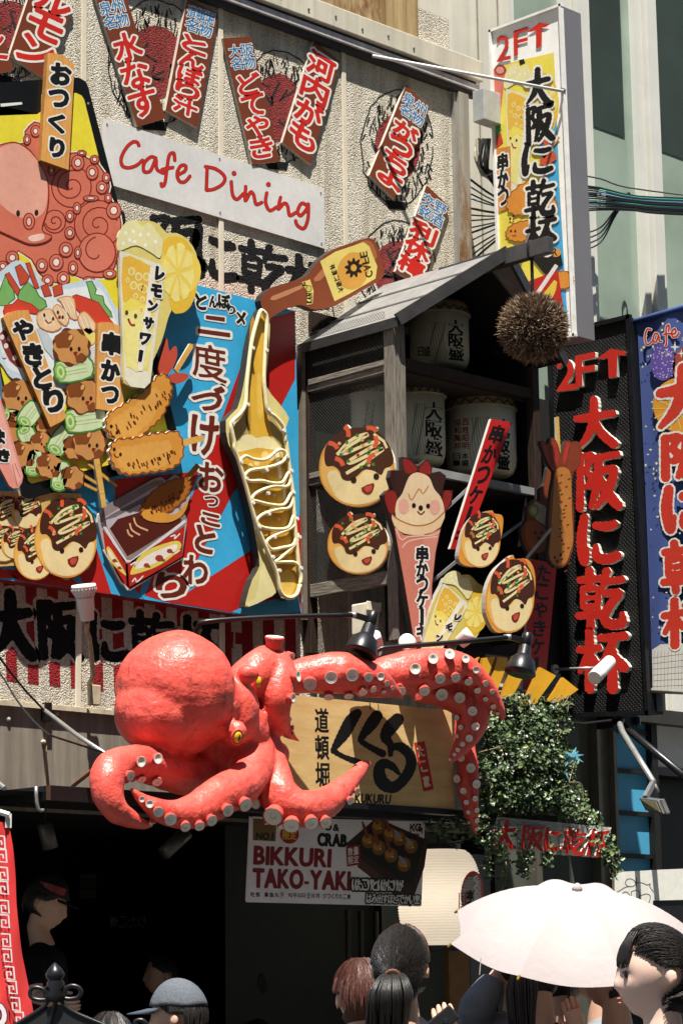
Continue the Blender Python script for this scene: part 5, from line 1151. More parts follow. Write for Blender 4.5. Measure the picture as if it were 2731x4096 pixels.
for c, r1, r2, ro in ((C_.p(590, 1240), 95, 60, -.6), (C_.p(560, 1450), 70, 42, -.25), (C_.p(740, 1330), 26, 55, .2), ((2250, 1120), 45, 38, 0)):
    a.poly(crumb(*c, r1, r2, ro, 15, .05), '#a9601f'); a.poly(crumb(*c, r1-5, r2-5, ro, 15, .05), '#e5963a', dl=1)
a.up(2)
for x, y in ((482, 1372), (505, 1352), (488, 1450), (515, 1450)): a.ell(*C_.p(x, y), 4, 6, '#4a200c')
a.line(C_('480,1395 495,1400 505,1385'), 4, '#8a2a14'); a.line(C_('495,1475 508,1482 520,1472'), 4, '#8a2a14')
a.poly(C_('690,880 720,890 765,965 770,1000 700,1040 665,1010 700,960'), '#dc5a3c', 2); a.line(C_('690,990 790,860'), 10, '#d9a04c'); a.poly([C_.p(560, 1530), (2240, 1010), (2250, 1060), (2180, 1100), C_.p(600, 1600)], '#1b1a1a')
a.poly([(2100, 1130), (2230, 1080), (2262, 1310), (2060, 1340)], '#c22a22', dl=1); a.line([(2050, 1250), (2130, 1200), (2225, 1060)], 16, '#e9e4e0', dl=2); a.poly([(2140, 1230), (2215, 1120), (2222, 1160), (2170, 1260)], '#e4c84c', 2, dl=2); a.ell(2220, 1010, 22, 18, '#df9a3e', dl=1); a.ch('R', [(2206, 996), (2226, 990), (2228, 1022), (2208, 1026)], '#3a1d10', bold=.02, odl=2, n=18)
a.up(3)
ST2 = [('大', C_('575,435 735,425 735,660 575,660')), ('阪', C_('570,670 745,640 750,880 575,905')), ('に', C_('560,900 750,890 750,1085 545,1110')), ('乾', C_('575,1140 760,1120 760,1345 575,1365')), ('杯', C_('580,1375 765,1350 765,1580 585,1600'))]
for c, q in ST2: a.ch(c, q, '#121212', bold=.0, out=.055, omat=WHT, brush=True, n=50)
a.up(2); REDL = '#d42e22'
for c, q in (('2', C_('398,228 480,215 485,370 398,388')), ('F', C_('505,195 592,168 590,330 508,350'))): a.ch(c, q, REDL, bold=.008, n=40)
a.poly(C_('590,200 665,142 733,152 700,172 682,172 680,290 645,298 645,188 615,200'), REDL)
a.build('print', WS)
rim = MB()
for i in range(4):
    p, q = P2.pt(*o4[i], .006), P2.pt(*o4[(i+1) % 4], .006); rim.beam(p, q, .018, .03, up=(1, 0, 0), ext=.012)
rim.build('rim', MT('white_rim', '#dddcd8', .35), WS)
pb = P2.pt(*C_.p(380, 720)); q = W(1880, 560, .05)
MB().box((XE+.115, YW-.19, P2.pt(*C_.p(372, 800)).z), (X2+.05, YW-.09, P2.pt(*C_.p(372, 605)).z)).build('bracket_box', MT('pale_bracket', '#aeb0b0', .45, .2), WS, bevel=.004)
mesh('stay_rod_holder', *(lambda b: (b.v, b.f))(MB().lathe(P2.pt(*C_.p(818, 570), .01), (-1, 0, 0), [(0, .02), (.02, .018)], 8)), STEEL, WS)
# stay rod from eave to the sign
r = MB().tube([W(*B_.p(925, 350), .14), P2.pt(*C_.p(815, 572), .03)], .011, 8).build('stay_rod', WHITEM, None, True); tag(r, 'thin white stay rod from the eave to the projecting sign', 'rod')

# black perforated sign with raised red characters
X3 = W(2235, 2000, -.2).x; P3 = XP(X3)
BS = thing('perforated_sign', 'black perforated projecting sign with raised red characters and 2F arrow', 'sign', P3.pt(2400, 2000))
pm, t_, b_ = nodes('perforated_steel')
vr = t_.nodes.new('ShaderNodeTexVoronoi'); vr.voronoi_dimensions = '2D'; vr.inputs['Randomness'].default_value = 0; vr.inputs['Scale'].default_value = 48
tc = t_.nodes.new('ShaderNodeTexCoord'); sp = t_.nodes.new('ShaderNodeSeparateXYZ'); cb = t_.nodes.new('ShaderNodeCombineXYZ'); mp = t_.nodes.new('ShaderNodeMapping'); mp.inputs['Rotation'].default_value[2] = math.radians(45)
t_.links.new(tc.outputs['Object'], sp.inputs[0]); t_.links.new(sp.outputs[1], cb.inputs[0]); t_.links.new(sp.outputs[2], cb.inputs[1]); t_.links.new(cb.outputs[0], mp.inputs[0]); t_.links.new(mp.outputs[0], vr.inputs['Vector'])
rp_ = ramp(t_, vr.outputs['Distance'], [(.30, (.001, .001, .001)), (.36, (.010, .010, .011))]); t_.links.new(rp_.outputs[0], b_.inputs['Base Color']); b_.inputs['Roughness'].default_value = .55; b_.inputs['Specular IOR Level'].default_value = .25
bump(t_, b_, ramp(t_, vr.outputs['Distance'], [(.30, (0, 0, 0)), (.38, (1, 1, 1))]).outputs[0], 1, .004)
o4 = [(2195, 1345), (2513, 1268), (2590, 2852), (2262, 2862)]
slab('panel', o4, P3, .16, (pm, BLKM), BS)
rim = MB()
for i in range(4): rim.beam(P3.pt(*o4[i], .004), P3.pt(*o4[(i+1) % 4], .004), .03, .035, up=(1, 0, 0), ext=.015)
rim.build('rim', BLKM, BS)
a = Art(P3, .002); RL = PR('#d93328', .35, .45); DW = MT('letter_side', '#cfcac0', .5)
for c, q in (('2', I_('778,372 885,372 892,555 780,568')), ('F', I_('895,355 1010,332 1005,530 900,540'))): a.ch(c, q, RL, bold=.035, n=34, depth=.03, dmat=DW)
a.build('raised_number', BS); m = Art(P3, .002)
ar = I_('1030,365 1115,305 1215,325 1195,348 1155,345 1150,480 1100,490 1095,360 1050,372')
slab('raised_arrow', ar, Plane(P3.p+P3.n*.032, P3.n), .03, (RL, DW), BS)
for c, q in (('大', I_('870,610 1145,625 1150,920 885,950')), ('阪', I_('885,950 1165,945 1165,1310 880,1320')), ('に', J_('905,85 1165,80 1165,400 905,410')), ('乾', J_('895,430 1195,435 1200,800 900,795')), ('杯', J_('905,810 1205,815 1205,1190 905,1190'))):
    a = Art(P3, .002); a.ch(c, q, RL, bold=.004, brush=True, n=60, depth=.03, dmat=DW); a.build('raised_character', BS)
MB().box((CX1+.021, YB-.05, zs2-.9), (X3+.02, YB-.03, ztop+.15)).build('dark_gap_panel', DKB, BS)  # black board added to darken the gap between hut and sign
for z in (1500, 2000, 2500):
    p = P3.pt(2235, z, -.05); MB().box((X3+.03, p.y, p.z-.03), (X3+.09, YB-.02, p.z+.03)).build('bracket', BLKM, BS)
lad = MB()                                       # slotted rail on the outer edge
p0 = P3.pt(2520, 1290); p1 = P3.pt(2590, 2840)
lad.beam(p0+Vector((.10, -.03, 0)), p1+Vector((.10, -.03, 0)), .03, .05, up=(0, 1, 0)); lad.build('slotted_rail', MT('zinc_rail', '#8b8c8e', .4, .5), BS)
for i in range(14):
    p = p0.lerp(p1, (i+.6)/14.5)+Vector((.085, -.046, 0)); MB().box(p-Vector((.012, .002, .03)), p+Vector((.012, .002, .03))).build('rail_slot', BLK, BS)
# blue hanging banner at the right picture edge
o5 = [I_.p(1278, 132), (2860, 1195), (2870, 2770), J_.p(1375, 1190)]
PBN = XP(X3+.06); BN = thing('hanging_banner', 'dark blue hanging banner with fireworks, red characters and cafe script', 'banner', PBN.pt(2650, 1900))
NAVY = MT('banner_navy', '#46578f', .6, 0, .3, .12, 3)
nn_ = 10; vs = []; fs = []
for j in range(nn_+1):
    for i in range(nn_+1):
        q = bil(o5, i/nn_, j/nn_); vs.append(PBN.pt(*q)+Vector((.012*math.sin(i*1.1+j*.3), 0, 0)))
for j in range(nn_):
    for i in range(nn_): b = j*(nn_+1)+i; fs.append((b, b+1, b+nn_+2, b+nn_+1))
mesh('cloth', vs, fs, NAVY, BN, smooth=True)
a = Art(PBN, .016)
a.poly([J_.p(1372, 940), J_.p(1425, 905), (2860, 2570), (2870, 2768), J_.p(1375, 1188)], '#e9e6dd')
for k in range(14): q0 = J_.p(1385+k*22, 945); q1 = J_.p(1382+k*22, 1185); a.line([q0, q1], 1.6, '#9a9890', dl=1)
for k in range(6): a.line([J_.p(1375, 990+k*36), (2860, 2600+k*27)], 1.6, '#8a6c5c', dl=1)
a.ell(*I_.p(1440, 390), 50, 74, '#6a57a8'); a.ell(*I_.p(1560, 660), 118, 112, '#eda536', rot=.2); a.ell(*I_.p(1620, 420), 76, 90, '#b5503c'); a.up(2)
rr = random.Random(2)
for k in range(14):
    t = k/14*6.283; c = I_.p(1520, 680); a.line([(c[0]+20*math.cos(t), c[1]+20*math.sin(t)), (c[0]+95*math.cos(t), c[1]+90*math.sin(t))], 4, '#f6d27a')
for k in range(60): a.ell(*I_.p(1440+rr.uniform(-62, 62), 390+rr.uniform(-95, 95)), 3, 3, '#c9b9ea', n=6)
for k in range(95):
    v = rr.random(); a.ell(*bil([I_.p(1300, 170), (2800, 1230), (2800, 2560), J_.p(1365, 880)], rr.random()**1.3, v), rr.uniform(2.5, 6), rr.uniform(2.5, 6), '#e9dfb8', n=8)
for x, y, s in ((1515, 295, 20), (1555, 335, 16), (1430, 785, 20)):
    c = I_.p(x, y); a.poly([(c[0]+(s if k % 2 == 0 else s*.28)*math.cos(k*math.pi/4), c[1]+(s*1.2 if k % 2 == 0 else s*.3)*math.sin(k*math.pi/4)) for k in range(8)], '#f4f1e8', dl=1)
a.up(2)
st = script(['1365,185 1340,185 1328,230 1335,275 1355,275 1380,250', '1410,215 1390,210 1378,250 1395,265 1412,225 1418,255 1432,260', '1475,195 1478,160 1460,175 1462,270 1455,285', '1445,215 1485,210', '1492,215 1520,205 1515,180 1497,195 1500,230 1525,228 1540,205'], I_, 3.6)
a.brush(st, '#f1ece4', grow=2.2, step=2.4); a.up(); a.brush(st, '#d23a2c', step=2.4); a.up()
for c, q in (('大', I_('1395,440 1740,400 1740,790 1400,810')), ('阪', I_('1405,850 1740,820 1745,1110 1410,1125')), ('に', I_('1425,1170 1740,1150 1740,1440 1440,1460')), ('乾', J_('1425,270 1730,255 1730,570 1435,575')), ('杯', J_('1435,630 1740,600 1740,900 1440,920'))): a.ch(c, q, '#d8402f', bold=.02, out=.035, omat=WHT, brush=True, n=50)
a.build('print', BN)
MB().tube([PBN.pt(*I_.p(1255, 140)), PBN.pt(2860, 1193)], .022, 10).build('top_rod', MT('rod_blue', '#3a5088', .35), BN, True)
MB().tube([PBN.pt(*J_.p(1375, 1195)), PBN.pt(2870, 2774)], .018, 10).build('bottom_rod', MT('rod_pale', '#a9a59c', .5), BN, True)

# overhead cable bundle at the right
CBL = [MT('cable_black', '#15181a', .45, 0, .5), MT('cable_teal', '#3f8f7c', .4), MT('cable_blue', '#5f93b4', .4)]
rr = random.Random(5)
for i in range(13):
    y0 = 1140+i*9+rr.uniform(-6, 6); mid = 800+i*4.5+(rr.uniform(-3, 3)); m = MB()
    P = [(1870, y0-430+i*20), (2050, y0-330), (2310, 745+i*8.5), (2510, 780+i*5), (2620, 790+i*5.2), (2900, 800+i*5.5)]
    m.tube([WP(-.12 if x < 2400 else -.10+.02*(i % 3)).pt(x, y) for x, y in cr(P, 6)], .0055 if i % 4 else .008, 6)
    o = m.build('overhead_cable', CBL[1 if i in (1, 7) else 2 if i in (3, 9) else 0]); tag(o, ('teal' if i in (1, 7) else 'blue' if i in (3, 9) else 'black')+' cable strand in the bundle crossing the windows', 'cable', 'overhead cable bundle')
for i in range(4):
    P = [(2320, 940+i*22), (2400, 910+i*20), (2450, 850+i*10), (2475, 825+i*4)]
    o = MB().tube([WP(-.13).pt(x, y) for x, y in cr(P, 5)], .006, 6).build('overhead_cable', CBL[0]); tag(o, 'black cable drooping below the bundle beside the white sign', 'cable', 'cables drooping below the bundle')
P = [(2310, 700), (2400, 715), (2520, 752), (2900, 800)]
o = MB().tube([WP(-.09).pt(*p) for p in cr(P, 4)], .006, 6).build('messenger_wire', MT('wire_grey', '#55544e', .6)); tag(o, 'twisted grey support wire above the cable bundle', 'cable')
o = MB().tube([W(2512+10*math.sin(t), 805+34*math.cos(t), -.14) for t in np.linspace(0, 6.283, 15)[:-1]], .007, 6, closed=True).build('cable_tie', CBL[0]); tag(o, 'dark tie wound round the cable bundle', 'cable tie')
for i in range(10):
    x0 = 1905+i*6; P = [(x0, 555), (x0+5-rr.uniform(0, 20), 620+i*6), (x0+20, 700), (1975+i*4, 690+i*20)]
    o = MB().tube([WP(-.02-.012*(i % 4)).pt(*p) for p in cr(P, 4)], .008, 6).build('cable_loop', MT('cable_white', '#b9b09c', .6) if i < 4 else CBL[0]); tag(o, 'loose cable behind the sign bracket at the rusty channel', 'cable', 'cables behind the sign bracket')

# =================================================================== small fittings on the wall
# LED bulb on its crooked pole
PLW = MT('cream_pipe', '#b0a48a', .6, 0, .3, .2, 20)
lamp = thing('bulb_lamp', 'white LED reflector bulb on a crooked cream pole, over the striped wall', 'lamp', W(350, 2800, .1))
b0 = W(*F_.p(550, 1230), .50); axis = (W(*F_.p(525, 1000), .52)-b0).normalized()
L0 = (W(*F_.p(525, 1000), .52)-b0).length
MB().lathe(b0, axis, [(0, .018), (.004, .036), (L0*.28, .040), (L0*.285, .044), (L0*.62, .047), (L0*.63, .050)], 24).build('socket', WHITEM, lamp, True)
MB().lathe(b0+axis*L0*.64, axis, [(0, .040), (L0*.20, .058), (L0*.29, .066), (L0*.36, .062), (L0*.37, .03)], 24).build('bulb', MT('bulb_white', '#e9e9e6', .25, spec=.6), lamp, True)
for i in range(22):
    t = i/22*6.283; x = axis.orthogonal().normalized(); y = axis.cross(x); dd = x*math.cos(t)+y*math.sin(t)
    MB().beam(b0+axis*L0*.65+dd*.044, b0+axis*L0*.88+dd*.066, .004, .006, up=dd).build('cooling_fin', WHITEM, lamp)
MB().tube([b0, W(*F_.p(545, 1290), .48), W(*F_.p(560, 1330), .42), W(*F_.p(575, 1450), .3), W(*F_.p(585, 1568), .18), W(357, 2740, .06)], .013, 10).build('pole', streaky('grimy_pole', '#a89a7c', '#b8aa8c', '#3f352a', 30), lamp, True)
MB().box(W(*X_.p(1100, 950), .06)-Vector((.045, 0, 0)), W(*X_.p(1040, 710), .04)+Vector((.05, -.05, 0))).build('pole_clamp', PLW, lamp, bevel=.006)
# meter box
p = W(*G_.p(505, 1255), .55); q = W(*G_.p(612, 1070), .55)
mbx = thing('junction_box', 'cream plastic junction box on the hut corner above the octopus', 'box', p)
MB().box((CX0-.01, p.y, p.z), (CX0+.085, p.y+.13, q.z)).build('body', MT('cream_plastic', '#d8d0ba', .45), mbx, bevel=.008)
MB().box((CX0-.02, p.y-.012, q.z-.05), (CX0+.095, p.y-.001, q.z+.004)).build('lid', MT('cream_plastic', '#d8d0ba', .45), mbx, bevel=.004)
# wires and stay pipe on the grey band
o = MB().tube([W(x, y, d) for x, y, d in zip(*zip(*X_('-60,300 60,460 300,760 500,970'))+() if False else zip(*[(a_, b2, .3-.05*i) for i, (a_, b2) in enumerate([q[:2] for q in X_('-60,300 130,560 320,790 520,1000')])]))], .006, 6).build('black_wire', BLK); tag(o, 'black wire slanting down over the striped wall to the pipe', 'wire')
o = MB().tube([W(*q[:2], .3+.12*i) for i, q in enumerate(cr([q[:2] for q in X_('-60,480 60,650 200,880 400,1130 600,1300 820,1420 1000,1490 1260,1512')], 2))][:9]+[W(*X_.p(1260, 1512), 1.0)], .005, 6).build('black_wire', BLK); tag(o, 'thin black wire sagging across the grey band to the octopus', 'wire')
pipe = thing('stay_pipe', 'grey stay pipe from the grey band down to the octopus', 'pipe', W(*X_.p(530, 1000), .03))
MB().tube([W(*X_.p(530, 1005), .05), W(*X_.p(900, 1290), .5), W(*X_.p(1260, 1530), .95)], .012, 8).build('tube', STEEL, pipe, True)
MB().box(W(*X_.p(498, 1130), .0)+Vector((0, -.03, 0)), W(*X_.p(575, 920), .0)+Vector((0, .012, 0))).build('mounting_plate', BLKM, pipe)
o = MB().tube([W(*X_.p(860, 1890), .75), W(*X_.p(1130, 1680), 1.0)], .011, 8).build('rusty_pipe', MT('rust_pipe', '#7a4a2c', .8)); tag(o, 'rusty brown pipe sloping up from the canopy to the octopus', 'pipe')
o = MB().tube([W(*X_.p(-40, 1840), .8), W(*X_.p(60, 1920), .88)], .012, 8).build('grey_pipe', STEEL); tag(o, 'short end of a grey pipe on the canopy at the left edge', 'pipe')
hk = MB().tube([W(*q[:2], .905) for q in X_('428,1900 430,2000 435,2080 450,2160 480,2182 515,2178')], .009, 8).build('canopy_hook', STEEL, None, True); tag(hk, 'bent metal hook hanging under the black canopy edge', 'hook')

# gooseneck lamps over the sign
def gooseneck(label, pts, head_top, head_mid, rim, d):
    t = thing('gooseneck_lamp', label, 'lamp', W(*pts[0][:2], pts[0][2]), 'black gooseneck lamps over the octopus sign')
    MB().tube([W(*q) for q in cr(pts, 4)], .0135, 10).build('arm', BLKM, t, True)
    ht, hm, rm = W(*head_top, d), W(*head_mid, d), W(*rim, d); ax = (rm-ht).normalized(); L = (rm-ht).length
    MB().lathe(ht, ax, [(0, .022), (.008, .030), (L*.30, .031), (L*.31, .027), (L*.34, .034), (L*.55, .038), (L*.58, .044), (L*.68, .070), (L*.98, .088), (L, .088)], 28).build('shade', BLKM, t, True)
    MB().lathe(rm-ax*.004, ax, [(0, .080), (.003, .080)], 24).build('lamp_face', MT('lamp_inner', '#3a3a38', .4), t)
    e = W(*pts[-1]); MB().beam(e, ht+ax*.05, .022, .03).build('swivel', BLKM, t, bevel=.003)
    MB().lathe(e, RGT, [(-.03, .016), (.0, .018), (.012, .018)], 10).build('knuckle', STEEL, t, True)
gooseneck('black gooseneck lamp in the middle, its arm starting behind the octopus head', [(*G_.p(-200, 1330), .95), (*G_.p(-165, 1265), 1.0), (*G_.p(-110, 1232), 1.05), (*G_.p(300, 1205), 1.2), (*G_.p(810, 1192), 1.36)], G_.p(935, 1172), G_.p(900, 1290), G_.p(850, 1432), 1.38)
gooseneck('black gooseneck lamp at the right, above the curled arm tips', [(*L_.p(735, 250), 1.1), (*L_.p(770, 222), 1.12), (*L_.p(840, 208), 1.15), (*L_.p(1200, 180), 1.28), (*L_.p(1545, 147), 1.40)], J_.p(595, 835), J_.p(570, 930), J_.p(545, 1085), 1.42)
# white spotlights
def spot(label, c0, c1, d, r, arm=None):
    t = thing('spotlight', label, 'lamp', W(*c0, d), 'white cylinder spotlights')
    p, q = W(*c0, d), W(*c1, d+.06); ax = (q-p).normalized(); L = (q-p).length
    MB().lathe(p, ax, [(0, r*.5), (.006, r*.92), (L*.6, r), (L*.61, r*1.03), (L, r*1.03), (L+.001, r*.9)], 24).build('body', WHITEM, t, True)
    MB().lathe(q-ax*.006, ax, [(0, r*.88), (.002, r*.88)], 20).build('lens', glassm('spot_lens', '#5a5850', .1), t)
    if arm:
        MB().tube([W(*x) for x in arm], .008, 8).build('arm', STEEL, t, True)
        MB().lathe(W(*arm[0]), (0, -1, 0), [(-.01, .03), (.006, .03)], 16).build('base_plate', GREYP, t)
spot('white spotlight tube tilted upwards behind the top arm of the octopus', J_.p(160, 900), J_.p(240, 835), 1.02, .043, [(*J_.p(120, 920), .85), (*J_.p(190, 885), 1.03)])
spot('small white spotlight beside the middle gooseneck shade', L_.p(770, 200), L_.p(745, 135), 1.0, .03, [(*L_.p(760, 230), .85), (*L_.p(768, 195), 1.0)])
spot('round white lamp end on the octopus arm below the cone', L_.p(955, 195), L_.p(935, 175), 1.05, .045, [(*L_.p(960, 215), .85), (*L_.p(958, 195), 1.05)])
spot('white spotlight on a long arm in front of the perforated sign', J_.p(1110, 1010), J_.p(1010, 1115), 1.0, .042, [(*J_.p(765, 1062), .72), (*J_.p(940, 1055), .95), (*J_.p(1060, 1050), 1.01)])
# floodlight at lower right
fl = thing('floodlight', 'grey LED floodlight on a bent steel arm below the perforated sign', 'lamp', W(*V_.p(545, 430), .25))
MB().tube([W(*V_.p(550, 425), .2), W(*V_.p(535, 470), .28), W(*V_.p(560, 540), .36), W(*V_.p(700, 770), .62), W(*V_.p(850, 1010), .9)], .021, 10).build('arm', STEEL, fl, True)
MB().beam(W(*V_.p(850, 1010), .9), W(*V_.p(775, 1150), .9), .03, .03).build('yoke', MT('yoke_grey', '#8c8d90', .4, .5), fl)
MB().tube([W(*V_.p(850, 1010), .9), W(*V_.p(895, 1105), .92)], .012, 8).build('cable_gland', STEEL, fl, True)
q4 = [W(*V_.p(710, 1155), .86), W(*V_.p(890, 1180), 1.02), W(*V_.p(945, 1310), 1.06), W(*V_.p(775, 1275), .90)]
nb = (q4[1]-q4[0]).cross(q4[3]-q4[0]).normalized(); nb = nb if nb.dot(CAM-q4[0]) < 0 else -nb
def hexa(name, q, th, nrm, mat, parent, bevel=0):
    m = MB(); m.add(list(q)+[v+nrm*th for v in q], [(0, 1, 2, 3), (7, 6, 5, 4), (0, 4, 5, 1), (1, 5, 6, 2), (2, 6, 7, 3), (3, 7, 4, 0)]); return m.build(name, mat, parent, bevel=bevel)
hexa('housing', q4, .05, nb, MT('flood_grey', '#5b5c60', .45, .4), fl, .005)
cc = sum(q4, Vector())/4; hexa('glass', [cc+(v-cc)*.78-nb*.004 for v in q4], .003, nb, glassm('flood_glass', '#8a8468', .15), fl)
for i in range(9): p = q4[1].lerp(q4[2], (i+.5)/9)+nb*.03; MB().beam(p, p+(q4[1]-q4[0]).normalized()*.014, .012, .03, up=nb).build('cooling_fin', STEEL, fl)
ar = MB().tube([W(*V_.p(570, 480), .25), W(*V_.p(640, 540), .35), W(*V_.p(1131, 945), 1.0)], .024, 10).build('black_pipe', BLKM, None, True); tag(ar, 'thick black pipe slanting down to the right past the floodlight', 'pipe')
mp_ = thing('mounting_gear', 'black mounting brackets under the perforated sign', 'bracket', P3.pt(2480, 2880))
MB().box(W(*V_.p(470, 495), .2), W(*V_.p(700, 385), .2)+Vector((0, .14, 0))).build('plate', BLKM, mp_)
MB().tube([W(*V_.p(690, 470), .2), W(*V_.p(690, 400), .2)], .03, 10).build('knob', BLKM, mp_)
MB().tube([W(*V_.p(60, 445), .25), W(*V_.p(200, 455), .25), W(*V_.p(450, 425), .25)], .008, 6).build('cable', BLK, mp_)
# peeling white board with line drawing
wb = thing('white_board', 'peeling white board with thin line drawing at the right', 'sign', W(2600, 3550, .5))
PW = WP(.5); slab('panel', V_('485,1858 540,1862 560,1850 760,1840 900,1832 1300,1815 1300,2110 845,2122 845,2250 485,2250'), PW, .02, (MT('peeling_white', '#dfded6', .6, var=.1, scale=20, bstr=.2), MT('rust_edge', '#6e5a48', .8)), wb)
a = Art(PW)
for s in ('585,1960 600,1925 640,1918 675,1940 680,1970 650,1990 605,1985 585,1960', '690,1900 692,1990', '675,1955 740,1955 790,1975 820,1965 815,1990 850,2040', '500,2050 580,2000 620,1990', '640,2040 690,2025 720,2050 710,2110 650,2120 640,2040', '720,2080 780,2060 820,2080 800,2150 730,2150 720,2080', '540,2080 580,2040 620,2060 630,2120', '700,2150 720,2180 780,2200'): a.line(V_(s), 3.2, '#6a6a66', 4)
a.build('drawing', wb)
MB().box((PW.pt(2612, 3610).x, YW-.49, 0), (PW.pt(2900, 3610).x, YW-.40, PW.pt(2650, 3602).z)).build('black_base', BLK, wb)
# =================================================================== shop sign box
DSG = .99; PSG = WP(DSG)
KS = thing('shop_sign', 'pale wood-grain shop sign box held by the octopus arms, black brush lettering', 'sign', PSG.pt(1500, 3200))
SGW = wood('sign_wood', '#c9a368', '#dcbc84', 3.2, (1.2, 1, 5), .5, .03)
q4 = L_('150,482 1202,586 1220,1176 150,1102'); slab('box', q4, PSG, DSG-.905, (SGW, BLKM), KS)
q5 = L_('130,1104 1240,1180 1240,1212 130,1135'); slab('bottom_rail', q5, WP(DSG+.015), .1, (BLKM, BLKM), KS)
a = Art(PSG)
kk = ['640,602,20 604,645,28 562,720,27 500,815,13 508,832,12 560,862,11 630,888,14 690,908,9', '757,618,26 722,668,27 665,748,15 668,772,13 720,806,14 790,842,17', '880,640,28 838,685,31 808,742,24 838,790,16 838,848,12', '846,802,14 905,806,22 958,862,24 952,940,24 895,1020,24 842,1045,26 788,1012,30 770,945,26 795,902,22 850,920,17 886,960,9']
a.brush([[(x, y, r*1.35) for x, y, r in L_(s)] for s in kk], '#121212', step=3, fray=1.2)
a.grid(['道', '頓', '堀'], L_('382,560 472,565 480,1050 388,1050'), '#161514', gap=.06, bold=.018, n=36)
a.words('KUKURU', L_('630,1082 842,1090 836,1142 624,1132'), '#181614', bold=.05, n=20)
a.poly(L_('978,778 1042,768 1096,1056 1034,1070'), '#c2281f'); a.up(); a.grid(['た', 'こ', '家'], L_('985,785 1035,778 1086,1050 1038,1060'), '#ecd9b4', gap=.14, bold=.035, n=22)
a.line(L_('715,540 718,580'), 5, '#6a5434'); a.line(L_('765,545 768,590'), 4, '#7a6440'); a.build('lettering', KS)

# =================================================================== the octopus
octo_loc = W(760, 3100, 1.15)
OC = thing('octopus_statue', 'giant glossy red octopus with white suckers gripping the shop sign', 'statue', octo_loc)
ob = MB()
def sphere(c, rx, ry, rz, seg=24):
    bm = bmesh.new(); bmesh.ops.create_uvsphere(bm, u_segments=seg, v_segments=seg//2+2, radius=1); bm.verts.index_update()
    ob.add([c+RGT*(v.co.x*rx)+UPV*(v.co.z*ry)+FWD*(v.co.y*rz) for v in bm.verts], [[v.index for v in f.verts] for f in bm.faces]); bm.free()
MP = mpp(W(760, 2900, 1.2))
def sph(cv, x, y, r, d, ry=None, rz=None): k = MP/cv.k; sphere(W(*cv.p(x, y), d), r*k, (ry or r)*k, (rz or r)*k)
sph(K_, 705, 545, 418, 1.22, 412, 380); sph(K_, 600, 690, 322, 1.20, 300, 320); sph(K_, 900, 640, 270, 1.26); sph(K_, 760, 800, 240, 1.2, 190, 230)
sph(K_, 1110, 700, 175, 1.3, 260, 190); sph(K_, 1200, 820, 160, 1.25, 190); sph(K_, 1235, 980, 170, 1.2, 170)
sph(K_, 950, 950, 210, 1.12); sph(K_, 1205, 430, 78, 1.40, 70, 60); sph(K_, 1128, 830, 66, 1.44, 78, 60)
def arm(cv, s, ds, cap=True):
    pts = [q for q in cv(s)]; P = cr([(x, y, r, d) for (x, y, r), d in zip(pts, ds)], 6)
    ob.tube([W(x, y, d) for x, y, r, d in P], [max(r, 2)*MP for x, y, r, d in P], 16)
    x, y, r, d = P[-1]; sphere(W(x, y, d), r*MP, r*MP, r*MP, 12)
arm(K_, '1120,560,150 1230,440,145 1360,350,138 1425,430,125 1400,600,120 1415,735,92 1465,815,56 1520,868,30 1560,895,14', [1.2, 1.25, 1.25, 1.3, 1.32, 1.3, 1.26, 1.22, 1.2])
arm(K_, '1000,1080,160 760,1120,150 560,1080,135 400,1045,118 270,1080,120 228,1180,118 240,1300,110 300,1390,88 385,1440,62 465,1476,38 535,1488,16', [1.1, 1.15, 1.22, 1.3, 1.36, 1.4, 1.42, 1.43, 1.42, 1.42, 1.40])
arm(K_, '1260,930,150 1230,1090,145 1150,1205,145 1045,1262,145 940,1328,135 850,1380,124 740,1408,108 640,1400,90 540,1350,64 455,1285,36 395,1230,15', [1.2, 1.32, 1.38, 1.42, 1.44, 1.46, 1.47, 1.47, 1.46, 1.45, 1.44])
arm(L_, '20,560,90 95,760,88 140,930,98 165,1080,122 270,1170,118 400,1165,104 500,1100,84 600,1005,60 665,935,46 695,908,30', [1.18, 1.22, 1.28, 1.36, 1.42, 1.42, 1.40, 1.36, 1.32, 1.31])
arm(L_, '60,420,100 250,395,105 400,370,126 560,365,136 700,385,104 800,428,68 860,470,38 902,505,16', [1.12, 1.18, 1.25, 1.32, 1.36, 1.36, 1.36, 1.36])
arm(L_, '640,430,90 800,390,130 960,355,146 1110,332,132 1240,332,112 1340,390,86 1420,472,62 1472,552,40 1508,625,15', [1.1, 1.14, 1.2, 1.25, 1.28, 1.3, 1.3, 1.3, 1.3])
arm(L_, '1000,430,125 1150,450,130 1265,510,128 1325,600,116 1310,700,100 1270,790,72 1226,850,44 1193,890,15', [1.05, 1.1, 1.16, 1.2, 1.2, 1.18, 1.16, 1.15])
arm(L_, '1280,640,80 1280,800,76 1300,930,76 1300,1050,74 1312,1150,57 1330,1250,40 1350,1330,14', [.98, 1.0, 1.03, 1.04, 1.05, 1.05, 1.05])
arm(K_, '1200,640,120 1300,560,110 1400,520,100', [1.15, 1.12, 1.1])
arm(K_, '1240,980,150 1400,1000,110', [1.14, 1.12])
tmp = mesh('tmp', ob.v, ob.f, BLK); rm = tmp.modifiers.new('r', 'REMESH'); rm.mode = 'VOXEL'; rm.voxel_size = .0095; sm = tmp.modifiers.new('s', 'SMOOTH'); sm.iterations = 6; sm.factor = .5
dg = bpy.context.evaluated_depsgraph_get(); ev = tmp.evaluated_get(dg); me = ev.to_mesh(); from mathutils import noise as mn
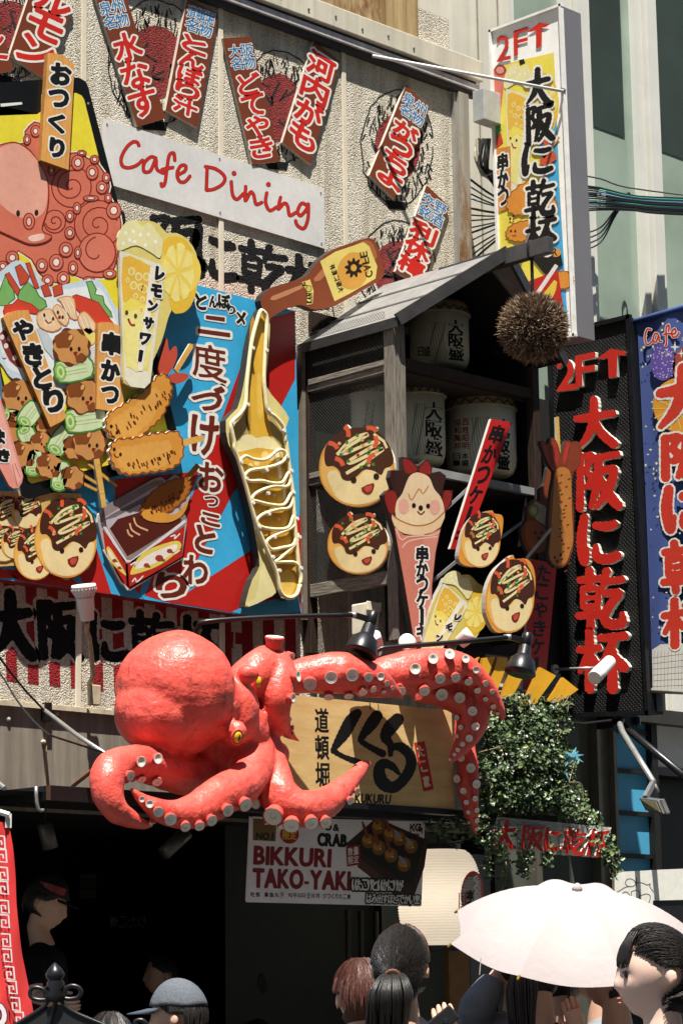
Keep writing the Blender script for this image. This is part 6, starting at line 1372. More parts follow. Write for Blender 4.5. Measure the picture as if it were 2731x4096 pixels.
vs = [v.co+v.normal*(mn.noise(v.co*4.5)*.011+mn.noise(v.co*13)*.0045) for v in me.vertices]; fs = [tuple(p.vertices) for p in me.polygons]; ev.to_mesh_clear(); bpy.data.objects.remove(tmp)
om, t_, b_ = nodes('octopus_paint')
n1 = nz(t_, 7, 5, .6); n2 = nz(t_, 30, 3, .6); n3 = nz(t_, 9, 6, .75, stretch=(1.4, 1.4, .22)); n4 = nz(t_, 95, 2, .5)
c = ramp(t_, n1.outputs[0], [(.3, (.58, .066, .050)), (.55, (.68, .092, .068)), (.78, (.74, .13, .10))]).outputs[0]
c = mixc(t_, ramp(t_, n3.outputs[0], [(.56, (0, 0, 0)), (.70, (.7, .7, .7))]).outputs[0], c, (.16, .018, .016))
c = mixc(t_, ramp(t_, n4.outputs[0], [(.70, (0, 0, 0)), (.74, (.7, .7, .7))]).outputs[0], c, (.11, .02, .02))
t_.links.new(c, b_.inputs['Base Color'])
rg = ramp(t_, n2.outputs[0], [(.3, (.30,)*3), (.7, (.52,)*3)]); t_.links.new(rg.outputs[0], b_.inputs['Roughness']); b_.inputs['Specular IOR Level'].default_value = .42
ad = t_.nodes.new('ShaderNodeMath'); ad.operation = 'MULTIPLY_ADD'; ad.inputs[1].default_value = .35; t_.links.new(n2.outputs[0], ad.inputs[0]); t_.links.new(n1.outputs[0], ad.inputs[2]); bump(t_, b_, ad.outputs[0], .55, .03)
mesh('body', vs, fs, om, OC, smooth=True)
bvh = BVHTree.FromPolygons(vs, fs)
# eyes
EYE = MT('eye_yellow', '#c9a21c', .2, 0, .6, .25, 60); 
for cv, x, y, rx, ry, nrm in ((K_, 1275, 485, 20, 50, (RGT*.85-FWD*.5).normalized()), (K_, 1132, 868, 33, 46, (RGT*.45-FWD*.85-UPV*.2).normalized())):
    p = cv.p(x, y); hit = bvh.ray_cast(CAM, ray(*p).normalized())[0] or bvh.find_nearest(W(*p, 1.4))[0]
    m = MB(); up = (UPV-nrm*UPV.dot(nrm)).normalized(); sd = nrm.cross(up); kx, ky = 33*MP/cv.k*1.05, 48*MP/cv.k
    ring_ = lambda s_, h: [hit+sd*(kx*s_*math.cos(t))+up*(ky*s_*math.sin(t))+nrm*h for t in np.linspace(0, 6.283, 25)[:-1]]
    vs_ = ring_(1, -.006)+ring_(.8, .010)+ring_(.4, .018)+[hit+nrm*.02]; f_ = []
    for k in range(2):
        for j in range(24): f_.append((k*24+j, k*24+(j+1) % 24, (k+1)*24+(j+1) % 24, (k+1)*24+j))
    f_ += [(48+j, 48+(j+1) % 24, 72) for j in range(24)]
    ey = mesh('eye', vs_, f_, EYE, OC, smooth=True)
    slit = [hit+sd*(kx*.16*math.cos(t))+up*(ky*.62*math.sin(t))+nrm*.023 for t in np.linspace(0, 6.283, 13)[:-1]]
    mesh('pupil', slit, [tuple(range(12))], BLK, ey)
    MB().tube([hit+sd*(kx*1.08*math.cos(t))+up*(ky*1.08*math.sin(t))-nrm*.002 for t in np.linspace(0, 6.283, 21)[:-1]], .008, 8, closed=True).build('eyelid', om, OC, True)
# suckers: red cup, white painted face
SW = MT('sucker_white', '#e2dfd4', .5, 0, .4, .25, 60, .4, 120); SGY = MT('sucker_grey', '#8f8d84', .6, var=.4, scale=80)
bm_ = MB().lathe((0, 0, 0), (0, 0, 1), [(-.9, .86), (.0, .95), (.35, 1.06), (.55, 1.06), (.60, .95), (.60, .80), (.48, .62), (.50, .34), (.44, .30), (.44, .05)], 18, mi=[0, 0, 0, 0, 1, 1, 1, 2, 1])
base = bm_.build('sucker', [om, SW, SGY], None, True); proto_me = base.data; bpy.data.objects.remove(base)
def sucker(cv, x, y, r, mode=0):
    p = cv.p(x, y); d = ray(*p).normalized(); h, n, _, _ = bvh.ray_cast(CAM, d)
    if h is None:
        g = W(*p, 1.3); h, n, _, _ = bvh.find_nearest(g)
    if n.dot(d) > 0: n = -n
    ax = {0: n*.75-d*.55-Vector((0, 0, .18)), 1: n*.5+UPV*1.2, 2: n*.4-UPV*1.0-d*.25, 3: n*.5+RGT*.9-d*.3}[mode].normalized()
    o = bpy.data.objects.new('sucker', proto_me); COL.objects.link(o); o.parent = OC
    s = r*MP/cv.k*1.28; o.matrix_local = Matrix.Translation(h-octo_loc+ax*s*.55) @ ax.to_track_quat('Z', 'Y').to_matrix().to_4x4() @ Matrix.Diagonal((s, s, s*.9, 1))
KS_ = '555,1018,30 440,1038,30 365,1130,27 457,1142,24 565,1158,28 358,1240,24 400,1330,20 448,1388,19 488,1428,15 522,1468,13 467,1298,17 405,1285,10 520,1332,22 580,1380,28 660,1430,33 762,1475,28 860,1470,27 938,1435,30 1045,1365,34 1165,1320,38 1270,1310,38'
for q in KS_.split(): sucker(K_, *[float(v) for v in q.split(',')])
for q in '548,1447,15 612,1488,15 700,1520,22 850,1515,20 1135,1385,28 1285,1485,30'.split(): sucker(K_, *[float(v) for v in q.split(',')], mode=2)
sucker(K_, 1390, 225, 52, 1)
for q in '1495,290,28 1520,450,32 1490,595,28 1510,715,15 1520,800,14 1545,855,10'.split(): sucker(K_, *[float(v) for v in q.split(',')], mode=3)
LS_ = '355,415,34 482,382,33 602,365,33 697,380,24 767,380,22 810,418,16 845,447,12 470,482,24 585,478,23 668,457,23 730,448,18 795,467,12 890,440,20 978,337,30 1083,280,28 1182,258,28 1277,280,22 1125,385,28 1217,378,26 1030,450,30 1135,478,34 940,525,26 1340,340,20 1300,400,22 1355,455,18 1398,420,17 1440,470,14 1405,508,14 1450,555,14 1477,598,10 1250,505,30 1327,587,26 1245,625,16 1340,678,22 1262,685,14 1305,745,20 1240,738,12 1268,785,14 1240,820,12 1220,848,10 1195,878,8 1265,870,20 1313,930,26 1248,992,22 1340,1022,24 1277,1062,18 1337,1110,16 1293,1130,14 1347,1178,15 1305,1190,12 1348,1240,14 1308,1250,9 1350,1290,11 155,1190,46 250,1245,38 355,1238,34 438,1237,30 512,1213,24 555,1168,22 585,1115,20 628,1060,16 667,1020,14 692,988,10'
for q in LS_.split(): sucker(L_, *[float(v) for v in q.split(',')])
for q in '60,1262,36 160,1300,30 300,1310,28 390,1300,26 460,1280,24'.split(): sucker(L_, *[float(v) for v in q.split(',')], mode=2)

# =================================================================== hanging menu banner
DBN = .68; PT = WP(DBN); HB = thing('menu_banner', 'white sheet advertising big takoyaki, hanging under the sign', 'banner', PT.pt(1340, 3270))
slab('sheet', S_('148,98 1180,130 1192,140 1172,630 1165,636 132,610 126,600'), PT, .006, (PR('#f2ecee', .35, k=.95), PR('#f2ecee', .35, k=.95)), HB); a = Art(PT)
MAR = '#8f1a20'
a.words('BIKKURI', S_('178,278 632,298 627,398 174,380'), MAR, bold=.062, n=34); a.words('TAKO-YAKI', S_('172,412 746,432 742,536 170,518'), MAR, bold=.062, n=34)
a.words('CRAB', S_('557,200 725,210 722,278 555,270'), '#141414', bold=.075, n=24); a.ch('&', S_('648,145 680,147 678,185 646,183'), '#141414', bold=.06, n=20); a.ch('O', S_('598,140 636,142 634,182 596,180'), '#141414', bold=.07, n=20)
a.poly(S_('168,110 308,118 302,248 166,240'), '#8a6a3a'); a.ell(*S_.p(385, 205), 38, 38, '#b31f24'); a.up(); a.words('NO.1', S_('188,195 288,198 286,238 186,234'), '#141210', bold=.06, n=20); a.grid(['限定'], S_('345,170 430,172 428,240 343,238'), '#e9b53a', gap=.04, bold=.03, n=24)
a.line(S_('580,590 582,592'), 2, MAR)
for txt, q in (('吃惊', '150,545 212,546 212,584 150,583'), ('章鱼丸子', '232,546 356,549 356,586 232,584'), ('빅쿠리타코야끼', '376,550 566,554 565,592 375,588'), ('びっくりたこ焼', '584,555 752,559 751,596 583,592')): a.grid([txt], S_(q), '#151414', gap=.12, bold=.02, n=22)
a.up(); a.poly(S_('722,262 905,105 1212,240 1190,400 1105,640 800,400'), '#3d2620'); a.up(); a.poly(S_('775,262 905,128 1185,245 1120,520 830,330'), '#1c1c1a'); a.poly(S_('800,345 1110,590 1105,640 790,400'), '#5c3a2c'); a.up()
for x, y in ((855, 245), (918, 285), (990, 330), (1068, 385), (1040, 230), (1110, 275), (985, 205), (915, 160)):
    q = S_.p(x, y); a.ell(*q, 27, 30, '#8a5c20', n=14); a.ell(q[0]-6, q[1]-6, 17, 18, '#c08a3a', n=12, dl=1); a.line([(q[0]-3, q[1]-10), (q[0]-12, q[1]-45), (q[0]-24, q[1]-78)] if x < 1000 else [(q[0], q[1]-4), (q[0]-12, q[1]-24), (q[0]-20, q[1]-34)], [16, 13, 7], '#8f4a34' if x < 1000 else '#9aa0b8', dl=2); a.ell(q[0]+7, q[1]+6, 5, 4, '#e8c98a', n=8, dl=2)
a.up(3); a.poly(S_('722,278 805,266 806,385 730,398'), '#a31c22'); a.up(); a.grid(['数量', '限定'], S_('730,285 798,275 800,378 735,390'), '#f0e8e4', gap=.06, bold=.02, n=22)
for txt, q in (('“たこ”と“かに”が', '755,470 1065,478 1062,545 758,540'), ('はみ出すほどでかい!', '845,560 1165,570 1162,622 842,616')): a.grid([txt], S_(q), '#f4f1ee', gap=.02, bold=.03, out=.14, omat='#141414', n=24)
a.up(2); a.grid(['くくる'], S_('1115,140 1172,142 1170,190 1112,188'), '#141414', gap=.02, bold=.05, n=18); a.words('KUKURU', S_('1115,200 1160,202 1159,214 1114,212'), '#141414', bold=.04, n=14); a.grid(['道', '頓', '堀'], S_('1103,142 1113,142 1112,195 1102,195'), '#141414', n=14); a.poly(S_('1172,165 1180,165 1180,200 1172,200'), '#b31f24')
a.build('print', HB)
for q in ('158,105', '1184,148'):
    p = PT.pt(*S_(q)[0][:2]); MB().tube([p, p+Vector((0, .02, .12))], .004, 6).build('hanging_tie', BLK, HB)

# =================================================================== paper lantern
lc = W(1757, 3590, .28); lr = 168*mpp(lc); lh = 190*mpp(lc)
LT = thing('paper_lantern', 'large white paper lantern beside the menu sheet', 'lantern', (lc.x, lc.y, lc.z-lh))
pm_, t_, b_ = nodes('lantern_paper'); b_.inputs['Base Color'].default_value = (.70, .66, .56, 1); b_.inputs['Roughness'].default_value = .7; b_.inputs['Transmission Weight'].default_value = 0
tr = t_.nodes.new('ShaderNodeBsdfTranslucent'); tr.inputs[0].default_value = (.9, .86, .78, 1); ms = t_.nodes.new('ShaderNodeMixShader'); ms.inputs[0].default_value = .45
wn = nz(t_, 6, 4, .6); cc_ = ramp(t_, wn.outputs[0], [(.3, (.78, .76, .70)), (.7, (.86, .84, .79))]); t_.links.new(cc_.outputs[0], b_.inputs['Base Color'])
t_.links.new(b_.outputs[0], ms.inputs[1]); t_.links.new(tr.outputs[0], ms.inputs[2]); t_.links.new(ms.outputs[0], t_.nodes['Material Output'].inputs[0])
pr = []
def lrad(u): return lr*(.52+.48*math.sqrt(max(0, 1-abs(u)**2.5)))
NR = 34
for i in range(NR*3+1):
    u = -1+2*i/(NR*3); rr_ = lrad(u)-(.006 if i % 3 == 0 else 0); pr.append((u*lh, rr_))
MB().lathe(lc, (0, 0, 1), pr, 36, caps=False).build('paper', pm_, LT, True)
for z in (-1, 1): MB().lathe(lc+Vector((0, 0, z*lh-(.012 if z > 0 else .03))), (0, 0, 1), [(0, lr*.53), (.045, lr*.53), (.046, lr*.4)], 28).build('rim', BLK, LT)
MB().tube([lc+Vector((0, 0, lh)), Vector((lc.x, lc.y, ZCAN-.03))], .006, 6).build('cord', BLK, LT)
pl_ = bpy.data.lights.new('lantern_bulb', 'POINT'); pl_.energy = 1.9; pl_.color = (1, .90, .76); pl_.shadow_soft_size = .05
lo = bpy.data.objects.new('lantern_bulb', pl_); COL.objects.link(lo); lo.parent = LT; lo.location = lc-ORG[LT]
a = Art(Cyl((lc.x, lc.y, 0), lr*1.002), .002)
a.ell(*S_.p(1475, 560), 46, 92, '#c4261d', rot=.06); a.up(); a.grid(['く', 'く', 'る'], S_('1478,440 1510,450 1505,600 1480,600'), '#efe6d6', bold=.05, n=20); a.grid(['本', '店'], S_('1442,535 1488,538 1486,668 1440,665'), '#141312', gap=.04, bold=.05, n=24)
a.outline(S_('1398,556 1436,558 1434,672 1396,668'), 4, '#b5241c'); a.grid(['た', 'こ', '家'], S_('1402,565 1430,566 1428,662 1400,660'), '#b5241c', gap=.1, bold=.03, n=18); a.words('KUK', S_('1435,705 1478,708 1472,738 1430,735'), '#1c1a18', bold=.03, n=16)
a.build('print', LT)

# =================================================================== ivy and acrylic sign
leafm = []
for i, cc in enumerate(((.040, .070, .024), (.065, .110, .034), (.095, .145, .045), (.030, .052, .024), (.17, .21, .07))):
    leafm.append(MT('ivy_leaf_%s' % 'abcde'[i], cc, .40, 0, .45, .3, 20))
IV = thing('ivy_plant', 'bushy hanging ivy between the octopus arm and the steel door frame', 'plant', W(2120, 3400, .6))
def leaf(m, p, n, s, mi, rr):
    x = n.orthogonal().normalized(); x.rotate(Matrix.Rotation(rr.uniform(0, 6.28), 3, n)); y = n.cross(x)
    pts = [(0, -.5), (.28, -.35), (.5, -.05), (.25, .1), (.3, .35), (0, .62), (-.3, .35), (-.25, .1), (-.5, -.05), (-.28, -.35)]
    vs = [p+x*(a_*s)+y*(b2*s)+n*(abs(a_)*s*.25) for a_, b2 in pts]+[p+n*(-s*.05)]
    m.add(vs, [(i, (i+1) % 10, 10) for i in range(10)], mi)
rr = random.Random(11); m = MB(); core = MB()
blobs = [(2040, 2960, 120, 110, .92), (2120, 2850, 110, 80, .9), (2180, 2900, 110, 90, .95), (2130, 3020, 150, 140, 1.0), (2010, 3080, 110, 120, .95), (2200, 3060, 110, 110, .95), (2120, 3160, 150, 110, 1.0), (2020, 3200, 110, 70, .95), (2240, 3190, 110, 70, .95), (2290, 3250, 70, 45, .95), (1950, 2890, 60, 70, .9), (2060, 2800, 70, 40, .9), (2240, 2810, 50, 40, .9)]
tot = sum(b[2]*b[3] for b in blobs)
for cx, cy, rx, ry, d in blobs:
    for i in range(int(9000*rx*ry/tot)):
        t = rr.uniform(0, 6.283); k = rr.random()**.6; x, y = cx+rx*k*math.cos(t), cy+ry*k*math.sin(t); dep = d-.10+.26*math.sqrt(max(0, 1-k*k))*rr.uniform(.3, 1.0)+rr.uniform(-.05, .05)
        n = Vector((rr.uniform(-1, .7), rr.uniform(-1.3, .2), rr.uniform(-.1, 1.3))).normalized()
        leaf(m, W(x, y, dep), n, rr.uniform(.014, .032), rr.choices((0, 1, 2, 3, 4), (4, 4, 2, 4, .5))[0], rr)
strands = [(1950, 3270, 1740, 3330, 30), (1960, 3290, 1800, 3370, 26), (2000, 3300, 1950, 3500, 40), (1975, 3320, 1940, 3480, 30), (2090, 3400, 2080, 3490, 36), (2120, 3390, 2100, 3500, 30), (2390, 3360, 2440, 3450, 36), (2420, 3390, 2460, 3500, 30), (2200, 3400, 2190, 3460, 24), (2060, 3330, 2110, 3480, 30), (2410, 3340, 2470, 3420, 24), (1720, 3310, 1860, 3300, 30), (2330, 3230, 2390, 3290, 30), (1880, 3340, 2010, 3400, 30), (2010, 3380, 2020, 3560, 24)]
twig = MB()
for x0, y0, x1, y1, n_ in strands:
    P = [(x0+(x1-x0)*t+12*math.sin(5*t+x0), y0+(y1-y0)*t+18*math.sin(3.1*t)) for t in np.linspace(0, 1, 9)]
    twig.tube([W(x, y, .99+.04*math.sin(x)) for x, y in P], .0025, 5)
    for i in range(n_*2):
        t = rr.random(); x, y = x0+(x1-x0)*t+rr.gauss(0, 14), y0+(y1-y0)*t+rr.gauss(0, 16)
        leaf(m, W(x, y, 1.0+rr.uniform(-.06, .08)), Vector((rr.uniform(-1, .7), rr.uniform(-1.3, .1), rr.uniform(0, 1.2))).normalized(), rr.uniform(.016, .034), rr.choices((0, 1, 2, 3, 4), (3, 4, 3, 3, 1))[0], rr)
o = m.build('leaves', leafm, IV); tag(o, kind='stuff')
for i in range(26):
    b = rr.choice(blobs); P = [(b[0]+rr.uniform(-1, 1)*b[2]*.9, b[1]+rr.uniform(-1, 1)*b[3]*.9) for _ in range(2)]; P = [P[0], ((P[0][0]+P[1][0])/2+20, (P[0][1]+P[1][1])/2-30), P[1]]
    twig.tube([W(x, y, 1.05) for x, y in cr(P, 4)], .003, 5)
o = twig.build('twigs', MT('ivy_twig', '#7d7458', .8), IV); tag(o, kind='stuff')
MB().tube([W(2120, 3420, .6), W(2110, 3300, .85), W(2120, 2820, .85)], .02, 8).build('stem', MT('ivy_stem', '#3a2e22', .9), IV)
# blue paper star among the leaves
STB = thing('blue_star', 'light blue spiky paper star stuck in the ivy', 'decoration', W(2300, 3040, 1.2))
c = V_.p(95, 760)
for k, (ang, L) in enumerate(((-.1, 45), (.55, 50), (1.2, 34), (2.2, 52), (2.9, 40), (-1.2, 36), (3.6, 44), (-.7, 30))):
    dx, dy = math.cos(ang), math.sin(ang); slab('spike', [(c[0]-dy*9, c[1]+dx*9), (c[0]+dx*L, c[1]+dy*L), (c[0]+dy*9, c[1]-dx*9), (c[0]-dx*8, c[1]-dy*8)], WP(1.2+.004*k), .003, (PR('#7cc4d8'), PR('#7cc4d8')), STB)
slab('spike', [(2256, 3088), (2275, 3122), (2268, 3098), (2262, 3085)], WP(1.2), .003, (PR('#7cc4d8'), PR('#7cc4d8')), STB)
# acrylic sign
AC = thing('acrylic_sign', 'clear acrylic plate with raised red characters, overgrown by ivy', 'sign', W(2200, 3430, .97))
am, t_, b_ = nodes('clear_acrylic'); b_.inputs['Base Color'].default_value = (.85, .9, .86, 1); b_.inputs['Roughness'].default_value = .08; b_.inputs['Alpha'].default_value = .26; b_.inputs['Specular IOR Level'].default_value = .8
slab('plate', R_('405,105 1118,172 1040,362 340,312'), WP(.99), .006, (am, am), AC)
PA = WP(.995)
for c, q in (('大', R_('385,125 545,135 500,310 375,300')), ('阪', R_('550,150 700,165 680,320 540,310')), ('に', R_('705,165 800,175 785,325 690,318')), ('乾', R_('815,165 965,190 940,345 800,335')), ('杯', R_('975,180 1105,185 1065,350 940,345'))):
    a = Art(PA, .002); a.ch(c, q, PR('#c2261e', .3), bold=-.006, brush=True, n=40, depth=.035, dmat=MT('letter_side', '#cfcac0', .5)); a.build('raised_character', AC)
# =================================================================== things and people at street level
def FP(D): return Plane(CAM+fh*D, -fh)
# red flag with key pattern
PFg = FP(8.6); FG = thing('red_flag', 'red street flag with white key pattern at the left edge', 'flag', (PFg.pt(0, 4090).x, PFg.pt(0, 4090).y, 0))
pole = PFg.pt(-70, 4000)
edge = cr([q[:2] for q in T_('50,298 72,400 88,480 104,640 110,800 122,950 135,1100 160,1240 185,1360 205,1450 240,1620 290,1800')], 4); vs = []; fs = []
NE = len(edge)
for i, (x, y) in enumerate(edge):
    for j in range(7):
        xx = -75+(x+75)*j/6; vs.append(PFg.pt(xx, y-(1-j/6)*8)+fh*(.02*math.sin(j*1.3+i*.22)))
for i in range(NE-1):
    for j in range(6): b = i*7+j; fs.append((b, b+1, b+8, b+7))
FLR = MT('flag_red', '#c93a3a', .7, 0, .2, .08, 4)
mesh('cloth', vs, fs, FLR, FG, smooth=True); a = Art(PFg, .035)
def key(cv, x, y, s, sh): a.line([cv.p(x+sh*(dy)+dx, y+dy) for dx, dy in ((-s*.15, -s*.1), (s*.95, -s*.02), (s*.98, s*1.55), (s*.05, s*1.45), (s*.05, s*.55), (s*.55, s*.6), (s*.58, s*1.05))], 7, '#e6dcdc')
for i, (x, y) in enumerate(((-18, 385), (-8, 470), (0, 582), (2, 670), (6, 790), (8, 880), (16, 1000), (24, 1095), (40, 1205), (55, 1295), (75, 1400), (100, 1490), (120, 1590))): key(T_, x, y, 50, .05+.02*(i > 7))
a.ch('の', T_('-60,1430 30,1440 40,1570 -60,1570'), '#efe8e6', bold=.07, out=.05, omat='#2a1a50', n=30); a.build('print', FG)
MB().tube([pole+Vector((0, 0, -pole.z)), PFg.pt(-70, 3150)], .013, 8).build('pole', WHITEM, FG); MB().tube([PFg.pt(-75, 3225), PFg.pt(*T_.p(60, 250))], .010, 8).build('cross_arm', WHITEM, FG)
MB().box(PFg.pt(*T_.p(35, 330)), PFg.pt(*T_.p(70, 240))+fh*.02).build('clip', WHITEM, FG)

# wrought iron sign top with spear finial
PI = FP(8.0); IG = thing('iron_finial', 'black wrought-iron board top with spear finial and scrolls', 'gate', (PI.pt(225, 4050).x, PI.pt(225, 4050).y, 0))
c0 = PI.pt(*T_.p(350, 1310)); ax = (PI.pt(*T_.p(345, 1175))-c0); L = ax.length
MB().lathe(c0, ax, [(0, .012), (L*.03, .014), (L*.15, .018), (L*.3, .029), (L*.45, .032), (L*.7, .022), (L*.9, .009), (L, .001)], 18).build('spear', BLKM, IG, True)
MB().lathe(PI.pt(*T_.p(350, 1385)), (0, 0, 1), [(-.02, .02), (0, .034), (.02, .022), (.04, .03), (.06, .018), (.09, .014)], 16).build('collar', BLKM, IG, True)
for s, r in (('345,1400 400,1400 440,1405 490,1395 510,1360 490,1330 450,1322 410,1345 395,1400 400,1440 470,1490 560,1530 660,1570 760,1610', .0065), ('345,1400 290,1410 240,1410 200,1395 190,1360 210,1335 250,1335 290,1360 300,1410 280,1450 210,1500 130,1550 40,1610', .0065), ('350,1420 335,1480 310,1560 290,1640', .008), ('300,1330 285,1345 278,1370 300,1400 340,1390', .006), ('395,1325 410,1345 412,1370 395,1395 360,1390', .006), ('880,1600 850,1560 860,1540 890,1537 912,1552 930,1580 980,1620', .0065)):
    P = [PI.pt(*q[:2]) for q in cr([q[:2] for q in T_(s)], 8)]
    MB().tube(P, [r*(1+.22*(k % 2)) for k in range(len(P))], 8).build('scroll', BLKM, IG, True)
slab('plate', T_('130,1562 210,1515 290,1470 345,1440 400,1450 470,1500 560,1540 640,1572 700,1610 700,2300 60,2300 60,1610'), PI, .02, (MT('dark_plate', '#2c2d2f', .4, .3, var=.1), BLKM), IG, 2)
for px in (120, 400): p = PI.pt(px, 4300); MB().box((p.x-.02, p.y-.02, 0), (p.x+.02, p.y+.02, p.z)).build('leg', BLKM, IG)

SKIN = MT('skin', (.55, .33, .23), .5, 0, .35, .06, 8); SKIN2 = MT('skin_pale', (.70, .47, .38), .45, 0, .35, .06, 8)
def hairmat(name, c, c2):
    m, t, b = nodes(name); n = nz(t, 40, 4, .6, stretch=(3, 3, .25)); r = ramp(t, n.outputs[0], [(.3, c), (.7, c2)]); t.links.new(r.outputs[0], b.inputs['Base Color']); b.inputs['Roughness'].default_value = .42; b.inputs['Specular IOR Level'].default_value = .4
    bump(t, b, nz(t, 120, 3, .6, stretch=(2, 2, .12)).outputs[0], .5, .004); return m
HBLK = hairmat('hair_black', (.008, .007, .007), (.022, .018, .016)); HRED = hairmat('hair_auburn', (.03, .010, .008), (.075, .024, .016))
_hb = {}
def hairB(h):
    if h.name not in _hb: _hb[h.name] = hairmat(h.name+'_light', *(((.016, .013, .011), (.034, .028, .023)) if 'black' in h.name else ((.07, .025, .016), (.13, .05, .03))))
    return _hb[h.name]
def remesh(mb, vox, it):
    tmp = mesh('tmp', mb.v, mb.f, BLK); r = tmp.modifiers.new('r', 'REMESH'); r.mode = 'VOXEL'; r.voxel_size = vox; s = tmp.modifiers.new('s', 'SMOOTH'); s.iterations = it
    ev = tmp.evaluated_get(bpy.context.evaluated_depsgraph_get()); me = ev.to_mesh(); v = [x.co.copy() for x in me.vertices]; f = [tuple(p.vertices) for p in me.polygons]; ev.to_mesh_clear(); bpy.data.objects.remove(tmp); return v, f
def sm_(a, b, x): t = min(1, max(0, (x-a)/(b-a))); return t*t*(3-2*t)
def head_pts(face=1.0, n=4):
    """head, unit height (chin -.5 .. crown .5), y forward, x side"""
    bm = bmesh.new(); bmesh.ops.create_icosphere(bm, subdivisions=n, radius=1); bm.verts.index_update(); out = []
    for v in bm.verts:
        x, y, z = v.co; lo = sm_(.15, -.95, z)
        X = x*.335*(1-.40*lo); Y = y*(.40 if y > 0 else .46)*(1-.10*lo) ; Z = z*.5
        if y < 0: Y *= 1-.45*lo
        elif z < 0: k_ = math.sqrt(max(1e-3, 1-abs(z)**3.5))/math.sqrt(max(1e-3, 1-z*z)); k_ = min(k_, 2.2); Y *= k_; X *= 1+(k_-1)*.6
        Y += .03*lo
        if y > 0:
            g = lambda cx, cz, sx, sz: math.exp(-((X-cx)/sx)**2-((Z-cz)/sz)**2)
            fr = max(0, y)**.5
            Y += face*fr*(.115*g(0, -.13, .05, .065)+.055*g(0, -.03, .04, .09)-.05*(g(-.14, .0, .075, .05)+g(.14, .0, .075, .05))+.02*g(0, .08, .2, .04)+.050*g(0, -.265, .075, .022)+.046*g(0, -.315, .07, .022)-.012*g(0, -.29, .10, .012)-.03*g(0, -.36, .1, .03)+.05*g(0, -.45, .10, .06)-.04*g(0, -.215, .06, .02))
            Y += face*fr*.012*(g(-.17, -.14, .08, .1)+g(.17, -.14, .08, .1))
        out.append(Vector((X, Y, Z)))
    fs = [[v.index for v in f.verts] for f in bm.faces]; bm.free(); return out, fs
HV, HF = head_pts(); HV2, HF2 = head_pts(0, 5)
def fr_basis(fwd, tilt=0, roll=0):
    f = Vector(fwd); f.z = 0; f.normalize(); up = Vector((0, 0, 1)); x = f.cross(up)
    q = Matrix.Rotation(tilt, 3, x); f = q @ f; up = q @ up; q = Matrix.Rotation(roll, 3, f); return (q @ x), f, (q @ up)
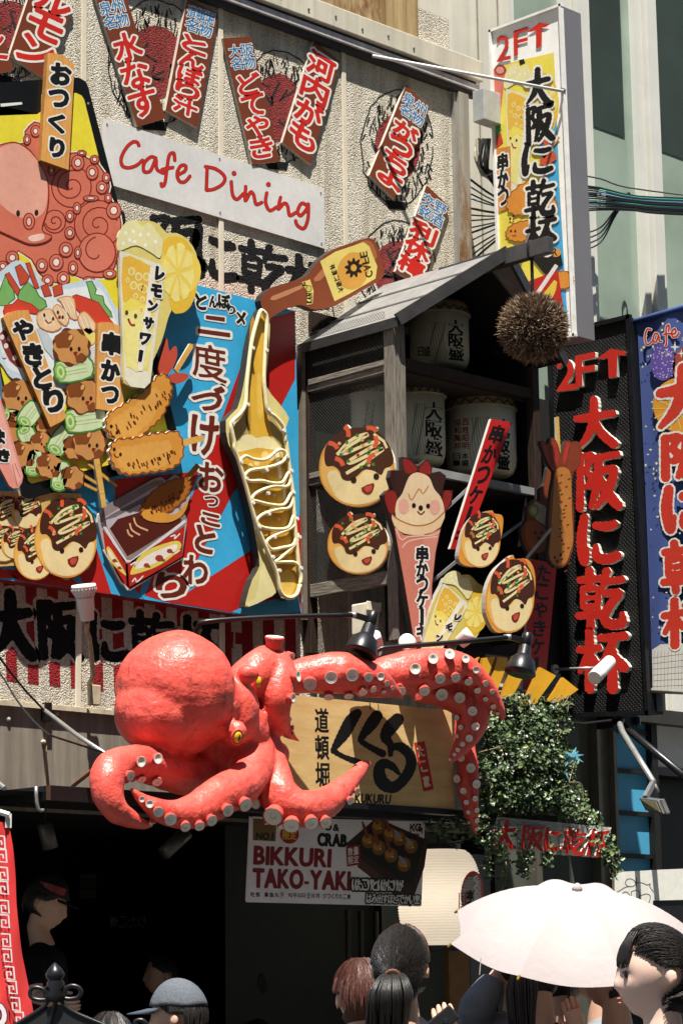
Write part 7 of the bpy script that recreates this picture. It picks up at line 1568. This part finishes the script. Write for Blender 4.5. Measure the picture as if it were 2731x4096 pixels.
def person(label, hp, H, fwd, skin, cloth, hair, tilt=0, roll=0, body_fwd=None, arms=None, sleeve=.5, hairline=.18, hair_th=.045, bun=None, fringe=True, group='people in the street', trousers=None, back_hair=0, sleeveless=False, floor=0.0, tie=None, nst=520, sr_=.0018):
    """hp: head centre (world), H head height; arms: list of (elbow, wrist) world points per side or None"""
    t = thing('person', label, 'person', (hp.x, hp.y, floor), group)
    x, f, u = fr_basis(fwd, tilt, roll); bx_, bf, bu = fr_basis(body_fwd or fwd); S = H/.235
    def hw(v): return hp+x*(v.x*H)+f*(v.y*H)+u*(v.z*H)
    B = MB(); B.add([hw(v) for v in HV], HF)
    neck0 = hp-u*.36*H-f*.07*H; sh = Vector((hp.x, hp.y, 0))-bf*.02*S; sz = hp.z-.262*S
    sh.z = sz; B.tube([neck0+u*.1*H, neck0-u*.12*H, Vector((sh.x, sh.y, sz+.05*S))], [.050*S, .050*S, .064*S], 14)
    for s in (-1, 1):                                     # ears
        e = hp+x*(s*.325*H)-f*.12*H-u*.05*H
        B.add([e+f*(.075*H*math.cos(a_)*r_)+u*(.12*H*math.sin(a_)*r_)+x*(s*(.035*H*(1-r_)+.01)) for r_ in (1, .55) for a_ in np.linspace(0, 6.283, 11)[:-1]]+[e-x*s*.03], [(i, (i+1) % 10, 10+(i+1) % 10, 10+i) for i in range(10)]+[tuple(range(10, 20))]+[(i, 20, (i+1) % 10) for i in range(10)])
    hipz = floor+(sz-floor)*.60
    T = MB()
    def torso(M, g):
        pts = [(sz+.085*S, .052), (sz+.055*S, .085), (sz+.022*S, .15), (sz-.04*S, .175), (sz-.16*S, .165), (sz-.30*S, .14), (hipz+.05*S, .155), (hipz-.05*S, .165)]
        rings = [[Vector((sh.x, sh.y, z))+bx_*((r+g)*S*math.cos(a_))+bf*((r*.62+g)*S*math.sin(a_)) for a_ in np.linspace(0, 6.283, 21)[:-1]] for z, r in pts]
        vs = [v for r in rings for v in r]; n = 20; M.add(vs, [(i*n+j, i*n+(j+1) % n, (i+1)*n+(j+1) % n, (i+1)*n+j) for i in range(len(pts)-1) for j in range(n)]+[tuple(range(n-1, -1, -1)), tuple((len(pts)-1)*n+j for j in range(n))])
    torso(B, -.012); torso(T, .006)
    for s, ar in zip((-1, 1), arms or (None, None)):
        sp_ = Vector((sh.x, sh.y, sz-.035*S))+bx_*(s*.165*S)
        el, wr = ar if ar else (sp_+Vector((0, 0, -.27*S))+bx_*(s*.04), sp_+Vector((0, 0, -.50*S))+bf*.06)
        B.tube([sp_-bx_*s*.04, sp_, sp_.lerp(el, .5), el, el.lerp(wr, .4), wr], [.05*S, .052*S, .044*S, .037*S, .036*S, .025*S], 12)
        # hand: palm and five fingers
        d = (wr-el).normalized(); side = d.cross(Vector((0, 0, 1))).normalized() if abs(d.z) < .95 else bx_; nn_2 = side.cross(d)
        B.tube([wr-d*.02, wr+d*.03, wr+d*.075], [.024*S, .034*S, .036*S], 10)
        if not sleeveless:
            e2 = sp_.lerp(el, min(1, sleeve*1.6)) if sleeve <= .62 else el
            T.tube([sp_-bx_*s*.06, sp_, sp_.lerp(e2, .5), e2], [.06*S, .068*S, .066*S, .068*S], 14)
            if sleeve > .62: T.tube([el-(el-sp_).normalized()*.03, el, el.lerp(wr, sleeve)], [.066*S, .068*S, .05*S], 14)
    for s in (-1, 1):
        h0 = Vector((sh.x, sh.y, hipz))+bx_*(s*.08*S); B.tube([h0, h0+Vector((0, 0, -(hipz-floor)*.5)), Vector((h0.x, h0.y, floor+.07))], [.075*S, .055*S, .04*S], 12); B.tube([Vector((h0.x, h0.y, floor+.05)), Vector((h0.x, h0.y, floor+.04))+bf*.16], [.04*S, .03*S], 10)
    v, ff = remesh(B, .0085, 3); mesh('body', v, ff, skin, t, smooth=True)
    v, ff = remesh(T, .016, 4); mesh('top', v, ff, cloth, t, smooth=True)
    G = MB()
    for s in (-1, 1):
        h0 = Vector((sh.x, sh.y, hipz))+bx_*(s*.08*S); G.tube([h0+Vector((0, 0, .04)), h0+Vector((0, 0, -(hipz-floor)*.5)), Vector((h0.x, h0.y, floor+.06))], [.098*S, .078*S, .06*S], 14)
    G.build('trousers', trousers or MT('dark_denim', '#20242e', .8), t, True)
    for s, ar in zip((-1, 1), arms or (None, None)):
        if not ar: continue
        el, wr = ar; d = (wr-el).normalized(); side = d.cross(FWD).normalized(); nn_2 = side.cross(d); K = MB()
        for k, (off, L) in enumerate(((-.026, .058), (-.009, .070), (.009, .066), (.026, .052))):
            b0 = wr+d*.070*S+side*off*S; K.tube([b0, b0+d*L*.45*S+nn_2*.010, b0+d*L*.75*S+nn_2*.028, b0+d*L*.72*S+nn_2*.048], [.0095*S, .009*S, .0085*S, .006*S], 8)
        b0 = wr+d*.02*S+side*.03*S; K.tube([b0, b0+d*.03*S+side*.022*S+nn_2*.014, b0+d*.055*S+side*.016*S+nn_2*.034], [.012*S, .0105*S, .007*S], 8)
        K.build('fingers', skin, t, True)
    # hair: cap over the skull with a hairline, then strands
    Hm = MB(); vs = []
    def marg(q):
        if abs(q.x) > .22 and -.24 < q.y < -.01 and -.24 < q.z < .06: return -.1
        if q.y > -.02: return q.z-(hairline+.25*(max(q.y, 0)/.4)-(.12 if abs(q.x) > .2 else 0))
        return max(q.z-(-.30 if back_hair == 0 else -.45), min(-.14-q.y, .2))
    def is_hair(q): return marg(q) > 0
    for q in HV2:
        n_ = Vector((q.x/.11, q.y/.16, q.z/.25)).normalized(); th = .012+hair_th*sm_(-.02, .16, marg(q))
        vs.append(hw(q+n_*th*(1+.10*math.sin(17*q.x+9*q.z))))
    keep = [fc for fc in HF2 if sum(is_hair(HV2[k]) for k in fc) >= 2]
    Hm.add(vs, keep); hm = Hm.build('hair', hair, t, True)
    rr = random.Random(int(hp.x*1000) % 999); ST = MB()
    td = Vector(tie).normalized() if tie else None
    for i in range(nst):                                  # strands lying on the skull
        th = rr.uniform(-3.14, 3.14); z0 = rr.uniform(-.9, 1) if tie else rr.uniform(.3, .99); c_ = math.sqrt(1-z0*z0); dv = Vector((c_*math.sin(th), -c_*math.cos(th), z0)); P = []
        for k in range(7):
            if tie: e = (dv*(1-k/6*.97)+td*(k/6*.97)).normalized()
            else: z = z0-(.9)*k/6*(.5+.5*abs(math.sin(i))); c2 = math.sqrt(max(.02, 1-z*z)); e = Vector((c2*math.sin(th), -c2*math.cos(th), z))
            q = Vector((.335*e.x, (.40 if e.y > 0 else .46)*e.y, .5*e.z)); mg = marg(q)
            if mg < 0:
                if P: break
                continue
            n_ = Vector((q.x/.11, q.y/.16, q.z/.25)).normalized(); P.append(hw(q+n_*(.012+hair_th*sm_(-.02, .16, mg)*1.06+.006+.006*math.sin(k*1.3+i))))
        if len(P) > 2: ST.tube(P, [sr_*S]*(len(P)-1)+[.0006], 3, cap=False, mi=i % 3)
    o = ST.build('hair_strands', [hair, hairB(hair), hair], t); tag(o, kind='stuff')
    return t, (x, f, u, hw, S, hm)
def at(px, py, D): return FP(D).pt(px, py)
def tress(t, pts, r, mat, name='ponytail', n=130, seed=1):
    m = MB(); P = cr(pts, 5); rr = random.Random(seed)
    for i in range(n):
        ph = rr.uniform(0, 6.283); k = math.sqrt(rr.random()); L = rr.uniform(.75, 1.0); m_ = max(3, int(len(P)*L))
        q = []
        for j in range(m_):
            s = j/(len(P)-1); rad = np.interp(s, [0, .12, .45, .8, 1], r); q.append(Vector(P[j])+RGT*(rad*k*math.cos(ph+.5*s))+fh*(rad*k*math.sin(ph+.5*s)*.8))
        m.tube(q, [.0042]*(m_-1)+[.001], 4, cap=False)
    o = m.build(name, mat, t, True); return o
TEE = lambda nm, c: MT(nm, c, .85, 0, .15, .12, 9, .4, 14, None, .02)
LEFT = -r0
# --- young woman in profile at the right edge
hp = at(2612, 3893, 6.0); Hh = 340*6.0/FPX/math.cos(.2)
t, (x, f, u, hw, S, hm) = person('young woman in left profile at the right edge, black hair tied back', hp, Hh, LEFT-fh*.10, SKIN2, TEE('top_slate', '#3b4a66'), HBLK, tilt=-.03, hairline=.20, back_hair=1, group=None, tie=(0, -1, -.05), nst=3200, sr_=.0009)
m = MB()
for i in range(16):                                       # thin fringe on the forehead, hair swept back over the ear
    k = i/15; P = [hw(Vector((-.20+.30*k, .20+.03*math.sin(i), .47))), hw(Vector((-.24+.34*k, .345-.10*abs(k-.6), .34))), hw(Vector((-.23+.34*k, .405-.12*abs(k-.6), .20))), hw(Vector((-.215+.32*k, .415-.13*abs(k-.6), .10-.03*math.sin(i*1.7))))]
    m.tube(cr(P, 4), [.0026]*12+[.0008], 4, cap=False)
o = m.build('fringe', HBLK, t, True)
for s in (-1, 1):
    ey = MB(); e = Vector((s*.135, .352, .0)); ey.lathe(hw(e), f, [(0, .030*Hh*1.6), (.004, .02*Hh)], 10); ey.build('eye', MT('eye_dark', '#15100e', .2, spec=.6), t, True)
    MB().tube([hw(Vector((s*(.08+.03*k), .385-.012*k*k, .075+.012*math.sin(k)))) for k in range(5)], .0032, 5).build('eyebrow', HBLK, t)
    MB().tube([hw(Vector((s*(.085+.025*k), .372-.011*k*k, .022+.006*math.sin(k*.8)))) for k in range(5)], .0022, 5).build('eyelash', BLK, t)
MB().tube([hw(Vector((-.05+.025*k, .425-.003*(k-2)**2, -.268+.004*abs(k-2)))) for k in range(5)], [.0015, .0032, .004, .0032, .0015], 6).build('lip', MT('lip_red', (.45, .17, .15), .45), t, True)
MB().tube([hw(Vector((-.05+.025*k, .42-.003*(k-2)**2, -.312))) for k in range(5)], [.0015, .0034, .0042, .0034, .0015], 6).build('lip', MT('lip_red', (.45, .17, .15), .45), t, True)
tress(t, [hw(Vector((0, -.40, .0))), hw(Vector((0, -.62, -.05))), hw(Vector((0, -.66, -.5))), hw(Vector((0, -.60, -1.0)))], [.02, .035, .045, .03, .012], HBLK, seed=3)

# --- woman with ponytail seen from behind
hp = at(1602, 3872, 7.2); Hh = 298*7.2/FPX
ph0 = at(1762, 4010, 7.25); t, (x, f, u, hw, S, hm) = person('woman from behind with a low black ponytail, centre foreground', hp, Hh, fh+r0*.12, SKIN, TEE('top_navy', '#1e2338'), HBLK, tilt=.0, hair_th=.045, back_hair=0, group=None, tie=(-.1, -1, -.25), nst=3200, sr_=.0010, arms=[None, (at(1850, 4420, 7.1), at(1800, 4190, 7.0))], sleeve=.4)
tie = at(*Q_.p(1050, 945), 6.98)
MB().tube([tie+RGT*.018*math.cos(a_)+UPV*.014*math.sin(a_) for a_ in np.linspace(0, 6.283, 13)[:-1]], .006, 6, closed=True).build('hair_tie', MT('tie_brown', '#5a3a28', .6), t)
tress(t, [at(*Q_.p(1060, 930), 7.05), at(*Q_.p(1050, 965), 6.97), at(*Q_.p(1035, 1080), 6.95), at(*Q_.p(1020, 1200), 6.97), at(*Q_.p(1000, 1420), 7.0)], [.012, .03, .062, .06, .03], HBLK, n=260, seed=4)
phn = thing('phone', 'dark phone held up beside the ponytail woman', 'phone', at(1755, 4060, 6.95)); q = at(1768, 4085, 6.95)
MB().box((-.024, -.004, -.045), (.024, .004, .045), ax=Matrix((r0, fh, Vector((0, 0, 1)))).transposed() @ Matrix.Rotation(.9, 3, 'Y'), c=q).build('case', BLK, phn, bevel=.004)
MB().lathe(q-fh*.006+r0*.01, -fh, [(0, .008), (.003, .007)], 12).build('lens', glassm('phone_lens', '#22252a', .1), phn)
# --- auburn-haired people behind her
person('auburn-haired person low behind the ponytail woman', at(1440, 3990, 8.0), .225, fh-r0*.2, SKIN, TEE('top_brown', '#2a1c18'), HRED, back_hair=1, hair_th=.06)
person('auburn-haired person hidden behind the ponytail woman', at(1610, 3850, 8.6), .235, fh+r0*.1, SKIN, TEE('top_black', '#16161a'), HRED, back_hair=1, hair_th=.06)
# --- under the umbrella
UD = 8.5
person('person in a grey tee with raised elbow under the umbrella', at(2065, 3835, 8.9), .235, fh-r0*.1, SKIN, TEE('tee_grey', '#6f7478'), HBLK, back_hair=1, hair_th=.06, arms=[(at(1905, 4030, 8.8), at(2010, 3870, 8.9)), None], sleeve=.65)
tn, (x, f, u, hw, S, hm) = person('woman in navy with long black hair holding the umbrella', at(2150, 3880, 8.7), .23, fh+r0*.05, SKIN, TEE('top_navy2', '#1b2136'), HBLK, back_hair=1, hair_th=.06, arms=[None, (at(2350, 4260, 8.5), at(2312, 4125, 8.52))], sleeve=.4)
tress(tn, [at(2100, 3860, 8.58), at(2090, 3930, 8.5), at(2085, 4030, 8.48), at(2088, 4200, 8.5)], [.02, .04, .055, .045, .03], HBLK, name='long_hair', n=160, seed=6)
person('person with long dark hair between the navy top and the grey tee', at(2245, 3900, 9.1), .235, fh+r0*.2, SKIN, TEE('top_dark', '#1c1a1c'), HBLK, back_hair=1, hair_th=.06)
person('man in a grey tee facing left under the umbrella', at(2385, 3865, 9.2), .24, LEFT+fh*.2, SKIN, TEE('tee_ash', '#7d8184'), HBLK, hair_th=.03)
person('woman in a black top behind the profile woman', at(2440, 3900, 8.9), .23, LEFT+fh*.4, SKIN, TEE('top_black2', '#19191c'), HBLK, hair_th=.05, back_hair=1)
# umbrella
uc = at(*R_.p(880, 862), UD); _d = (uc-CAM).normalized(); _u = (UPV-_d*UPV.dot(_d)).normalized(); ua = (_u*.935-_d*.345+RGT*.07).normalized(); ux = (RGT-ua*RGT.dot(ua)).normalized(); uy = ua.cross(ux); ur = 800/1.568*UD/FPX; uh = 290/1.568*UD/FPX/.935
UM = thing('umbrella', 'pale pink sun umbrella held over the crowd at lower right', 'umbrella', uc)
pk, t_, b_ = nodes('umbrella_cloth'); b_.inputs['Base Color'].default_value = (.46, .41, .405, 1); b_.inputs['Roughness'].default_value = .75; b_.inputs['Specular IOR Level'].default_value = .2
tr = t_.nodes.new('ShaderNodeBsdfTranslucent'); tr.inputs[0].default_value = (.36, .27, .27, 1); ms = t_.nodes.new('ShaderNodeMixShader'); ms.inputs[0].default_value = .22
bump(t_, b_, nz(t_, 9, 4, .6).outputs[0], .25, .02)
t_.links.new(b_.outputs[0], ms.inputs[1]); t_.links.new(tr.outputs[0], ms.inputs[2]); t_.links.new(ms.outputs[0], t_.nodes['Material Output'].inputs[0])
ph_ = math.radians(196)
def rib(k, s):
    a_ = ph_+k*math.pi/4; r = math.sin(s*math.pi/2*.98); h = uh*(1-s**2.1); return uc+ux*(ur*s*math.cos(a_))+uy*(ur*s*math.sin(a_))+ua*h
for k in range(8):
    vs = []; fs = []; NS, NT = 14, 10
    for i in range(NS+1):
        for j in range(NT+1):
            s, q = i/NS, j/NT; p = rib(k, s).lerp(rib(k+1, s), q); sag = math.sin(q*math.pi); p = p-ua*(sag*.030*s)-(p-uc-ua*(p-uc).dot(ua))*(sag*.055*(s**4))
            vs.append(p)
    for i in range(NS):
        for j in range(NT): b = i*(NT+1)+j; fs.append((b, b+1, b+NT+2, b+NT+1))
    mesh('canopy_panel', vs, fs, pk, UM, smooth=True)
    MB().tube([rib(k, s)-ua*.006 for s in np.linspace(0.03, 1, 10)], .0025, 5).build('rib', STEEL, UM)
    MB().lathe(rib(k, 1)-ua*.003, (rib(k, 1)-rib(k, .9)), [(-.004, .006), (.012, .004), (.014, .001)], 8).build('rib_tip', MT('brass_tip', '#a8843c', .4, .6), UM)
MB().tube([uc+ua*(uh+.02), uc-ua*.42], .0055, 8).build('shaft', BLKM, UM)
MB().tube([uc-ua*.42, uc-ua*.52], .012, 8).build('handle', BLK, UM)
MB().lathe(uc+ua*uh, ua, [(-.002, .02), (.01, .016), (.022, .006)], 12).build('ferrule', pk, UM, True)
p = rib(1, 1).lerp(rib(0, 1), .55); MB().beam(p, p-Vector((0, 0, .055))+r0*-.006, .012, .003).build('strap', pk, UM)
# --- man in the grey cap
hp = at(705, 4068, 9.2); t, (x, f, u, hw, S, hm) = person('man in a grey mesh cap facing left, bottom of the picture', hp, .235, LEFT+fh*.35, SKIN, TEE('top_black3', '#1a1a1c'), HBLK, group=None)
CAPM = MT('cap_mesh', '#5a5f66', .8, 0, .2, .25, 120, .8, 260); vs = []; fs = []
for q in HV: vs.append(hw(Vector((q.x*1.22, q.y*1.16-.01, q.z*1.18+.02))))
m = MB(); m.add(vs, [fc for fc in HF if all(HV[k].z > .10+.10*(HV[k].y < -.1)*0 for k in fc)]); o = m.build('cap', CAPM, t, True); sd = o.modifiers.new('s', 'SOLIDIFY'); sd.thickness = .004
br = []
for i in range(13):
    a_ = math.radians(-75+150*i/12); br += [hw(Vector((.39*math.sin(a_), .40*math.cos(a_)+.04, .14))), hw(Vector((.36*math.sin(a_), .44*math.cos(a_)+.38*math.cos(a_)**.8+.02, .06)))]
m = MB(); m.add(br, [(2*i, 2*i+2, 2*i+3, 2*i+1) for i in range(12)]); o = m.build('cap_brim', MT('cap_brim', '#3d4854', .7), t, True); sd = o.modifiers.new('s', 'SOLIDIFY'); sd.thickness = .005
# --- people inside the shop
chef, (x, f, u, hw, S, hm) = person('cook in black tee and black-and-red cap looking down at the griddle', at(190, 3618, 12.7), .245, r0*.9+fh*.05, SKIN, TEE('tee_black_cook', '#131315'), HBLK, tilt=-.32, roll=0, body_fwd=r0*.8-fh*.2, floor=.28, group=None, arms=[None, (at(150, 3990, 12.5), at(240, 4010, 12.3))], sleeve=.4)
vs = [hw(Vector((q.x*1.2, q.y*1.14-.02, max(q.z, .1)*1.2+.05))) for q in HV]; m = MB(); m.add(vs, [fc for fc in HF if all(HV[k].z > .12 for k in fc)], 0)
o = m.build('cap', MT('cap_black', '#121214', .8), chef, True); sd = o.modifiers.new('s', 'SOLIDIFY'); sd.thickness = .004
m = MB(); m.add([hw(Vector((.28*math.sin(math.radians(a_)), .30*math.cos(math.radians(a_))*k+.12, .17-.06*(k-1)))) for a_ in range(-80, 81, 20) for k in (1, 1.85)], [(2*i, 2*i+2, 2*i+3, 2*i+1) for i in range(8)]); o = m.build('cap_brim', MT('cap_black', '#121214', .8), chef, True); sd = o.modifiers.new('s', 'SOLIDIFY'); sd.thickness = .005
m = MB(); m.add([hw(Vector((.37*math.sin(math.radians(a_)), -.40*math.cos(math.radians(a_)), z))) for z in (.2, .42) for a_ in range(20, 141, 15)], [(i, i+1, 10+i, 9+i) for i in range(8)]); m.build('cap_patch', PR('#8a2a2c'), chef)
person('man with glasses standing inside the dark shop, facing left', at(1000, 3935, 14.6), .22, LEFT+fh*.2, SKIN, TEE('tee_black_b', '#111113'), HBLK, hair_th=.035, group='people inside the shop')
person('customer with dark hair at the counter in the dark shop', at(640, 3900, 14.6), .22, LEFT-fh*.3, SKIN, TEE('tee_olive', '#2b2d22'), HBLK, hair_th=.05, group='people inside the shop')
person('top of a dark-haired head beside the iron finial', at(440, 4195, 8.8), .235, fh+r0*.1, SKIN, TEE('tee_black_c', '#222225'), HBLK, hair_th=.05, back_hair=1, group=None)
# =================================================================== small things in the dark shop
ml = thing('menu_sheets', 'faint stack of menu sheets on the shop back wall', 'poster', WP(-2.4).pt(355, 3500))
for i, (y0, y1) in enumerate(((620, 655), (660, 710), (716, 772))): slab('sheet', T_(f'508,{y0} 606,{y0} 606,{y1} 508,{y1}'), WP(-2.55), .004, (PR('#8a8678'), PR('#8a8678')), ml)
nr = thing('door_lettering', 'faint mirrored white characters on the shop glass', 'lettering', WP(-2.5).pt(510, 3690)); a = Art(WP(-2.57))
for i, c in enumerate('焼こたり'): a.ch(c, T_(f'{740+i*58},885 {690+i*58},885 {690+i*58},955 {740+i*58},955'), '#c9c4b0', bold=.02, n=22)
a.build('characters', nr)
for px, py, px2, py2 in ((290, 300, 330, 460), (1180, 360, 1040, 490)):
    o = thing('shop_downlight', 'dim cylinder light under the canopy, %s' % ('above the cook' if px < 500 else 'behind the octopus arm'), 'lamp', WP(.4).pt(*T_.p(px, py)), 'lights under the canopy')
    p, q = WP(.4).pt(*T_.p(px-10, py)), WP(.4).pt(*T_.p(px2-10, py2)); MB().lathe(p, q-p, [(0, .03), (.005, .04), ((q-p).length, .04)], 18).build('body', MT('dull_lamp', '#55534f', .35, .4), o, True); MB().tube([p, Vector((p.x, p.y, ZCAN-.03))], .008, 6).build('stem', BLK, o)
# pieces that belong to a part go one level deeper (thing > part > sub-part)
NEST = {'print': ('board', 'panel', 'sheet', 'frame', 'box', 'cloth', 'paper'), 'lettering': ('board', 'box', 'body'), 'characters': ('board',), 'drawing': ('panel',), 'hair_strands': ('hair',), 'fringe': ('hair',), 'ponytail': ('hair',), 'long_hair': ('hair',), 'hair_tie': ('hair',), 'cap_brim': ('cap',), 'cap_patch': ('cap',),
        'lens': ('body', 'case'), 'lamp_face': ('shade',), 'rim': ('panel', 'box'), 'raised_character': ('panel', 'plate'), 'raised_number': ('panel',), 'raised_arrow': ('panel',), 'rope_clips': ('rope_light',), 'glass': ('housing',), 'cooling_fin': ('housing', 'socket'), 'ginger': ('board',), 'tail_fin': ('board',),
        'eyebrow': ('body',), 'eyelash': ('body',), 'lip': ('body',), 'eye': ('body',), 'roof_seam': ('roof_slope',), 'balcony_ledge': ('balcony',), 'balcony_post': ('balcony',), 'canopy_joint': ('canopy_edge',), 'knuckle': ('arm',), 'swivel': ('arm',), 'rope_loop': ('rope',), 'strap': ('canopy_panel',), 'fingers': ('body',)}
for th in [o for o in COL.objects if o.parent is None and o.type == 'EMPTY']:
    ch = list(th.children)
    for o in ch:
        b = o.name.split('.')[0]
        if b in NEST and not (b == 'eye' and o.children):
            tgt = next((c for k in NEST[b] for c in ch if c.name.split('.')[0] == k and c is not o), None)
            if tgt: o.parent = tgt
